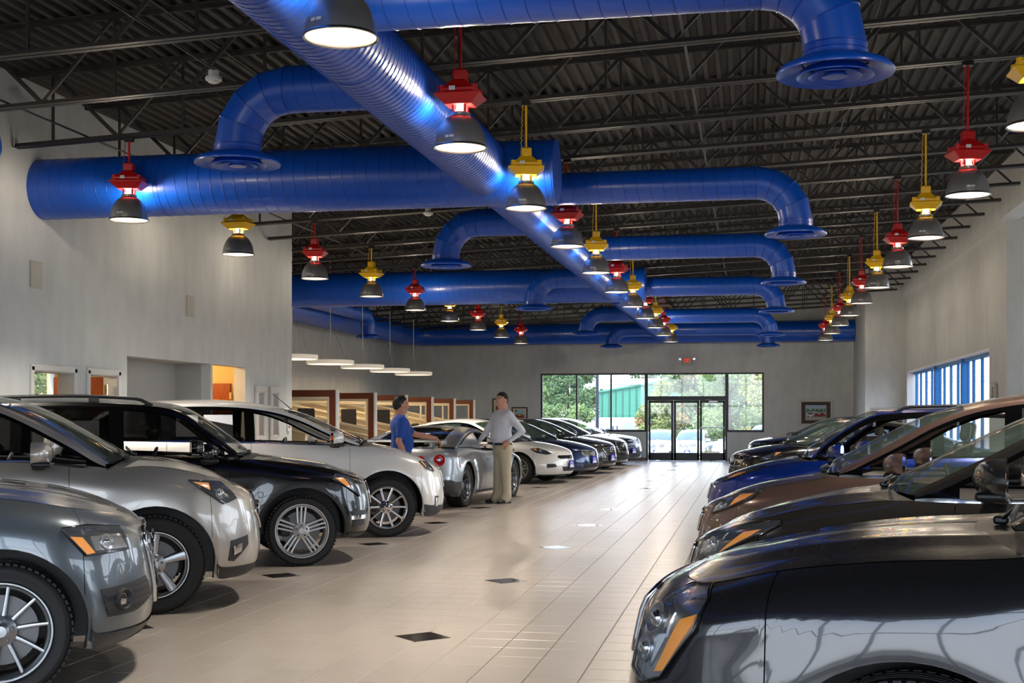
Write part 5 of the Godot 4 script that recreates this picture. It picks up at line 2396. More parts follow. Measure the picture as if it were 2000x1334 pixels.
func build_cars() -> void:
	var LG := "cars parked along the left of the aisle"
	var RG := "cars parked along the right of the aisle"
	# --- left row, nearest first
	park("compact_suv", "grey metallic car with amber-cornered headlight, nearest in the left row", LG, suv({
		"paint": paint(Color(0.37, 0.4, 0.42), 0.5, 0.28), "wb": 2.807, "fo": 0.82, "W": 0.94, "wr": 0.368, "rr": 0.262, "arch": 0.45, "rim": "ten", "fl": 0.62, "fn": 2.5,
		"hood": [[-0.8, 1.17], [-0.3, 1.15], [0.0, 1.12], [0.3, 1.07], [0.55, 0.99], [0.7, 0.92], [0.9, 0.84]], "hood_rib": 0.012,
		"lamp": {"shape": [[0.31, 0.915], [0.34, 0.875], [0.435, 0.765], [0.69, 0.775], [0.665, 0.9], [0.45, 0.925]], "amber": [[0.34, 0.872], [0.42, 0.862], [0.485, 0.775], [0.437, 0.77]],
			"chrome": [[[0.49, 0.785], [0.675, 0.785], [0.65, 0.865], [0.47, 0.865]], [[0.42, 0.905], [0.5, 0.908], [0.5, 0.893], [0.43, 0.89]], [[0.52, 0.906], [0.6, 0.902], [0.6, 0.888], [0.52, 0.891]]], "bulbs": [[0.56, 0.825, 0.042]]},
		"fog": {"shape": [[0.5, 0.575], [0.76, 0.6], [0.785, 0.48], [0.69, 0.42], [0.54, 0.42]], "lens": [0.62, 0.505, 0.05], "bars": [[[0.52, 0.545], [0.76, 0.575], [0.765, 0.555], [0.52, 0.53]], [[0.53, 0.47], [0.77, 0.5], [0.772, 0.48], [0.53, 0.455]]]},
		"grille": {"shape": [[0.0, 0.87], [0.36, 0.86], [0.42, 0.8], [0.36, 0.46], [0.3, 0.43], [0.0, 0.43]], "bars": [0.5, 0.57, 0.64, 0.71, 0.78], "emblem": ["rings", 0.76, 0.05], "frame_r": 0.016}, "lower_clad": 0.13, "clad_mat": mat(Color(0.17, 0.19, 0.2), 0.4), "mirror": [-0.7, 1.12]}), -3.9, 6.19, 28.0, 1.0)
	park("midsize_suv", "silver crossover between the grey car and the black car, front window open", LG, suv({
		"paint": paint(Color(0.68, 0.66, 0.63), 0.55, 0.3), "wb": 2.75, "fo": 0.88, "W": 0.975, "wr": 0.378, "rr": 0.25, "arch": 0.455, "rim": "five", "fl": 0.7, "fn": 2.6,
		"hood": [[-0.7, 1.2], [-0.24, 1.19], [0.18, 1.155], [0.49, 1.06], [0.65, 0.97], [0.98, 0.86]],
		"belt": [[-3.8, 1.2], [-1.0, 1.17], [-0.5, 1.12], [-0.3, 1.1]],
		"rail": [[-3.65, 1.2], [-3.42, 1.5], [-3.1, 1.62], [-2.4, 1.67], [-1.8, 1.67], [-1.4, 1.64], [-1.1, 1.57], [-0.64, 1.33], [-0.36, 1.15]], "head": -1.25,
		"bow": [[-3.65, -0.16], [-3.2, -0.06], [-2.2, 0.0], [-1.4, 0.05], [-0.36, 0.2]],
		"lamp": {"shape": [[0.25, 1.025], [0.57, 1.0], [0.655, 0.87], [0.53, 0.835], [0.39, 0.925]], "amber": [[0.28, 1.012], [0.42, 1.0], [0.42, 0.945]], "chrome": [[[0.46, 0.96], [0.55, 0.955], [0.59, 0.88], [0.5, 0.89]]], "bulbs": [[0.5, 0.91, 0.04]]},
		"fog": {"shape": [[0.57, 0.545], [0.72, 0.575], [0.72, 0.5], [0.6, 0.38], [0.55, 0.39]], "square": [[0.585, 0.5], [0.66, 0.52], [0.655, 0.455], [0.59, 0.43]]},
		"grille": {"shape": [[0.0, 0.87], [0.35, 0.88], [0.5, 0.74], [0.3, 0.6], [0.0, 0.58]], "bars": [0.66, 0.73, 0.8], "emblem": ["oval", 0.74, 0.06]}, "clad_mat": M.plastic, "lower_clad": 0.13, "mirror": [-0.83, 1.23], "cuts": [0.42, -0.62, -1.7, -2.7, -3.4],
		"wins": [[-0.5, -1.62, "open"], [-1.75, -2.6, "tint"], [-2.7, -3.3, "tint"]], "trim": "chrome"}), -4.46, 9.14, 28.0, 1.0)
	park("boxy_suv", "black boxy crossover with roof rails and bright triple-spoke wheels", LG, suv({
		"paint": paint(Color(0.025, 0.025, 0.028), 0.1, 0.25), "wb": 2.755, "fo": 0.82, "ro": 0.91, "W": 0.92, "wr": 0.356, "rr": 0.27, "arch": 0.44, "rim": "triple", "rim_mat": mat(Color(0.78, 0.78, 0.78), 0.35, 0.7), "fl": 0.55, "fn": 2.7, "clad": 0.035, "sill": 0.3, "fb": 0.27,
		"hood": [[-0.85, 1.17], [-0.67, 1.155], [-0.2, 1.1], [0.33, 1.02], [0.55, 0.95], [0.86, 0.88]],
		"belt": [[-3.6, 1.13], [-1.7, 1.12], [-0.9, 1.09], [-0.6, 1.08]],
		"rail": [[-3.55, 1.12], [-3.42, 1.48], [-3.2, 1.6], [-2.4, 1.65], [-1.8, 1.64], [-1.35, 1.6], [-1.15, 1.53], [-0.9, 1.34], [-0.62, 1.12]], "head": -1.28, "rhead": -3.25,
		"bow": [[-3.55, -0.1], [-3.2, -0.04], [-2.2, 0.0], [-1.4, 0.05], [-0.62, 0.16]],
		"deck": [[-3.67, 1.08], [-3.55, 1.12]], "wins": [[-0.72, -1.72, "open"], [-1.86, -2.66, "tint"], [-2.76, -3.34, "tint"]], "roof_rails": [-1.42, -3.2], "stickers": [[-2.1, 1.34, 0.3, 0.28], [-2.44, 1.34, 0.24, 0.28]], "mirror": [-0.93, 1.15], "mirror_mat": M.gloss_black,
		"cuts": [0.45, -0.72, -1.78, -2.72, -3.4], "crease": 0.01, "crease_y": 0.9,
		"lamp": {"shape": [[0.3, 0.88], [0.35, 0.93], [0.51, 0.895], [0.585, 0.8], [0.62, 0.69], [0.48, 0.78]], "amber": [[0.33, 0.89], [0.43, 0.89], [0.5, 0.8], [0.47, 0.79]], "chrome": [[[0.47, 0.88], [0.52, 0.87], [0.59, 0.73], [0.53, 0.78]]]},
		"fog": {"shape": [[0.5, 0.55], [0.66, 0.55], [0.66, 0.4], [0.52, 0.38]], "bars": [[[0.49, 0.5], [0.67, 0.5], [0.67, 0.46], [0.49, 0.46]]], "bar_mat": M.chrome},
		"grille": {"shape": [[0.0, 0.85], [0.38, 0.84], [0.42, 0.7], [0.36, 0.6], [0.0, 0.58]], "bars": [0.67, 0.76], "emblem": ["star", 0.71, 0.09]}, "lower_clad": 0.08}), -4.44, 12.36, 28.0, 1.0)
	park("crossover", "white crossover with chrome ten-spoke wheels and a roof antenna", LG, suv({
		"paint": paint(Color(0.86, 0.845, 0.82), 0.1, 0.3), "wb": 2.825, "fo": 0.9, "ro": 0.96, "W": 0.96, "wr": 0.374, "rr": 0.262, "arch": 0.465, "rim": "ten_round", "rim_mat": M.chrome, "fl": 0.66, "fn": 2.5, "trim": "chrome",
		"hood": [[-0.6, 1.23], [-0.35, 1.215], [0.0, 1.16], [0.22, 1.115], [0.48, 1.02], [0.65, 0.93], [0.95, 0.8]],
		"belt": [[-3.8, 1.23], [-1.6, 1.18], [-0.6, 1.145], [-0.3, 1.13]],
		"rail": [[-3.68, 1.22], [-3.45, 1.5], [-3.1, 1.63], [-2.4, 1.665], [-1.8, 1.655], [-1.35, 1.59], [-1.05, 1.49], [-0.75, 1.345], [-0.34, 1.16]], "head": -1.25,
		"bow": [[-3.68, -0.16], [-3.2, -0.06], [-2.2, 0.0], [-1.4, 0.05], [-0.34, 0.2]],
		"wins": [[-0.46, -1.62, "open"], [-1.74, -2.62, "tint"], [-2.72, -3.32, "tint"]], "cuts": [0.44, -0.47, -1.67, -2.66, -3.4], "mirror": [-0.66, 1.235], "antenna": -1.05, "antenna_z": 0.1, "stickers": [[-2.05, 1.4, 0.34, 0.28], [-2.42, 1.4, 0.26, 0.28]],
		"lamp": {"shape": [[0.44, 0.95], [0.6, 0.94], [0.67, 0.81], [0.52, 0.86]], "amber": [[0.455, 0.945], [0.5, 0.942], [0.54, 0.87], [0.52, 0.868]], "chrome": [[[0.53, 0.935], [0.59, 0.93], [0.64, 0.83], [0.57, 0.86]]]},
		"fog": {"shape": [[0.64, 0.5], [0.7, 0.5], [0.69, 0.34], [0.64, 0.34]], "square": [[0.645, 0.48], [0.69, 0.48], [0.685, 0.37], [0.645, 0.37]]},
		"grille": {"shape": [[0.04, 0.86], [0.46, 0.84], [0.42, 0.6], [0.1, 0.6]], "bars": [], "frame": true}, "lower_clad": 0.22, "clad_mat": mat(Color(0.2, 0.21, 0.23), 0.45)}), -4.46, 15.51, 28.0, 1.0)
	sports_coupe(LG)
	park("hatch_sedan", "white sedan with a split black grille and blue dealer plate", LG, sedan({
		"paint": paint(Color(0.87, 0.86, 0.84), 0.05, 0.3), "wb": 2.7, "fo": 0.9, "W": 0.915, "fl": 0.85, "fn": 2.3, "wr": 0.33,
		"lamp": {"shape": [[0.28, 0.785], [0.45, 0.8], [0.63, 0.74], [0.72, 0.68], [0.62, 0.66], [0.42, 0.7]], "amber": [[0.32, 0.78], [0.42, 0.785], [0.42, 0.74]], "bulbs": [[0.5, 0.735, 0.03]]},
		"fog": {"shape": [[0.62, 0.45], [0.76, 0.45], [0.78, 0.38], [0.62, 0.36]], "bars": [[[0.63, 0.42], [0.77, 0.42], [0.77, 0.4], [0.63, 0.4]]]},
		"grille": {"shape": [[0.0, 0.63], [0.46, 0.635], [0.5, 0.59], [0.42, 0.56], [0.0, 0.555]], "emblem": ["cross", 0.595, 0.05], "frame": false}, "plate": 0.43, "lower_grille": true, "wins": [[-0.5, -1.42, "open"], [-1.52, -2.45, "clear"]]}), -5.1, 28.2, -13.0, 1.0)
	sedan_nose([[0.0, 0.38], [0.38, 0.38], [0.33, 0.28], [0.0, 0.27]])
	park("family_sedan", "blue sedan with a chrome-barred grille, parked beside the white sedan", LG, sedan({
		"paint": paint(Color(0.03, 0.15, 0.33), 0.4, 0.28), "fl": 0.8,
		"lamp": {"shape": [[0.3, 0.78], [0.5, 0.78], [0.72, 0.7], [0.7, 0.63], [0.5, 0.68]], "chrome": [[[0.5, 0.75], [0.66, 0.7], [0.66, 0.66], [0.5, 0.7]]]},
		"grille": {"shape": [[0.0, 0.67], [0.52, 0.68], [0.5, 0.6], [0.4, 0.56], [0.0, 0.55]], "bars": [0.585, 0.62, 0.65], "emblem": ["oval", 0.6, 0.06]}, "plate": 0.45}), -4.9, 30.55, -15.0, 1.0)
	sedan_nose([[0.0, 0.36], [0.5, 0.36], [0.45, 0.27], [0.0, 0.26]])
	park("large_sedan", "dark grey sedan with a wide slatted grille in the left row", LG, sedan({
		"paint": paint(Color(0.2, 0.19, 0.185), 0.5, 0.28), "fl": 0.78, "wb": 2.77, "hood": [[-0.7, 1.03], [-0.2, 0.99], [0.2, 0.93], [0.55, 0.86], [0.8, 0.78], [0.94, 0.7]],
		"lamp": {"shape": [[0.3, 0.82], [0.5, 0.83], [0.7, 0.77], [0.7, 0.68], [0.5, 0.72]], "chrome": [[[0.45, 0.79], [0.66, 0.75], [0.66, 0.7], [0.48, 0.74]]]},
		"grille": {"shape": [[0.0, 0.75], [0.42, 0.75], [0.44, 0.66], [0.34, 0.5], [0.0, 0.49]], "bars": [0.53, 0.58, 0.63, 0.68, 0.72], "emblem": ["ring", 0.64, 0.075], "frame_r": 0.014}, "plate": 0.42}), -4.75, 33.2, -16.0, 1.0)
	sedan_nose([[0.0, 0.34], [0.5, 0.34], [0.45, 0.27], [0.0, 0.26]])
	park("black_sedan", "black sedan with a slatted grille and oval badge, second from the back window", LG, sedan({
		"paint": paint(Color(0.05, 0.05, 0.055), 0.3, 0.28), "fl": 0.76, "wb": 2.8, "hood": [[-0.7, 1.03], [-0.2, 1.0], [0.2, 0.95], [0.55, 0.88], [0.8, 0.8], [0.94, 0.72]],
		"lamp": {"shape": [[0.3, 0.83], [0.5, 0.84], [0.7, 0.78], [0.7, 0.7], [0.5, 0.74]], "chrome": [[[0.45, 0.8], [0.66, 0.76], [0.66, 0.72], [0.48, 0.76]]]},
		"grille": {"shape": [[0.0, 0.77], [0.4, 0.77], [0.42, 0.68], [0.32, 0.5], [0.0, 0.49]], "bars": [0.54, 0.6, 0.66, 0.72], "emblem": ["oval", 0.69, 0.06], "frame_r": 0.014}}), -4.7, 35.95, -17.0, 1.0)
	sedan_nose([[0.0, 0.38], [0.5, 0.38], [0.45, 0.27], [0.0, 0.26]])
	park("muscle_car", "navy blue coupe with a square black grille, last of the left row", LG, sedan({
		"paint": paint(Color(0.06, 0.07, 0.2), 0.35, 0.28), "fl": 0.42, "fn": 3.6, "wb": 2.72, "W": 0.94, "hood": [[-0.9, 1.0], [-0.3, 0.98], [0.2, 0.95], [0.6, 0.9], [0.85, 0.84], [0.94, 0.8]],
		"lamp": {"shape": [[0.62, 0.84], [0.78, 0.83], [0.8, 0.7], [0.64, 0.71]], "bulbs": [[0.72, 0.77, 0.05]]},
		"grille": {"shape": [[0.0, 0.82], [0.55, 0.82], [0.55, 0.66], [0.0, 0.65]], "emblem": ["dart", 0.74, 0.07], "frame_r": 0.008}, "plate": 0.45}), -4.75, 39.0, -20.0, 1.0)
	sedan_nose([[0.0, 0.34], [0.6, 0.34], [0.55, 0.24], [0.0, 0.23]])
	# --- right row, nearest first
	park("large_suv", "charcoal crossover with a tall amber-edged headlight, nearest in the right row", RG, suv({
		"paint": paint(Color(0.14, 0.14, 0.15), 0.25, 0.22), "wb": 2.86, "fo": 1.03, "W": 0.95, "wr": 0.375, "arch": 0.44, "fl": 0.5, "fn": 2.8, "fender_in": 0.16, "hdrop": 0.07, "crease": 0.012, "crease_y": 1.0, "crease_k": -0.07,
		"hood": [[-0.8, 1.18], [-0.3, 1.155], [0.1, 1.13], [0.4, 1.09], [0.62, 1.04], [0.8, 1.0], [0.98, 0.92]], "hood_rib": 0.018,
		"belt": [[-3.8, 1.2], [-1.6, 1.16], [-0.4, 1.12]],
		"lamp": {"shape": [[0.75, 1.0], [0.66, 0.985], [0.62, 0.95], [0.64, 0.86], [0.76, 0.7], [0.84, 0.67], [0.91, 0.7], [0.9, 0.83], [0.84, 0.97]], "amber": [[0.645, 0.905], [0.65, 0.875], [0.755, 0.72], [0.795, 0.71], [0.7, 0.885]],
			"base": M.rim_metal, "chrome": [[[0.82, 0.93], [0.88, 0.9], [0.89, 0.74], [0.82, 0.72], [0.76, 0.82], [0.74, 0.9]]], "bulbs": [[0.83, 0.87, 0.05], [0.86, 0.77, 0.045]]},
		"grille": {"shape": [[0.0, 0.94], [0.5, 0.93], [0.48, 0.7], [0.0, 0.66]], "bars": [0.74, 0.81, 0.88]}, "mirror": [-0.75, 1.2], "trim": "chrome"}), 0.45, 3.85, 167.0, -1.0)
	park("family_suv", "dark bronze-grey crossover with a big door mirror, second in the right row", RG, suv({
		"paint": paint(Color(0.2, 0.185, 0.17), 0.35, 0.24), "wb": 2.78, "fo": 0.99, "W": 0.945, "fl": 0.75, "fn": 2.4, "trim": "chrome",
		"hood": [[-0.7, 1.15], [-0.2, 1.12], [0.1, 1.085], [0.35, 1.03], [0.58, 0.965], [0.75, 0.89], [0.96, 0.76]], "hood_rib": 0.01,
		"belt": [[-3.8, 1.18], [-1.6, 1.13], [-0.9, 1.085], [-0.5, 1.08], [-0.3, 1.085]],
		"rail": [[-3.62, 1.18], [-3.42, 1.5], [-3.15, 1.6], [-2.5, 1.655], [-1.8, 1.65], [-1.4, 1.6], [-1.1, 1.49], [-0.75, 1.3], [-0.38, 1.11]],
		"bow": [[-3.62, -0.16], [-3.2, -0.06], [-2.2, 0.0], [-1.4, 0.05], [-0.38, 0.22]],
		"lamp": {"shape": [[0.84, 0.83], [0.6, 0.92], [0.44, 0.945], [0.3, 0.965], [0.3, 0.945], [0.52, 0.84], [0.68, 0.755], [0.84, 0.72]], "amber": [[0.67, 0.77], [0.52, 0.895], [0.41, 0.915], [0.47, 0.875]],
			"chrome": [[[0.83, 0.81], [0.66, 0.88], [0.7, 0.78], [0.83, 0.74]]], "bulbs": [[0.74, 0.81, 0.04]]},
		"grille": {"shape": [[0.0, 0.8], [0.46, 0.78], [0.4, 0.62], [0.0, 0.6]], "bars": [0.66, 0.72]}, "mirror": [-0.78, 1.2], "mirror_size": 1.15, "cuts": [0.42, -0.58, -1.68, -2.68, -3.4], "wins": [[-0.6, -1.62, "open"], [-1.74, -2.6, "clear"], [-2.7, -3.3, "tint"]]}), 0.43, 6.85, 167.0, -1.0)
	park("tall_crossover", "brown metallic crossover with open front window, third in the right row", RG, suv({
		"paint": paint(Color(0.43, 0.34, 0.3), 0.5, 0.3), "wb": 2.72, "fo": 0.92, "W": 0.925, "fl": 0.75, "fn": 2.3, "trim": "chrome", "inside": "interior_tan", "seat": "interior_tan",
		"hood": [[-0.7, 1.1], [-0.2, 1.055], [0.15, 1.0], [0.47, 0.93], [0.7, 0.83], [0.92, 0.7]],
		"belt": [[-3.8, 1.15], [-1.6, 1.08], [-0.9, 1.045], [-0.5, 1.04], [-0.3, 1.05]],
		"rail": [[-3.55, 1.15], [-3.35, 1.45], [-3.1, 1.6], [-2.4, 1.66], [-1.8, 1.65], [-1.4, 1.585], [-1.1, 1.475], [-0.81, 1.31], [-0.38, 1.08]],
		"bow": [[-3.55, -0.16], [-3.1, -0.06], [-2.2, 0.0], [-1.4, 0.05], [-0.38, 0.22]], "deck": [[-3.7, 1.06], [-3.5, 1.13]],
		"lamp": {"shape": [[0.67, 0.82], [0.47, 0.91], [0.22, 0.945], [0.29, 0.87], [0.48, 0.79], [0.7, 0.72]], "amber": [[0.5, 0.795], [0.45, 0.885], [0.3, 0.905], [0.36, 0.86]], "chrome": [[[0.66, 0.8], [0.54, 0.85], [0.56, 0.78], [0.68, 0.735]]], "bulbs": [[0.6, 0.785, 0.035]]},
		"grille": {"shape": [[0.0, 0.74], [0.5, 0.72], [0.44, 0.56], [0.0, 0.54]], "bars": [0.6, 0.66]}, "mirror": [-0.84, 1.14], "cuts": [0.42, -0.56, -1.64, -2.6, -3.4], "wins": [[-0.56, -1.58, "open"], [-1.7, -2.56, "clear"], [-2.66, -3.22, "tint"]]}), 0.28, 10.3, 167.0, -1.0)
	park("blue_crossover", "bright blue crossover with an amber-marked headlight, behind the brown one", RG, suv({
		"paint": paint(Color(0.02, 0.17, 0.52), 0.35, 0.28), "wb": 2.64, "fo": 0.93, "W": 0.9, "fl": 0.78, "fn": 2.3, "black_frame": true,
		"hood": [[-0.7, 1.09], [-0.2, 1.05], [0.1, 1.02], [0.4, 0.95], [0.65, 0.86], [0.93, 0.72]],
		"belt": [[-3.6, 1.12], [-1.6, 1.07], [-0.4, 1.03]],
		"rail": [[-3.45, 1.12], [-3.25, 1.4], [-3.0, 1.51], [-2.3, 1.56], [-1.6, 1.56], [-1.1, 1.53], [-0.9, 1.46], [-0.65, 1.29], [-0.38, 1.07]], "head": -1.05, "rhead": -3.02,
		"bow": [[-3.45, -0.14], [-3.0, -0.06], [-2.2, 0.0], [-1.1, 0.05], [-0.38, 0.22]], "deck": [[-3.57, 1.04], [-3.4, 1.1]],
		"lamp": {"shape": [[0.66, 0.84], [0.42, 0.94], [0.12, 0.985], [0.2, 0.93], [0.45, 0.85], [0.68, 0.78]], "amber": [[0.6, 0.81], [0.5, 0.885], [0.36, 0.905], [0.42, 0.865]], "chrome": [[[0.4, 0.935], [0.22, 0.96], [0.28, 0.925], [0.4, 0.895]]]},
		"grille": {"shape": [[0.0, 0.74], [0.46, 0.72], [0.4, 0.58], [0.0, 0.56]], "bars": [0.62, 0.68]}, "mirror": [-0.7, 1.12], "cuts": [0.42, -0.5, -1.55, -2.5, -3.25], "roof_rails": [-1.2, -3.0], "wins": [[-0.55, -1.5, "open"], [-1.62, -2.45, "clear"], [-2.55, -3.1, "tint"]]}), 0.24, 14.3, 167.0, -1.0)
	var star := {"shape": [[0.0, 0.75], [0.36, 0.74], [0.46, 0.68], [0.36, 0.54], [0.0, 0.52]], "bars": [0.645], "bar_h": 0.016, "bar_mat": M.alu, "emblem": ["star", 0.645, 0.105], "frame_r": 0.008}
	park("four_door_coupe", "black sedan with a three-pointed star in its grille, front window open", RG, sedan({
		"paint": paint(Color(0.02, 0.02, 0.022), 0.1, 0.25), "wb": 2.7, "W": 0.9, "fl": 0.72, "inside": "interior_tan", "seat": "interior_tan", "hood": [[-0.7, 1.0], [-0.2, 0.97], [0.2, 0.92], [0.55, 0.85], [0.8, 0.79], [0.94, 0.75]],
		"lamp": {"shape": [[0.2, 0.83], [0.34, 0.82], [0.64, 0.72], [0.66, 0.64], [0.4, 0.66]], "amber": [[0.23, 0.82], [0.33, 0.81], [0.38, 0.74]], "chrome": [[[0.42, 0.77], [0.62, 0.71], [0.63, 0.66], [0.45, 0.69]]]},
		"grille": star, "wins": [[-0.5, -1.42, "open"], [-1.52, -2.6, "open"]], "rim": "double"}), 0.8, 25.4, 197.0, -1.0)
	sedan_nose([[0.0, 0.44], [0.55, 0.46], [0.62, 0.28], [0.0, 0.25]])
	park("black_coupe", "black sedan with a studded grille, farthest of the right row", RG, sedan({
		"paint": paint(Color(0.03, 0.03, 0.032), 0.15, 0.25), "wb": 2.84, "W": 0.93, "fl": 0.65, "hood": [[-0.7, 1.06], [-0.2, 1.04], [0.2, 1.0], [0.55, 0.94], [0.8, 0.88], [0.94, 0.82]],
		"rail": [[-3.4, 1.08], [-2.95, 1.24], [-2.55, 1.37], [-2.1, 1.44], [-1.65, 1.46], [-1.3, 1.42], [-1.0, 1.3], [-0.7, 1.15], [-0.38, 1.0]], "belt": [[-3.8, 1.05], [-1.6, 1.01], [-0.7, 0.98], [-0.4, 0.96]],
		"bow": [[-3.4, -0.2], [-2.8, -0.12], [-2.2, 0.0], [-1.3, 0.06], [-0.38, 0.24]],
		"lamp": {"shape": [[0.3, 0.88], [0.45, 0.88], [0.66, 0.8], [0.66, 0.72], [0.45, 0.75]], "chrome": [[[0.45, 0.84], [0.62, 0.79], [0.63, 0.74], [0.47, 0.77]]]},
		"grille": {"shape": [[0.0, 0.82], [0.38, 0.81], [0.46, 0.74], [0.36, 0.58], [0.0, 0.56]], "bars": [0.62, 0.67, 0.72, 0.77], "bar_h": 0.004, "emblem": ["star", 0.69, 0.1]}}), 1.2, 32.3, 200.0, -1.0)
	sedan_nose([[0.0, 0.44], [0.55, 0.46], [0.6, 0.28], [0.0, 0.25]])


# lower intake of the car parked last
func sedan_nose(half: Array) -> void:
	var t: Node3D = get_child(get_child_count() - 1)
	var pts := []
	for p in half:
		pts.append(p)
	for j in range(half.size() - 1, -1, -1):
		if half[j][0] > 0.001:
			pts.append([-half[j][0], half[j][1]])
	var o := part("lower_intake", patch(last_skin, fv(last_skin, pts), 0.006), M.plastic, t)
	var w: float = half[1][0] * 0.9
	for f in [0.3, 0.6]:
		var y: float = lerpf(half[0][1], half[half.size() - 1][1], f)
		part("intake_bar", patch(last_skin, fv(last_skin, [[-w, y - 0.006], [w, y - 0.006], [w, y + 0.006], [-w, y + 0.006]]), 0.014), M.black, o)


# the silver two-door seen from behind
func sports_coupe(group: String) -> void:
	var spec := sedan({
		"paint": paint(Color(0.66, 0.68, 0.69), 0.55, 0.28), "wb": 2.78, "fo": 0.95, "ro": 0.9, "W": 0.95, "wr": 0.355, "rr": 0.262, "tw": 0.285, "arch": 0.41, "rim": "double", "rim_mat": mat(Color(0.5, 0.5, 0.51), 0.3, 0.9), "rl": 0.5, "rn": 3.4, "flare": 0.03,
		"hood": [[-0.7, 0.97], [-0.2, 0.93], [0.3, 0.86], [0.7, 0.76], [0.95, 0.68]],
		"belt": [[-3.6, 0.99], [-2.4, 0.97], [-1.4, 0.9], [-0.7, 0.9], [-0.4, 0.89]],
		"rail": [[-3.2, 1.0], [-2.75, 1.13], [-2.35, 1.22], [-1.9, 1.28], [-1.55, 1.29], [-1.25, 1.25], [-0.95, 1.13], [-0.45, 0.93]],
		"bow": [[-3.2, -0.1], [-2.6, -0.06], [-2.0, 0.0], [-1.3, 0.06], [-0.45, 0.22]], "rise": [[-3.2, 0.02], [-2.6, 0.05], [-1.8, 0.06], [-1.3, 0.05], [-0.45, 0.05]],
		"deck": [[-3.68, 0.96], [-3.5, 1.0], [-3.2, 1.01]], "ddrop": 0.06, "head": -1.2, "rhead": -2.1, "pillar_mat": paint(Color(0.66, 0.68, 0.69), 0.55, 0.28), "rear_q": 0.75, "wins": [[-0.55, -1.8, "open"]], "cuts": [0.45, -0.6, -1.8, -1.805, -3.3],
		"tail_in": 0.05, "rear": [[0, 0.1], [0.12, 0.03], [0.3, 0.0], [0.5, 0.02], [0.8, 0.05], [1.0, 0.06]], "rear_clad": 0.32, "clad_mat": mat(Color(0.2, 0.2, 0.2), 0.4), "mirror": [-0.75, 0.97], "mirror_size": 0.85, "two_seat": true, "lower_clad": 0.06, "fender_in": 0.1})
	var a := deg_to_rad(84)
	var f := Vector2(cos(a), sin(a))
	var right := Vector2(f.y, -f.x)
	var o: Vector2 = Vector2(-4.64, 20.97) + f * spec.wb - right * spec.W
	var t := car("sports_coupe", "silver coupe with round red tail lamps, tail towards the aisle, between the two men", group, spec, P3(o.x, 0, o.y), a)
	var k := last_skin
	for e in [[0.74, 0.8, 0.088], [-0.74, 0.8, 0.088], [0.42, 0.79, 0.075], [-0.42, 0.79, 0.075]]:
		var s: float = k.s_zr(e[0])
		var nn := k.nrm(s, e[1])
		var x := nn.cross(Vector3.UP).normalized()
		var b := Transform3D(Basis(x, nn, x.cross(nn)), k.P(s, e[1], 0.0))
		var r: float = e[2]
		var m := MB.new()
		m.lathe([[r * 1.08, -0.002], [r * 1.06, 0.012], [r * 0.95, 0.016], [r * 0.42, 0.006], [r * 0.4, 0.0]], 32, b, true)
		var l := part("tail_lamp", m, M.redlens, t)
		l.set_meta("label", "round red tail lamp")
		m = MB.new()
		m.lathe([[r * 0.42, 0.004], [r * 0.34, 0.014], [r * 0.2, 0.008], [0.001, 0.012]], 24, b, true)
		part("lamp_centre", m, M.chrome, l)
	var m := MB.new()
	for z in [-0.55, 0.55]:
		m.rbox(Transform3D(Basis(), Vector3(-3.42, 1.05, z)), Vector3(0.16, 0.11, 0.05), 0.02)
	m.rbox(Transform3D(Basis(Vector3.BACK, 0.1), Vector3(-3.45, 1.11, 0)), Vector3(0.24, 0.028, 1.52), 0.013)
	for z in [-0.76, 0.76]:
		m.rbox(Transform3D(Basis(), Vector3(-3.45, 1.08, z)), Vector3(0.24, 0.08, 0.025), 0.012)
	part("rear_wing", m, spec.paint, t)
	for z in [-0.66, -0.5, 0.5, 0.66]:
		m = MB.new()
		var p := Vector3(-3.63, 0.36, z)
		m.lathe([[0.05, -0.05], [0.058, 0.06], [0.054, 0.07], [0.048, 0.06], [0.046, -0.03]], 22, Transform3D(Basis(Vector3.BACK, PI / 2), p), true)
		m.lathe([[0.047, -0.02], [0.001, -0.02]], 16, Transform3D(Basis(Vector3.BACK, PI / 2), p))
		part("exhaust_pipe", m, M.chrome, t)
	for side in [1.0, -1.0]:
		part("side_marker", patch(k, sv(k, [[-3.2, 0.86], [-3.17, 0.86], [-3.2, 0.68], [-3.22, 0.68]], side), 0.006), M.redlens, t)


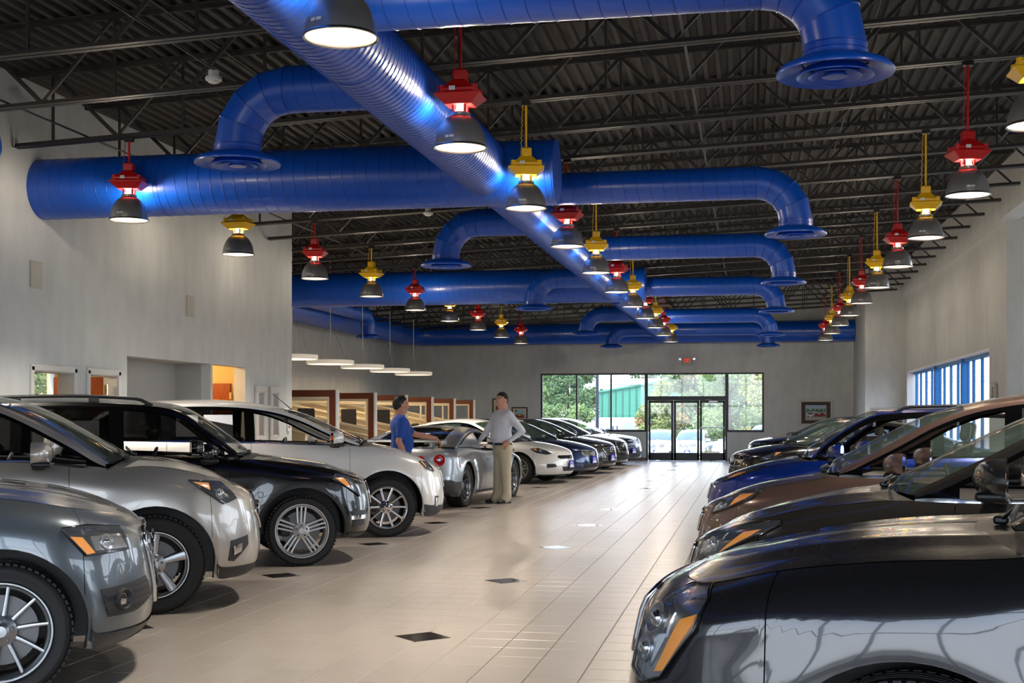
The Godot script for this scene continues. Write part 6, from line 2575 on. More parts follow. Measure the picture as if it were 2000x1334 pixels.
# ---------------------------------------------------------------- sales cubicles
func build_cubicles() -> void:
	var nth := ["nearest", "second", "third", "fourth", "fifth", "farthest"]
	var xe := [-7.9, -8.09, -8.26, -8.41, -8.54, -8.65]
	var xl := -12.1
	for k in 6:
		var dp := 23.9 + 3.2 * k
		var x1: float = xe[k]
		var t := thing("glass_partition", "cherry-framed glass cubicle partition, %s of the six" % nth[k], "partition", P3(0, 0, dp), 0.0, "glass cubicle partitions")
		var m := MB.new()
		m.cbox(Transform3D(Basis(), Vector3((xl + x1) / 2, 1.955, 0)), Vector3(x1 - xl, 0.13, 0.07), 0.006)
		part("top_rail", m, M.cherry, t)
		m = MB.new()
		m.cbox(Transform3D(Basis(), Vector3(x1 - 0.065, 0.945, 0)), Vector3(0.13, 1.89, 0.07), 0.006)
		part("post", m, M.cherry, t)
		m = MB.new()
		m.cbox(Transform3D(Basis(), Vector3(x1 + 0.025, 1.01, 0)), Vector3(0.05, 2.03, 0.1), 0.006)
		part("end_cap", m, M.white, t)
		# solid lower panel with a sloping top, pale sill strips along it
		var yr := 1.2
		var yl := yr + 0.2 * (x1 - 0.13 - xl)
		yl = minf(yl, 1.84)
		var xk := x1 - 0.13 - (yl - yr) / 0.2
		m = MB.new()
		m.prism(PackedVector2Array([Vector2(xl, 0.02), Vector2(x1 - 0.13, 0.02), Vector2(x1 - 0.13, yr), Vector2(xk, yl), Vector2(xl, yl)]), -0.025, 0.025)
		part("lower_panel", m, M.fabric, t)
		var slope := atan2(yr - yl, x1 - 0.13 - xk)
		var c := Vector3((xk + x1 - 0.13) / 2, (yr + yl) / 2, 0)
		var len := Vector2(x1 - 0.13 - xk, yl - yr).length()
		m = MB.new()
		m.cbox(Transform3D(Basis(Vector3.BACK, slope), c + Vector3(0, 0.03, 0)), Vector3(len, 0.055, 0.07), 0.006)
		part("sill", m, M.cream, t)
		m = MB.new()
		m.cbox(Transform3D(Basis(Vector3.BACK, slope), c - Vector3(0, 0.11, -0.03)), Vector3(len, 0.03, 0.02), 0.005)
		part("cover_strip", m, M.cream, t)
		m = MB.new()
		m.cbox(Transform3D(Basis(), Vector3((xl + x1 - 0.13) / 2, 1.865, 0)), Vector3(x1 - 0.13 - xl, 0.05, 0.05), 0.005)
		part("window_head", m, M.cream, t)
		m = MB.new()
		m.cbox(Transform3D(Basis(), Vector3(x1 - 0.155, 1.53, 0)), Vector3(0.05, 0.62, 0.05), 0.005)
		part("window_jamb", m, M.cream, t)
		m = MB.new()
		m.cbox(Transform3D(Basis(), Vector3(x1 - 1.0, 1.6, 0)), Vector3(0.05, 0.5, 0.045), 0.005)
		part("window_mullion", m, M.cream, t)
		m = MB.new()
		m.prism(PackedVector2Array([Vector2(x1 - 0.18, yr + 0.05), Vector2(x1 - 0.18, 1.85), Vector2(xk, 1.85), Vector2(xk, yl + 0.02)]), -0.004, 0.004)
		part("pane", m, M.pane, t)
		if k < 3:
			tall_chair(P3(-9.0 - 0.1 * k, 0, dp + 1.5), 0.5, "dark grey high-backed chair behind glass, in the %s cubicle" % nth[k])
	# round pendant discs above the desks
	for k in 5:
		var dp := 27.15 + 2.8 * k
		var t := thing("disc_pendant", "flat white disc pendant light over the cubicles, %s from the near end" % ["first", "second", "third", "fourth", "fifth"][k], "light", P3(-10.0 - 0.05 * k, 2.77, dp), 0.0, "white disc pendants")
		var m := MB.new()
		m.lathe([[0.001, 0.1], [0.54, 0.1], [0.57, 0.095], [0.575, 0.08], [0.575, 0.01], [0.565, 0.0], [0.545, 0.0]], 56, Transform3D(), true)
		part("drum", m, glow(Color(0.95, 0.91, 0.84), 0.28), t)
		m = MB.new()
		m.lathe([[0.548, 0.004], [0.001, 0.004]], 56, Transform3D(), false)
		part("diffuser", m, glow(Color(1.0, 0.9, 0.76), 1.6), t)
		m = MB.new()
		m.tube([Vector3(0, 0.5, 0), Vector3(0, deck_y(-10.0) - 2.77, 0)], 0.008, 8)
		part("stem", m, M.white, t)
		for j in 3:
			var a := TAU * j / 3 + 0.4
			m = MB.new()
			m.tube([Vector3(0, 1.0, 0), Vector3(cos(a) * 0.5, 0.1, sin(a) * 0.5)], 0.003, 5)
			part("wire", m, M.alu, t)
		var l := AreaLight3D.new()
		l.name = "disc_light"
		l.area_size = Vector2(0.9, 0.9)
		l.light_energy = 3.2
		l.light_color = Color(1.0, 0.88, 0.7)
		l.shadow_enabled = true
		l.position = Vector3(0, -0.01, 0)
		l.rotation.x = -PI / 2
		t.add_child(l)


func tall_chair(at: Vector3, turn: float, label: String) -> void:
	var t := thing("tall_chair", label, "chair", at, turn, "cubicle chairs")
	var m := MB.new()
	m.rbox(Transform3D(Basis(), Vector3(0, 0.8, 0)), Vector3(0.46, 0.09, 0.46), 0.035)
	part("seat", m, M.chair_cloth, t)
	m = MB.new()
	m.rbox(Transform3D(Basis(Vector3.RIGHT, -0.12), Vector3(0, 1.3, -0.24)), Vector3(0.36, 0.76, 0.08), 0.035)
	part("backrest", m, M.chair_cloth, t)
	m = MB.new()
	m.rbox(Transform3D(Basis(Vector3.RIGHT, -0.12), Vector3(-0.13, 1.3, -0.275)), Vector3(0.08, 0.74, 0.03), 0.012)
	part("back_band", m, M.leather, t)
	for sx in [-1.0, 1.0]:
		for sz in [-1.0, 1.0]:
			m = MB.new()
			m.tube([Vector3(sx * 0.19, 0.76, sz * 0.19), Vector3(sx * 0.23, 0.0, sz * 0.23)], [0.018, 0.014], 8)
			part("leg", m, M.black, t)


# ---------------------------------------------------------------- things on the walls
func print_tex(kind: int) -> ImageTexture:
	var w := 96
	var h := 72
	var im := Image.create(w, h, false, Image.FORMAT_RGB8)
	var r := RandomNumberGenerator.new()
	r.seed = 40 + kind
	match kind:
		0:      # road with pale and red cars under trees
			im.fill(Color(0.62, 0.72, 0.8))
			for k in 60:
				im.fill_rect(Rect2i(r.randi() % w, 16 + r.randi() % 14, 3 + r.randi() % 5, 3 + r.randi() % 6), Color(0.25, 0.3 + r.randf() * 0.2, 0.2))
			im.fill_rect(Rect2i(0, 34, w, 38), Color(0.66, 0.63, 0.6))
			for e in [[6, 38, 34, 16, Color(0.85, 0.85, 0.85)], [38, 40, 26, 14, Color(0.5, 0.1, 0.12)], [62, 38, 30, 17, Color(0.6, 0.08, 0.1)]]:
				im.fill_rect(Rect2i(e[0], e[1] + 5, e[2], e[3] - 6), e[4])
				im.fill_rect(Rect2i(e[0] + 6, e[1], e[2] - 12, 6), Color(0.15, 0.16, 0.18))
				im.fill_rect(Rect2i(e[0] + 4, e[1] + e[3] - 4, 6, 5), Color(0.05, 0.05, 0.05))
				im.fill_rect(Rect2i(e[0] + e[2] - 10, e[1] + e[3] - 4, 6, 5), Color(0.05, 0.05, 0.05))
		1:      # a reddish car before a pale blue sky and a dark tree
			im.fill(Color(0.55, 0.72, 0.78))
			im.fill_rect(Rect2i(0, 40, w, 32), Color(0.5, 0.3, 0.22))
			im.fill_rect(Rect2i(0, 2, 22, 14), Color(0.2, 0.18, 0.17))
			im.fill_rect(Rect2i(10, 12, 5, 28), Color(0.75, 0.72, 0.66))
			im.fill_rect(Rect2i(18, 34, 56, 26), Color(0.42, 0.12, 0.08))
			im.fill_rect(Rect2i(30, 38, 32, 8), Color(0.85, 0.72, 0.5))
		2:      # speckled grey print
			for y in h:
				for x in w:
					var v := 0.35 + r.randf() * 0.4
					im.set_pixel(x, y, Color(v, v * 1.02, v))
		_:      # tall speckled print, rust below and green above
			for y in h:
				for x in w:
					var v := 0.3 + r.randf() * 0.45
					var f := clampf((y - 34.0) / 30.0 + r.randf() * 0.3, 0, 1)
					im.set_pixel(x, y, Color(v, v * 1.05, v * 1.05).lerp(Color(v * 0.95, v * 0.75, v * 0.68), f * 0.6))
	return ImageTexture.create_from_image(im)


# frame facing +z of its own axes
func framed(called: String, label: String, at: Vector3, turn: float, w: float, h: float, edge: float, frame_mat: Material, mat_c: Color, pw: float, ph: float, kind: int) -> void:
	var t := thing(called, label, "picture", at, turn)
	var m := MB.new()
	for e in [[0, h / 2 - edge / 2, w, edge], [0, -h / 2 + edge / 2, w, edge], [-w / 2 + edge / 2, 0, edge, h - edge * 2], [w / 2 - edge / 2, 0, edge, h - edge * 2]]:
		m.cbox(Transform3D(Basis(), Vector3(e[0], e[1], 0.02)), Vector3(e[2], e[3], 0.04), 0.006)
	part("frame", m, frame_mat, t)
	m = MB.new()
	m.box(Vector3(0, 0, 0.012), Vector3(w - edge, h - edge, 0.012))
	part("mount", m, mat(mat_c, 0.8), t)
	var q := PlaneMesh.new()
	q.size = Vector2(pw, ph)
	q.orientation = PlaneMesh.FACE_Z
	var pm := mat(Color.WHITE, 0.5)
	pm.albedo_texture = print_tex(kind)
	var o := part("print", q, pm, t)
	o.position.z = 0.0195


func build_wall_things() -> void:
	var L := PI / 2
	var white_frame := mat(Color(0.78, 0.77, 0.75), 0.5)
	var brown := mat(Color(0.16, 0.085, 0.06), 0.4)
	framed("tall_picture", "tall white-framed print on the left wall, the one nearer the tan opening", P3(-8.195, 1.55, 20.7), L, 0.46, 0.95, 0.1, white_frame, Color(0.8, 0.79, 0.77), 0.24, 0.72, 3)
	framed("tall_picture", "tall white-framed print on the left wall, beside the thermostat", P3(-8.195, 1.55, 21.36), L, 0.45, 0.95, 0.1, white_frame, Color(0.8, 0.79, 0.77), 0.24, 0.72, 3)
	framed("small_picture", "brown-framed picture on the back wall behind the man's head", P3(-8.56, 1.87, 43.795), 0.0, 0.52, 0.5, 0.045, brown, Color(0.82, 0.78, 0.68), 0.3, 0.3, 1)
	framed("small_picture", "brown-framed picture of a red car, nearest the back window", P3(-7.86, 1.57, 43.795), 0.0, 0.56, 0.5, 0.045, brown, Color(0.82, 0.78, 0.68), 0.34, 0.32, 1)
	framed("large_picture", "silver-framed photograph of cars on the back wall at right", P3(2.11, 1.62, 43.795), 0.0, 1.12, 0.9, 0.09, mat(Color(0.72, 0.71, 0.69), 0.4), Color(0.27, 0.25, 0.24), 0.68, 0.5, 0)
	framed("small_picture", "small silver-framed print on the right wall beside the blue window band", P3(4.445, 1.8, 25.05), -L, 0.42, 0.62, 0.07, mat(Color(0.6, 0.59, 0.56), 0.5), Color(0.7, 0.7, 0.68), 0.24, 0.4, 2)
	# pale acoustic panels high on the left wall
	for e in [[13.75, 3.165, "nearer"], [17.945, 3.145, "farther"]]:
		var t := thing("wall_speaker", "flush off-white rectangular panel high on the left wall, the %s one" % e[2], "panel", P3(-8.2, e[1], e[0]), L, "flush wall panels")
		var m := MB.new()
		m.cbox(Transform3D(Basis(), Vector3(0, 0, 0.006)), Vector3(0.25, 0.31, 0.016), 0.005)
		part("bezel", m, mat(Color(0.68, 0.68, 0.64), 0.6), t)
		m = MB.new()
		m.box(Vector3(0, 0, 0.0145), Vector3(0.22, 0.28, 0.004))
		part("cover", m, mat(Color(0.72, 0.71, 0.66), 0.8), t)
	var t := thing("thermostat", "small white thermostat on the left wall near its corner", "thermostat", P3(-8.2, 1.3, 22.05), L)
	var m := MB.new()
	m.rbox(Transform3D(Basis(), Vector3(0, 0, 0.015)), Vector3(0.12, 0.13, 0.03), 0.012)
	part("case", m, M.white, t)
	m = MB.new()
	m.box(Vector3(0, 0.02, 0.0305), Vector3(0.07, 0.04, 0.002))
	part("display", m, M.plastic, t)
	t = thing("motion_sensor", "small white sensor in the far left corner of the back wall", "sensor", P3(-12.05, 2.74, 43.78), 0.4)
	m = MB.new()
	m.rbox(Transform3D(), Vector3(0.08, 0.13, 0.06), 0.02)
	part("case", m, M.white, t)
	m = MB.new()
	m.ellipsoid(Transform3D(Basis(), Vector3(0, 0.0, 0.025)), Vector3(0.025, 0.03, 0.015), 12, 8)
	part("lens", m, mat(Color(0.7, 0.72, 0.72), 0.4), t)
	# exit sign with twin lamps
	t = thing("exit_sign", "lit exit sign with two lamp heads above the glass doors", "sign", P3(-2.12, 3.34, 43.8))
	m = MB.new()
	m.cbox(Transform3D(Basis(), Vector3(0, 0, 0.04)), Vector3(0.33, 0.27, 0.08), 0.012)
	part("case", m, mat(Color(0.72, 0.7, 0.64), 0.5), t)
	var tx := part("lettering", text_mesh("EXIT", 0.085, 0.006), glow(Color(0.95, 0.12, 0.08), 0.7), t)
	tx.position = Vector3(0, 0.045, 0.083)
	tx.scale = Vector3(0.85, 1.5, 1)
	for s in [-1.0, 1.0]:
		var h := Node3D.new()
		h.name = "lamp_head"
		t.add_child(h, true)
		h.position = Vector3(s * 0.235, 0.09, 0.05)
		h.rotation = Vector3(0, 0, s * 0.4)
		m = MB.new()
		m.rbox(Transform3D(), Vector3(0.11, 0.1, 0.08), 0.02)
		part("shell", m, M.white, h)
		m = MB.new()
		m.cbox(Transform3D(Basis(), Vector3(0, 0, 0.042)), Vector3(0.08, 0.07, 0.006), 0.002)
		part("lens", m, M.rim_metal, h)
	# air grille on the pier
	t = thing("air_grille", "white slatted return air grille on the pier", "vent", P3(3.92, 1.45, 39.4))
	m = MB.new()
	for e in [[0, 0.29, 0.92, 0.05], [0, -0.29, 0.92, 0.05], [-0.435, 0, 0.05, 0.54], [0.435, 0, 0.05, 0.54]]:
		m.cbox(Transform3D(Basis(), Vector3(e[0], e[1], 0.012)), Vector3(e[2], e[3], 0.025), 0.005)
	part("frame", m, M.wall_smooth, t)
	m = MB.new()
	m.box(Vector3(0, 0, 0.002), Vector3(0.84, 0.54, 0.004))
	part("backing", m, M.steel, t)
	for k in 11:
		m = MB.new()
		m.tbox(Transform3D(Basis(Vector3.RIGHT, -0.6), Vector3(0, -0.25 + k * 0.05, 0.014)), Vector3(0.84, 0.032, 0.004))
		part("slat", m, M.wall_smooth, t)
	# smoke detectors under the joists
	for e in [[11.35, "nearer"], [19.5, "farther"]]:
		var y := deck_y(-4.95) - 0.84
		t = thing("smoke_detector", "white round smoke detector under a joist, the %s one" % e[1], "detector", P3(-4.95, y, e[0]), 0.0, "smoke detectors")
		m = MB.new()
		m.lathe([[0.001, 0.0], [0.075, 0.0], [0.08, -0.012], [0.075, -0.03], [0.055, -0.038], [0.05, -0.05], [0.03, -0.058], [0.001, -0.06]], 32, Transform3D(), true)
		part("case", m, M.white, t)
		m = MB.new()
		m.tube([Vector3(0, 0, 0), Vector3(0, 0.06, 0)], 0.05, 14)
		part("base", m, M.white, t)


# ---------------------------------------------------------------- people
# round bones joined smoothly and meshed as surface nets
class Field:
	var o: Vector3
	var h: float
	var nx: int
	var ny: int
	var nz: int
	var f := PackedFloat32Array()

	func setup(lo: Vector3, hi: Vector3, cell: float) -> void:
		o = lo
		h = cell
		nx = int((hi.x - lo.x) / cell) + 2
		ny = int((hi.y - lo.y) / cell) + 2
		nz = int((hi.z - lo.z) / cell) + 2
		f.resize(nx * ny * nz)
		f.fill(1.0)

	func bone(a: Vector3, b: Vector3, ra: float, rb: float, k: float, sq := Vector3.ONE) -> void:
		var pad := maxf(ra, rb) * maxf(1.0, maxf(1.0 / sq.x, 1.0 / sq.z)) + k + h * 2
		var lo := (a.min(b) - Vector3.ONE * pad - o) / h
		var hi := (a.max(b) + Vector3.ONE * pad - o) / h
		var ab := b - a
		var l2 := maxf((ab * sq).length_squared(), 1e-8)
		var abs_ := ab * sq
		for x in range(maxi(0, int(lo.x)), mini(nx, int(hi.x) + 1)):
			for y in range(maxi(0, int(lo.y)), mini(ny, int(hi.y) + 1)):
				for z in range(maxi(0, int(lo.z)), mini(nz, int(hi.z) + 1)):
					var p := (o + Vector3(x, y, z) * h - a) * sq
					var t := clampf(p.dot(abs_) / l2, 0.0, 1.0)
					var d := (p - abs_ * t).length() - lerpf(ra, rb, t)
					var q := (x * ny + y) * nz + z
					var e := f[q]
					var m := maxf(k - absf(d - e), 0.0) / k if k > 0.0 else 0.0
					f[q] = minf(d, e) - m * m * k * 0.25

	func mesh_into(m: MB, t := Transform3D()) -> void:
		var ids := {}
		var sx := ny * nz
		var sy := nz
		var base := m.v.size()
		for x in nx - 1:
			for y in ny - 1:
				var q := (x * ny + y) * nz
				for z in nz - 1:
					var i0 := q + z
					var v0 := f[i0]
					if v0 > 0.2:
						continue
					var c := [v0, f[i0 + 1], f[i0 + sy], f[i0 + sy + 1], f[i0 + sx], f[i0 + sx + 1], f[i0 + sx + sy], f[i0 + sx + sy + 1]]
					var neg := 0
					for e in c:
						if e < 0.0:
							neg += 1
					if neg == 0 or neg == 8:
						continue
					var sum := Vector3.ZERO
					var n := 0
					for e in [[0, 1], [0, 2], [0, 4], [1, 3], [1, 5], [2, 3], [2, 6], [3, 7], [4, 5], [4, 6], [5, 7], [6, 7]]:
						var a: float = c[e[0]]
						var b: float = c[e[1]]
						if (a < 0.0) != (b < 0.0):
							var w := a / (a - b)
							var pa := Vector3(e[0] >> 2, (e[0] >> 1) & 1, e[0] & 1)
							var pb := Vector3(e[1] >> 2, (e[1] >> 1) & 1, e[1] & 1)
							sum += pa.lerp(pb, w)
							n += 1
					var g := Vector3(c[4] + c[5] + c[6] + c[7] - c[0] - c[1] - c[2] - c[3], c[2] + c[3] + c[6] + c[7] - c[0] - c[1] - c[4] - c[5], c[1] + c[3] + c[5] + c[7] - c[0] - c[2] - c[4] - c[6]).normalized()
					ids[i0] = m.vert(t * (o + (Vector3(x, y, z) + sum / n) * h), (t.basis * g).normalized())
		for i0 in ids:
			var v0: float = f[i0]
			for e in [[1, sy, sx], [sy, sx, 1], [sx, 1, sy]]:
				# edge along e[0]; the four cells round it
				if (f[i0 + e[0]] < 0.0) == (v0 < 0.0):
					continue
				var a: int = i0 - e[1]
				var b: int = i0 - e[2]
				var c: int = i0 - e[1] - e[2]
				if ids.has(a) and ids.has(b) and ids.has(c):
					m.quad(ids[i0], ids[a], ids[c], ids[b])


func human(t: Node3D, d: Dictionary) -> void:
	# person axes: x ahead, y up, z to the right; sizes for the height d.s times 1.8 m
	var s: float = d.s
	var skin: Material = d.skin
	var sh := [Vector3(0.0, 1.47, -0.195) * s, Vector3(0.0, 1.47, 0.195) * s]
	var lo := Vector3(-0.75, -0.02, -0.8)
	var hi := Vector3(0.95, 1.62 * s, 0.8)
	# --- shirt
	var f := Field.new()
	f.setup(lo + Vector3(0, 0.8, 0), hi, 0.02)
	var b: float = d.belly
	f.bone(Vector3(-0.01, 1.38, -0.11) * s, Vector3(-0.01, 1.38, 0.11) * s, 0.135 * s, 0.135 * s, 0.05, Vector3(1.05, 1, 1))
	f.bone(Vector3(0.01, 1.38, 0) * s, Vector3(0.03 + b * 0.4, 1.12, 0) * s, 0.15 * s, (0.155 + b) * s, 0.08, Vector3(1.1, 1, 0.88))
	f.bone(Vector3(0.03 + b * 0.4, 1.12, 0) * s, Vector3(0.015, 1.09 if d.tucked else 0.95, 0) * s, (0.155 + b) * s, 0.158 * s, 0.08, Vector3(1.1, 1, 0.9))
	f.bone(Vector3(-0.02, 1.5, -0.12) * s, Vector3(-0.02, 1.5, 0.12) * s, 0.06 * s, 0.06 * s, 0.06)
	f.bone(Vector3(-0.015, 1.48, 0) * s, Vector3(0.0, 1.52, 0) * s, 0.075 * s, 0.06 * s, 0.03)
	for k in 2:
		var a: Dictionary = d.arms[k]
		var e: Vector3 = a.elbow
		var w: Vector3 = a.wrist
		f.bone(sh[k], (sh[k] as Vector3).lerp(e, 0.85 if d.long else 0.75), 0.072 * s, 0.058 * s, 0.05)
		if d.long:
			f.bone((sh[k] as Vector3).lerp(e, 0.8), e, 0.058 * s, 0.049 * s, 0.02)
			f.bone(e, e.lerp(w, 0.93), 0.049 * s, 0.036 * s, 0.02)
	# folds of cloth
	for q in d.folds:
		f.bone(q[0] * s, q[1] * s, q[2], q[2] * 0.7, 0.02)
	var m := MB.new()
	f.mesh_into(m)
	part("shirt", m, d.shirt, t)
	# --- trousers
	f = Field.new()
	f.setup(lo, Vector3(hi.x, 1.06 * s, hi.z), 0.02)
	f.bone(Vector3(0.01, 0.98, 0) * s, Vector3(0.0, 0.9, 0) * s, 0.158 * s, 0.165 * s, 0.03, Vector3(1.1, 1, 0.92))
	for k in 2:
		var z := -1.0 if k == 0 else 1.0
		var kn: Vector3 = d.legs[k].knee
		var an: Vector3 = d.legs[k].ankle
		f.bone(Vector3(0, 0.92, z * 0.085) * s, kn, 0.115 * s, 0.085 * s, 0.05)
		f.bone(kn, an + Vector3(0, 0.0, 0), 0.086 * s, 0.082 * s, 0.03)
		f.bone(an + Vector3(0.02, 0.03, 0), an + Vector3(0.05, -0.03, 0), 0.08 * s, 0.078 * s, 0.02)
	m = MB.new()
	f.mesh_into(m)
	part("trousers", m, d.trousers, t)
	# belt
	m = MB.new()
	var pts := []
	for j in 33:
		var a := TAU * j / 32
		pts.append(Vector3(0.012 * s + cos(a) * 0.152 * s, 0.985 * s, sin(a) * 0.178 * s))
	m.tube(pts, 0.02, 8, false)
	var bl := part("belt", m, M.leather, t)
	m = MB.new()
	m.rbox(Transform3D(Basis(), Vector3(0.178 * s, 0.985 * s, 0)), Vector3(0.012, 0.045, 0.05), 0.005)
	part("buckle", m, M.alu, bl)
	# --- shoes
	for k in 2:
		var an: Vector3 = d.legs[k].ankle
		var sf := Field.new()
		sf.setup(Vector3(-0.16, -0.02, -0.09), Vector3(0.28, 0.16, 0.09), 0.011)
		sf.bone(Vector3(-0.045, 0.045, 0), Vector3(0.08, 0.04, 0.0), 0.042, 0.048, 0.03, Vector3(1, 1.15, 1))
		sf.bone(Vector3(0.08, 0.04, 0), Vector3(0.19, 0.03, 0.008), 0.047, 0.034, 0.03, Vector3(1, 1.3, 1))
		sf.bone(Vector3(-0.01, 0.05, 0), Vector3(-0.005, 0.11, 0), 0.045, 0.042, 0.03)
		m = MB.new()
		sf.mesh_into(m)
		var turn: float = d.legs[k].get("turn", 0.0)
		var so := part("shoe", m, M.leather, t)
		so.position = Vector3(an.x, 0.006, an.z)
		so.rotation.y = turn
		m = MB.new()
		m.rbox(Transform3D(Basis(), Vector3(0.07, 0.004, 0.003)), Vector3(0.3, 0.02, 0.085), 0.009)
		part("sole", m, M.black, so)
	# --- body: head, neck, arms and hands in one skin
	var bm := MB.new()
	var hd := Transform3D(Basis(Vector3.UP, d.look) * Basis(Vector3.BACK, d.get("nod", 0.0)), Vector3(0.02, 1.7, 0) * s).scaled_local(Vector3.ONE * 1.05)
	var hf := Field.new()
	hf.setup(Vector3(-0.15, -0.26, -0.13), Vector3(0.16, 0.16, 0.13), 0.0062)
	hf.bone(Vector3(-0.015, 0.04, 0), Vector3(-0.005, 0.035, 0), 0.092, 0.09, 0.02, Vector3(0.92, 0.95, 1.14))
	hf.bone(Vector3(0.035, -0.02, 0), Vector3(0.045, -0.075, 0), 0.066, 0.042, 0.04, Vector3(0.95, 1, 0.98))      # face to chin
	hf.bone(Vector3(0.0, -0.07, -0.045), Vector3(0.0, -0.07, 0.045), 0.04, 0.04, 0.03)                          # jaw
	hf.bone(Vector3(-0.03, -0.06, 0), Vector3(-0.035, -0.21, 0), 0.062 + d.stout * 0.01, 0.072 + d.stout * 0.012, 0.03)                          # neck
	hf.bone(Vector3(-0.04, -0.2, -0.05), Vector3(-0.04, -0.2, 0.05), 0.06, 0.06, 0.04)
	hf.bone(Vector3(0.094, 0.02, 0), Vector3(0.118, -0.022, 0), 0.008, 0.014, 0.012)                               # nose
	hf.bone(Vector3(0.1, -0.026, -0.011), Vector3(0.1, -0.026, 0.011), 0.011, 0.011, 0.008)
	hf.bone(Vector3(0.078, 0.036, -0.045), Vector3(0.09, 0.038, -0.008), 0.012, 0.012, 0.014)                      # brow
	hf.bone(Vector3(0.078, 0.036, 0.045), Vector3(0.09, 0.038, 0.008), 0.012, 0.012, 0.014)
	hf.bone(Vector3(0.06, -0.015, -0.045), Vector3(0.066, -0.02, -0.035), 0.024, 0.022, 0.02)                      # cheeks
	hf.bone(Vector3(0.06, -0.015, 0.045), Vector3(0.066, -0.02, 0.035), 0.024, 0.022, 0.02)
	hf.bone(Vector3(0.09, -0.054, -0.02), Vector3(0.09, -0.054, 0.02), 0.009, 0.009, 0.008)                        # lips
	hf.bone(Vector3(0.088, -0.067, -0.015), Vector3(0.088, -0.067, 0.015), 0.009, 0.009, 0.008)
	for z in [-1.0, 1.0]:
		hf.bone(Vector3(-0.012, 0.018, z * 0.083), Vector3(-0.004, -0.022, z * 0.08), 0.016, 0.011, 0.006)         # ears
		hf.bone(Vector3(-0.022, 0.022, z * 0.09), Vector3(-0.016, -0.008, z * 0.088), 0.009, 0.008, 0.006)
	hf.mesh_into(bm, hd)
	# arms
	var af := Field.new()
	af.setup(lo + Vector3(0, 0.75, 0), hi, 0.018)
	for k in 2:
		var a: Dictionary = d.arms[k]
		var e: Vector3 = a.elbow
		var w: Vector3 = a.wrist
		var th: float = s * (0.7 if d.long else 1.0)
		af.bone((sh[k] as Vector3).lerp(e, 0.2), e, 0.05 * th, 0.044 * th, 0.02)
		af.bone(e, e.lerp(w, 0.35), 0.044 * th, 0.045 * th, 0.02)
		af.bone(e.lerp(w, 0.35), w, 0.045 * th, 0.03 * s * (0.9 if d.long else 1.0), 0.02)
	af.mesh_into(bm)
	for k in 2:
		hand(bm, d.arms[k], s)
	part("body", bm, skin, t)
	# eyes, brows, mouth
	for z in [-1.0, 1.0]:
		m = MB.new()
		m.ellipsoid(hd * Transform3D(Basis(), Vector3(0.081, 0.017, z * 0.031)), Vector3(0.011, 0.009, 0.013), 12, 8)
		var ey := part("eye", m, mat(Color(0.85, 0.83, 0.8), 0.3), t)
		m = MB.new()
		m.ellipsoid(hd * Transform3D(Basis(), Vector3(0.0895, 0.017, z * 0.03)), Vector3(0.004, 0.0055, 0.0055), 10, 6)
		part("iris", m, M.gloss_black, ey)
		m = MB.new()
		m.tube([hd * Vector3(0.092, 0.046, z * 0.012), hd * Vector3(0.093, 0.05, z * 0.028), hd * Vector3(0.08, 0.046, z * 0.048)], 0.005, 6)
		part("eyebrow", m, d.hair, t)
	m = MB.new()
	m.tube([hd * Vector3(0.092, -0.061, -0.024), hd * Vector3(0.0985, -0.0605, 0), hd * Vector3(0.092, -0.061, 0.024)], 0.004, 6)
	part("mouth", m, mat(Color(0.5, 0.25, 0.22), 0.6), t)
	# hair
	hf = Field.new()
	hf.setup(Vector3(-0.15, -0.16, -0.13), Vector3(0.14, 0.17, 0.13), 0.0075)
	hf.bone(Vector3(-0.022, 0.052, 0), Vector3(-0.008, 0.055, 0), 0.097, 0.093, 0.01, Vector3(0.92, 0.97, 1.13))
	hf.bone(Vector3(-0.055, 0.01, 0), Vector3(-0.05, -0.05, 0), 0.07, 0.058, 0.03, Vector3(0.95, 1, 0.95))
	# cut the face free
	for q in hf.f.size():
		if hf.f[q] < 0.05:
			var z := q % hf.nz
			var y := (q / hf.nz) % hf.ny
			var x := q / (hf.nz * hf.ny)
			var p := hf.o + Vector3(x, y, z) * hf.h
			var cut := p.x - (0.05 + (p.y - 0.06) * 0.6)
			if p.y < 0.075:
				cut = maxf(cut, p.x - (0.0 + (p.y - 0.02) * 0.6))
			if p.y < -0.06:
				cut = maxf(cut, -0.06 - p.y)
			hf.f[q] = maxf(hf.f[q], cut * 0.8)
	m = MB.new()
	hf.mesh_into(m, hd)
	part("hair", m, d.hair, t)
	# collar
	m = MB.new()
	for z in [-1.0, 1.0]:
		var c0 := Vector3(-0.085, 1.55, 0) * s
		var cp := [c0, Vector3(-0.04, 1.55, z * 0.078) * s, Vector3(0.04, 1.525, z * 0.066) * s, Vector3(0.085, 1.485, z * 0.016) * s]
		m.tube(cp, [0.018, 0.021, 0.021, 0.012], 8)
		m.face([Vector3(0.092, 1.495, z * 0.012) * s, Vector3(0.062, 1.52, z * 0.058) * s, Vector3(0.12, 1.44, z * 0.07) * s], Vector3(0.8, 0.4, z * 0.3).normalized())
	part("collar", m, d.shirt, t)
	for k in d.get("buttons", 0):
		var y: float = 1.42 - 0.09 * k
		m = MB.new()
		m.ellipsoid(Transform3D(Basis(), Vector3(0.152 + b * (1.15 if k > 1 else 0.6), y, 0) * s), Vector3(0.003, 0.006, 0.006), 8, 6)
		part("button", m, M.white, t)


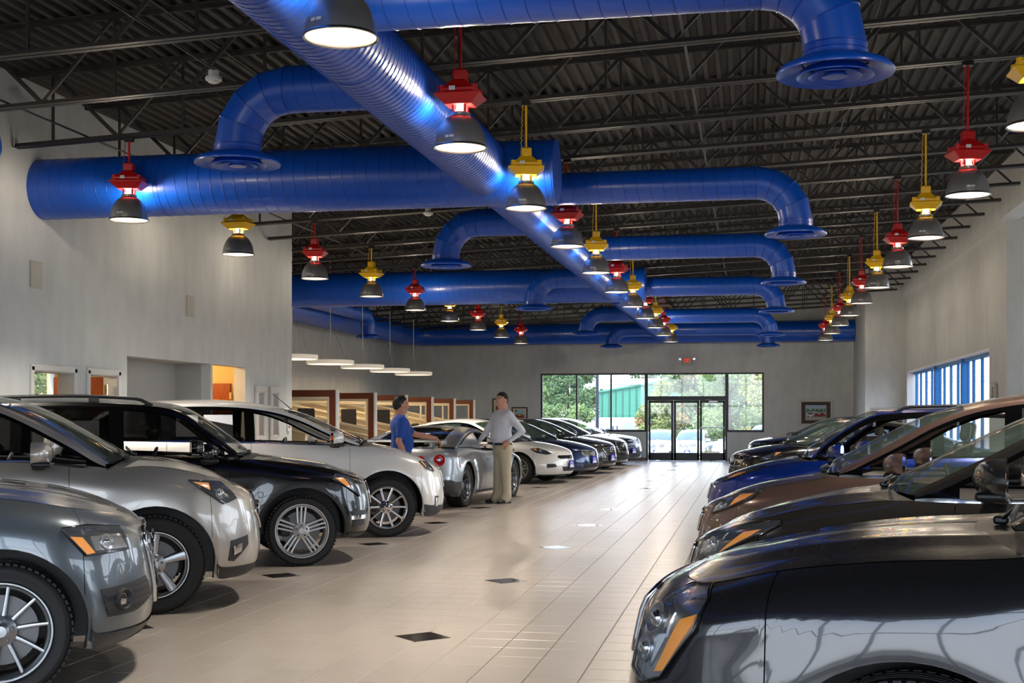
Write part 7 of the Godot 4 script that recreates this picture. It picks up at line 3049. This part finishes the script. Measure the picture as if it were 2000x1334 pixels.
# palm and five bent fingers; the arm entry gives wrist, the hand's axis, its back and which side the thumb is on
func hand(m: MB, a: Dictionary, s: float) -> void:
	var x: Vector3 = (a.axis as Vector3).normalized()
	var up: Vector3 = a.back
	up = (up - x * up.dot(x)).normalized()
	var z: Vector3 = x.cross(up) * float(a.thumb)
	var T := Transform3D(Basis(x, up, z), a.wrist)
	var f := Field.new()
	f.setup(Vector3(-0.06, -0.12, -0.09), Vector3(0.23, 0.06, 0.13), 0.0065)
	for k in 4:
		var zz := 0.032 - k * 0.021
		f.bone(Vector3(-0.01, 0, zz * 0.5), Vector3(0.09, 0, zz), 0.021, 0.0145, 0.012)
	var curl: float = a.get("curl", 0.5)
	for k in 4:
		var zz := 0.032 - k * 0.021
		var ln: float = [0.072, 0.08, 0.074, 0.058][k]
		var p0 := Vector3(0.09, 0, zz)
		var an := curl * (0.5 + 0.1 * k)
		var fan := 0.08 * (1.5 - k)
		var p1 := p0 + Vector3(cos(an), -sin(an), fan) * ln * 0.45
		an += curl * 0.7
		var p2 := p1 + Vector3(cos(an), -sin(an), fan) * ln * 0.32
		an += curl * 0.5
		var p3 := p2 + Vector3(cos(an), -sin(an), fan * 0.5) * ln * 0.26
		f.bone(p0, p1, 0.0105, 0.0095, 0.004)
		f.bone(p1, p2, 0.0095, 0.0088, 0.002)
		f.bone(p2, p3, 0.0088, 0.0075, 0.002)
	f.bone(Vector3(0.012, -0.006, 0.03), Vector3(0.05, -0.02, 0.06), 0.018, 0.0125, 0.01)
	f.bone(Vector3(0.05, -0.02, 0.06), Vector3(0.085, -0.028, 0.07), 0.012, 0.009, 0.004)
	f.mesh_into(m, Transform3D(T.basis.scaled(Vector3.ONE * s), T.origin))


func build_people() -> void:
	var pale := mat(Color(0.78, 0.58, 0.5), 0.55)
	pale.subsurf_scatter_enabled = true
	pale.subsurf_scatter_strength = 0.08
	# the man in the white shirt
	var phi := deg_to_rad(222)
	var at := P3(-4.25, 0, 22.0)
	var t := thing("person", "man in pale striped shirt and khaki trousers, hand on hip, beside silver coupe", "person", at, phi)
	var inv := Transform3D(Basis(Vector3.UP, phi), at).affine_inverse()
	var reach := inv * P3(-4.72, 1.04, 22.1)
	var shirt := mat(Color(0.8, 0.82, 0.87), 0.8)
	human(t, {"s": 1.045, "skin": pale, "stout": 1.0, "belly": 0.012, "tucked": true, "long": true, "look": 0.35, "nod": -0.05,
		"shirt": shirt, "trousers": mat(Color(0.74, 0.7, 0.6), 0.85), "hair": mat(Color(0.14, 0.12, 0.11), 0.7), "buttons": 5,
		"arms": [{"elbow": Vector3(-0.15, 1.25, -0.41), "wrist": Vector3(0.06, 1.08, -0.3), "axis": Vector3(0.55, -0.75, 0.25), "back": Vector3(0.5, 0.5, -1), "thumb": 1.0, "curl": 0.35},
			{"elbow": Vector3(0.0, 1.49, 0.2).lerp(reach, 0.52) + Vector3(0, -0.03, 0.02), "wrist": reach, "axis": (reach - Vector3(0, 1.4, 0.2)) * Vector3(1, 0.4, 1), "back": Vector3.UP, "thumb": -1.0, "curl": 0.3}],
		"legs": [{"knee": Vector3(0.0, 0.52, -0.1), "ankle": Vector3(-0.02, 0.1, -0.1), "turn": 0.25}, {"knee": Vector3(0.02, 0.52, 0.1), "ankle": Vector3(0.03, 0.1, 0.12), "turn": -0.3}],
		"folds": [[Vector3(0.1, 1.3, -0.12), Vector3(0.16, 1.05, -0.1), 0.02], [Vector3(0.12, 1.3, 0.06), Vector3(0.18, 1.04, 0.06), 0.018], [Vector3(0.0, 1.2, -0.17), Vector3(0.04, 1.02, -0.17), 0.02]]})
	# the man in the blue polo shirt
	phi = deg_to_rad(24)
	at = P3(-5.32, 0, 19.2)
	t = thing("person", "man in blue polo shirt seen from behind, leaning a hand on the silver coupe", "person", at, phi)
	inv = Transform3D(Basis(Vector3.UP, phi), at).affine_inverse()
	reach = inv * P3(-4.93, 1.16, 19.95)
	var skin2 := mat(Color(0.7, 0.5, 0.41), 0.55)
	human(t, {"s": 0.985, "skin": skin2, "stout": 0.6, "belly": 0.02, "tucked": false, "long": false, "look": 0.1,
		"shirt": mat(Color(0.09, 0.27, 0.6), 0.85), "trousers": mat(Color(0.2, 0.2, 0.22), 0.8), "hair": mat(Color(0.035, 0.03, 0.03), 0.6), "buttons": 0,
		"arms": [{"elbow": Vector3(0, 1.45, -0.19).lerp(reach, 0.5) + Vector3(-0.03, -0.08, -0.04), "wrist": reach, "axis": Vector3(0.8, -0.9, 0.1), "back": Vector3(1, 0.6, 0), "thumb": 1.0, "curl": 0.5},
			{"elbow": Vector3(-0.06, 1.13, 0.27), "wrist": Vector3(0.06, 0.88, 0.26), "axis": Vector3(0.2, -1, 0), "back": Vector3(0.2, 0, 1), "thumb": 1.0, "curl": 0.6}],
		"legs": [{"knee": Vector3(0.03, 0.5, -0.1), "ankle": Vector3(0.0, 0.1, -0.11), "turn": 0.1}, {"knee": Vector3(0.02, 0.5, 0.1), "ankle": Vector3(-0.03, 0.1, 0.12), "turn": -0.15}],
		"folds": [[Vector3(-0.1, 1.25, 0.1), Vector3(-0.12, 1.0, 0.1), 0.018]]})


# ---------------------------------------------------------------- outdoors
func ground_y(dp: float) -> float:
	return -0.12 - 0.0305 * maxf(dp - 45.0, 0.0)


var leaf_mesh: ArrayMesh
var leaf_mat: StandardMaterial3D


func tree(called: String, label: String, x: float, dp: float, h: float, rad: float, tones: Array, leaves: int, size: float, base := -99.0, clump := 7, low := 0.25, group := "trees outside") -> void:
	if leaf_mesh == null:
		var lm := MB.new()
		lm.face([Vector3(-0.5, 0, 0), Vector3(0, 0.08, -0.26), Vector3(0.5, 0, 0), Vector3(0, 0.08, 0.26)], Vector3.UP)
		lm.face([Vector3(0, -0.5, 0), Vector3(0.24, 0, 0.06), Vector3(0, 0.5, 0), Vector3(-0.24, 0, 0.06)], Vector3.BACK)
		leaf_mesh = lm.mesh()
		leaf_mat = mat(Color.WHITE, 0.7)
		leaf_mat.vertex_color_use_as_albedo = true
		leaf_mat.backlight_enabled = true
		leaf_mat.backlight = Color(0.3, 0.35, 0.2)
	var y0 := ground_y(dp) if base < -90 else base
	var t := thing(called, label, "tree", P3(x, y0, dp), 0.0, group)
	var m := MB.new()
	m.tube([Vector3.ZERO, Vector3(0.05, h * 0.3, 0), Vector3(-0.04, h * 0.62, 0.05), Vector3(0, h * 0.9, 0)], [0.03 * rad + 0.08, 0.1, 0.07, 0.03], 8)
	for k in 6:
		var a := k * 2.4
		m.tube([Vector3(0, h * (0.3 + 0.08 * k), 0), Vector3(cos(a) * rad * 0.6, h * (0.42 + 0.08 * k), sin(a) * rad * 0.6)], [0.05, 0.02], 6)
	part("trunk", m, mat(Color(0.24, 0.19, 0.15), 0.9), t)
	var blobs := []
	for k in clump * 3:
		var f := rng.randf()
		var yy := lerpf(low, 0.95, f) * h
		var rr := rad * (1.0 - 0.55 * absf(f - 0.35) / 0.65) * 0.75
		var a := rng.randf() * TAU
		blobs.append([Vector3(cos(a) * rr, yy, sin(a) * rr), rad * rng.randf_range(0.28, 0.48), rng.randf()])
	var mm := MultiMesh.new()
	mm.transform_format = MultiMesh.TRANSFORM_3D
	mm.use_colors = true
	mm.mesh = leaf_mesh
	mm.instance_count = leaves
	for k in leaves:
		var b: Array = blobs[rng.randi() % blobs.size()]
		var d := Vector3(rng.randfn(), rng.randfn(), rng.randfn()).normalized() * pow(rng.randf(), 0.4)
		var p: Vector3 = b[0] + d * b[1] * Vector3(1, 0.8, 1)
		var s := size * rng.randf_range(0.7, 1.3)
		mm.set_instance_transform(k, Transform3D(Basis.from_euler(Vector3(rng.randf() * TAU, rng.randf() * TAU, rng.randf() * TAU)).scaled(Vector3.ONE * s), p))
		var c: Color = tones[0].lerp(tones[1], rng.randf())
		if tones.size() > 2 and b[2] > 0.72 and rng.randf() < 0.7:
			c = tones[2]
		mm.set_instance_color(k, c)
	var o := MultiMeshInstance3D.new()
	o.name = "foliage"
	o.multimesh = mm
	o.material_override = leaf_mat
	o.set_meta("kind", "stuff")
	t.add_child(o, true)


func build_outdoors() -> void:
	var g := MB.new()
	var far := 320.0
	g.face([P3(-200, ground_y(44.2), 44.2), P3(200, ground_y(44.2), 44.2), P3(200, ground_y(far), far), P3(-200, ground_y(far), far)], Vector3(0, 1, 0.03).normalized())
	for e in [[-200, -13.4, -60, 44.2], [7.4, 200, -60, 44.2], [-13.4, 7.4, -60, -4.9]]:
		g.face([P3(e[0], -0.12, e[2]), P3(e[1], -0.12, e[2]), P3(e[1], -0.12, e[3]), P3(e[0], -0.12, e[3])], Vector3.UP)
	var am := mat(Color.WHITE, 0.9)
	am.albedo_texture = noise_tex(0.05, Color(0.3, 0.3, 0.3), Color(0.4, 0.4, 0.39), 256, FastNoiseLite.TYPE_SIMPLEX, 3, 9)
	am.uv1_triplanar = true
	am.uv1_world_triplanar = true
	am.uv1_scale = Vector3(0.5, 0.5, 0.5)
	struct("ground", g, am)
	# linear leaf colours
	var dark := [Color(0.07, 0.14, 0.06), Color(0.14, 0.22, 0.09)]
	var mid := [Color(0.11, 0.19, 0.07), Color(0.2, 0.28, 0.11)]
	var lime := [Color(0.2, 0.26, 0.08), Color(0.36, 0.38, 0.14), Color(0.45, 0.3, 0.15)]
	var fresh := [Color(0.17, 0.27, 0.09), Color(0.3, 0.4, 0.16)]
	var nth := ["first", "second", "third", "fourth", "fifth", "sixth", "seventh"]
	var k := 0
	for e in [[-29.0, 122, 10.5, 4.2], [-23.0, 134, 9.0, 4.2], [-17.8, 126, 9.8, 3.8], [-11.5, 140, 10.0, 4.2], [-5.0, 138, 9.5, 4.2], [1.5, 130, 11.0, 4.6], [8.0, 124, 12.0, 4.8]]:
		tree("backdrop_tree", "dark green tree in the far tree line outside, %s from the left" % nth[k], e[0], e[1], e[2], e[3], dark if k % 2 else mid, 5200, 0.45)
		k += 1
	tree("leafy_tree", "slim bright green tree outside the left end of the back window", -12.9, 76, 5.0, 1.0, fresh, 3600, 0.2, -99, 8, 0.05)
	tree("leafy_bush", "broad green bush outside the first window pane", -12.5, 84, 3.4, 1.4, mid, 3600, 0.22, -99, 8, 0.05)
	tree("leafy_bush", "green bush outside behind the white truck's end", -11.9, 90, 3.8, 1.3, fresh, 3600, 0.22, -99, 8, 0.05)
	tree("pine", "tall green pine outside behind the light pole", -14.6, 104, 7.2, 1.8, dark, 4600, 0.28, -99, 8, 0.25)
	tree("turning_tree", "yellow-green tree with turning leaves outside the left door leaf", -6.35, 88, 5.2, 1.5, lime, 3800, 0.22, -99, 9, 0.12)
	tree("turning_tree", "green tree outside the middle of the glass doors", -3.9, 92, 8.5, 2.4, [mid[0], fresh[1], lime[2]], 6000, 0.24, -99, 9, 0.1)
	tree("turning_tree", "green tree outside the right door leaf", -1.4, 86, 8.2, 2.4, fresh, 6000, 0.23, -99, 9, 0.1)
	tree("turning_tree", "reddish-green tree outside the right-hand pane of the back window", 1.1, 82, 7.8, 2.4, lime, 6000, 0.23, -99, 9, 0.1)
	tree("turning_tree", "tree outside beyond the right end of the back window", 3.8, 88, 8.0, 2.8, mid, 3000, 0.3)
	for e in [[24.0, 44.0, 6.5, "nearer"], [31.0, 62.0, 8.0, "farther"]]:
		tree("side_tree", "pale green tree outside the right window band, the %s one" % e[3], e[0], e[1], e[2], 2.6, fresh, 3000, 0.35, -0.12)
	tree("office_tree", "tree seen through the office window behind the left wall", -19.0, 29.0, 6.5, 3.0, lime, 3600, 0.3, -0.12, 7, 0.05)
	# green metal shed with standing seams
	var t := thing("metal_shed", "green metal building with standing seams and a white roof outside", "building", P3(0, 0, 112))
	var green := mat(Color(0.25, 0.52, 0.44), 0.5)
	var x0 := -13.05
	var x1 := -6.4
	var yb := ground_y(112)
	var m := MB.new()
	m.prism(PackedVector2Array([Vector2(x0, yb), Vector2(x1, yb), Vector2(x1, 4.65), Vector2(x0, 3.55)]), -9.0, 0.0)
	part("wall_sheet", m, green, t)
	var x := x0 + 0.25
	while x < x1:
		m = MB.new()
		m.box(Vector3(x, (yb + 3.5 + (x - x0) * 0.165) / 2, 0.03), Vector3(0.07, 3.5 + (x - x0) * 0.165 - yb, 0.07))
		part("seam", m, mat(Color(0.16, 0.38, 0.32), 0.5) if x == x0 + 0.25 else M.shed_seam, t)
		if x == x0 + 0.25:
			M.shed_seam = t.get_child(t.get_child_count() - 1).material_override
		x += 0.6
	m = MB.new()
	m.tbox(Transform3D(Basis(Vector3.BACK, atan2(1.1, x1 - x0)), Vector3((x0 + x1) / 2, 4.16, 0.05)), Vector3(6.8, 0.16, 0.2))
	part("eave_trim", m, green, t)
	m = MB.new()
	m.box(Vector3(-9.4, 4.35, -6.0), Vector3(6.8, 1.0, 5.0))
	part("roof", m, M.white, t)
	m = MB.new()
	m.tube([Vector3(-11.6, 4.8, -5), Vector3(-11.6, 5.2, -5)], 0.12, 10)
	part("roof_vent", m, M.white, t)
	# white box truck
	var gy := ground_y(97)
	t = thing("box_truck", "white box truck with blue-grey lettering outside the back window", "truck", P3(-13.3, gy, 97))
	m = MB.new()
	m.cbox(Transform3D(Basis(), Vector3(3.0, 1.96, 0)), Vector3(5.9, 2.24, 2.4), 0.04)
	part("cargo_box", m, M.white, t)
	m = MB.new()
	m.rbox(Transform3D(Basis(), Vector3(-0.75, 1.35, 0)), Vector3(1.6, 1.7, 2.1), 0.25)
	part("cab", m, M.white, t)
	m = MB.new()
	m.box(Vector3(2.5, 0.7, 0), Vector3(6.8, 0.25, 1.0))
	part("chassis", m, M.black, t)
	for e in [[-0.8, 1.0], [-0.8, -1.0], [4.6, 1.0], [4.6, -1.0]]:
		m = MB.new()
		m.lathe([[0.001, -0.13], [0.25, -0.13], [0.45, -0.11], [0.46, 0.0], [0.45, 0.11], [0.25, 0.13], [0.001, 0.13]], 22, Transform3D(Basis(Vector3.RIGHT, PI / 2), Vector3(e[0], 0.46, e[1])), true)
		part("wheel", m, M.rubber, t)
	var tx := part("lettering", text_mesh("Russell", 0.62, 0.01, true), mat(Color(0.3, 0.36, 0.45), 0.6), t)
	tx.position = Vector3(2.1, 2.1, 1.21)
	m = MB.new()
	m.prism(PackedVector2Array([Vector2(3.9, 2.2), Vector2(4.9, 2.2), Vector2(4.9, 2.5), Vector2(4.4, 2.85), Vector2(3.9, 2.5)]), 1.2, 1.215)
	part("house_mark", m, mat(Color(0.6, 0.7, 0.8), 0.6), t)
	# light pole and wires
	var px := -7.08
	t = thing("light_pole", "dark square light pole outside the second window pane", "pole", P3(px, ground_y(60), 60))
	m = MB.new()
	m.cbox(Transform3D(Basis(), Vector3(0, 4.5, 0)), Vector3(0.15, 9.0, 0.15), 0.02)
	part("shaft", m, M.navy, t)
	m = MB.new()
	m.cbox(Transform3D(Basis(), Vector3(0, 2.46, 0)), Vector3(0.19, 0.07, 0.19), 0.02)
	part("collar", m, M.plastic, t)
	m = MB.new()
	m.cbox(Transform3D(Basis(), Vector3(0, 0.15, 0)), Vector3(0.45, 0.3, 0.45), 0.03)
	part("base", m, M.wall_smooth, t)
	for e in [[3.3, "upper"], [3.08, "lower"]]:
		m = MB.new()
		var pts := []
		for j in 21:
			var f := j / 20.0
			pts.append(P3(lerpf(-30, 20, f), e[0] - 0.25 * sin(PI * f) + 0.18, 63))
		m.tube(pts, 0.012, 5)
		tag(part("power_line", m, M.black), "thin %s power line strung across outside the back window" % e[1], "wire", "power lines")
	# cars in the lot, a step lower than the showroom floor
	var lot := "cars in the lot outside"
	var lot_spec := {"simple": true, "wb": 2.62, "fo": 0.93, "W": 0.91, "wr": 0.34, "rr": 0.22, "arch": 0.42, "fl": 0.7, "fn": 2.6, "glass": glass(Color(0.35, 0.42, 0.42), 0.7), "wins": [[-0.52, -1.58, "tint"], [-1.72, -2.6, "tint"], [-2.7, -3.2, "tint"]], "trim": "chrome",
		"lamp": {"shape": [[0.3, 0.98], [0.5, 0.96], [0.72, 0.84], [0.7, 0.76], [0.5, 0.84]], "base": M.chrome}, "fog": {"shape": [[0.62, 0.52], [0.76, 0.52], [0.76, 0.42], [0.62, 0.42]]},
		"grille": {"shape": [[0.0, 0.86], [0.5, 0.88], [0.46, 0.74], [0.3, 0.66], [0.0, 0.65]], "bars": [0.7, 0.76, 0.82], "emblem": ["oval", 0.76, 0.06]}, "plate": 0.5}
	for e in [[-5.15, 72.5, 268.0, Color(0.66, 0.66, 0.64), "silver crossover parked outside behind the left door leaf"], [-3.4, 72.5, 266.0, Color(0.62, 0.68, 0.68), "pale blue-grey crossover parked outside behind the middle door leaf"], [-1.75, 75.5, 215.0, Color(0.85, 0.85, 0.84), "white crossover parked at an angle outside behind the right door leaf"], [0.6, 60.5, 262.0, Color(0.8, 0.81, 0.82), "pale crossover outside the right-hand pane of the back window"]]:
		var sp := suv(lot_spec)
		sp.paint = paint(e[3], 0.3, 0.3)
		car("lot_crossover", e[4], lot, sp, P3(e[0], ground_y(e[1]), e[1]), deg_to_rad(e[2]))
	# bollard and a low shrub by the kerb
	t = thing("bollard", "cream bollard outside between the door leaves", "bollard", P3(-4.55, ground_y(64), 64))
	m = MB.new()
	m.lathe([[0.09, 0.0], [0.09, 0.95], [0.07, 1.02], [0.001, 1.05]], 20, Transform3D(), true)
	part("post", m, M.cream, t)
	tree("low_shrub", "low yellowish shrub outside at the foot of the right door", -1.75, 56, 0.5, 0.55, [Color(0.12, 0.11, 0.04), Color(0.2, 0.16, 0.07)], 900, 0.08, -0.5, 5, 0.1)
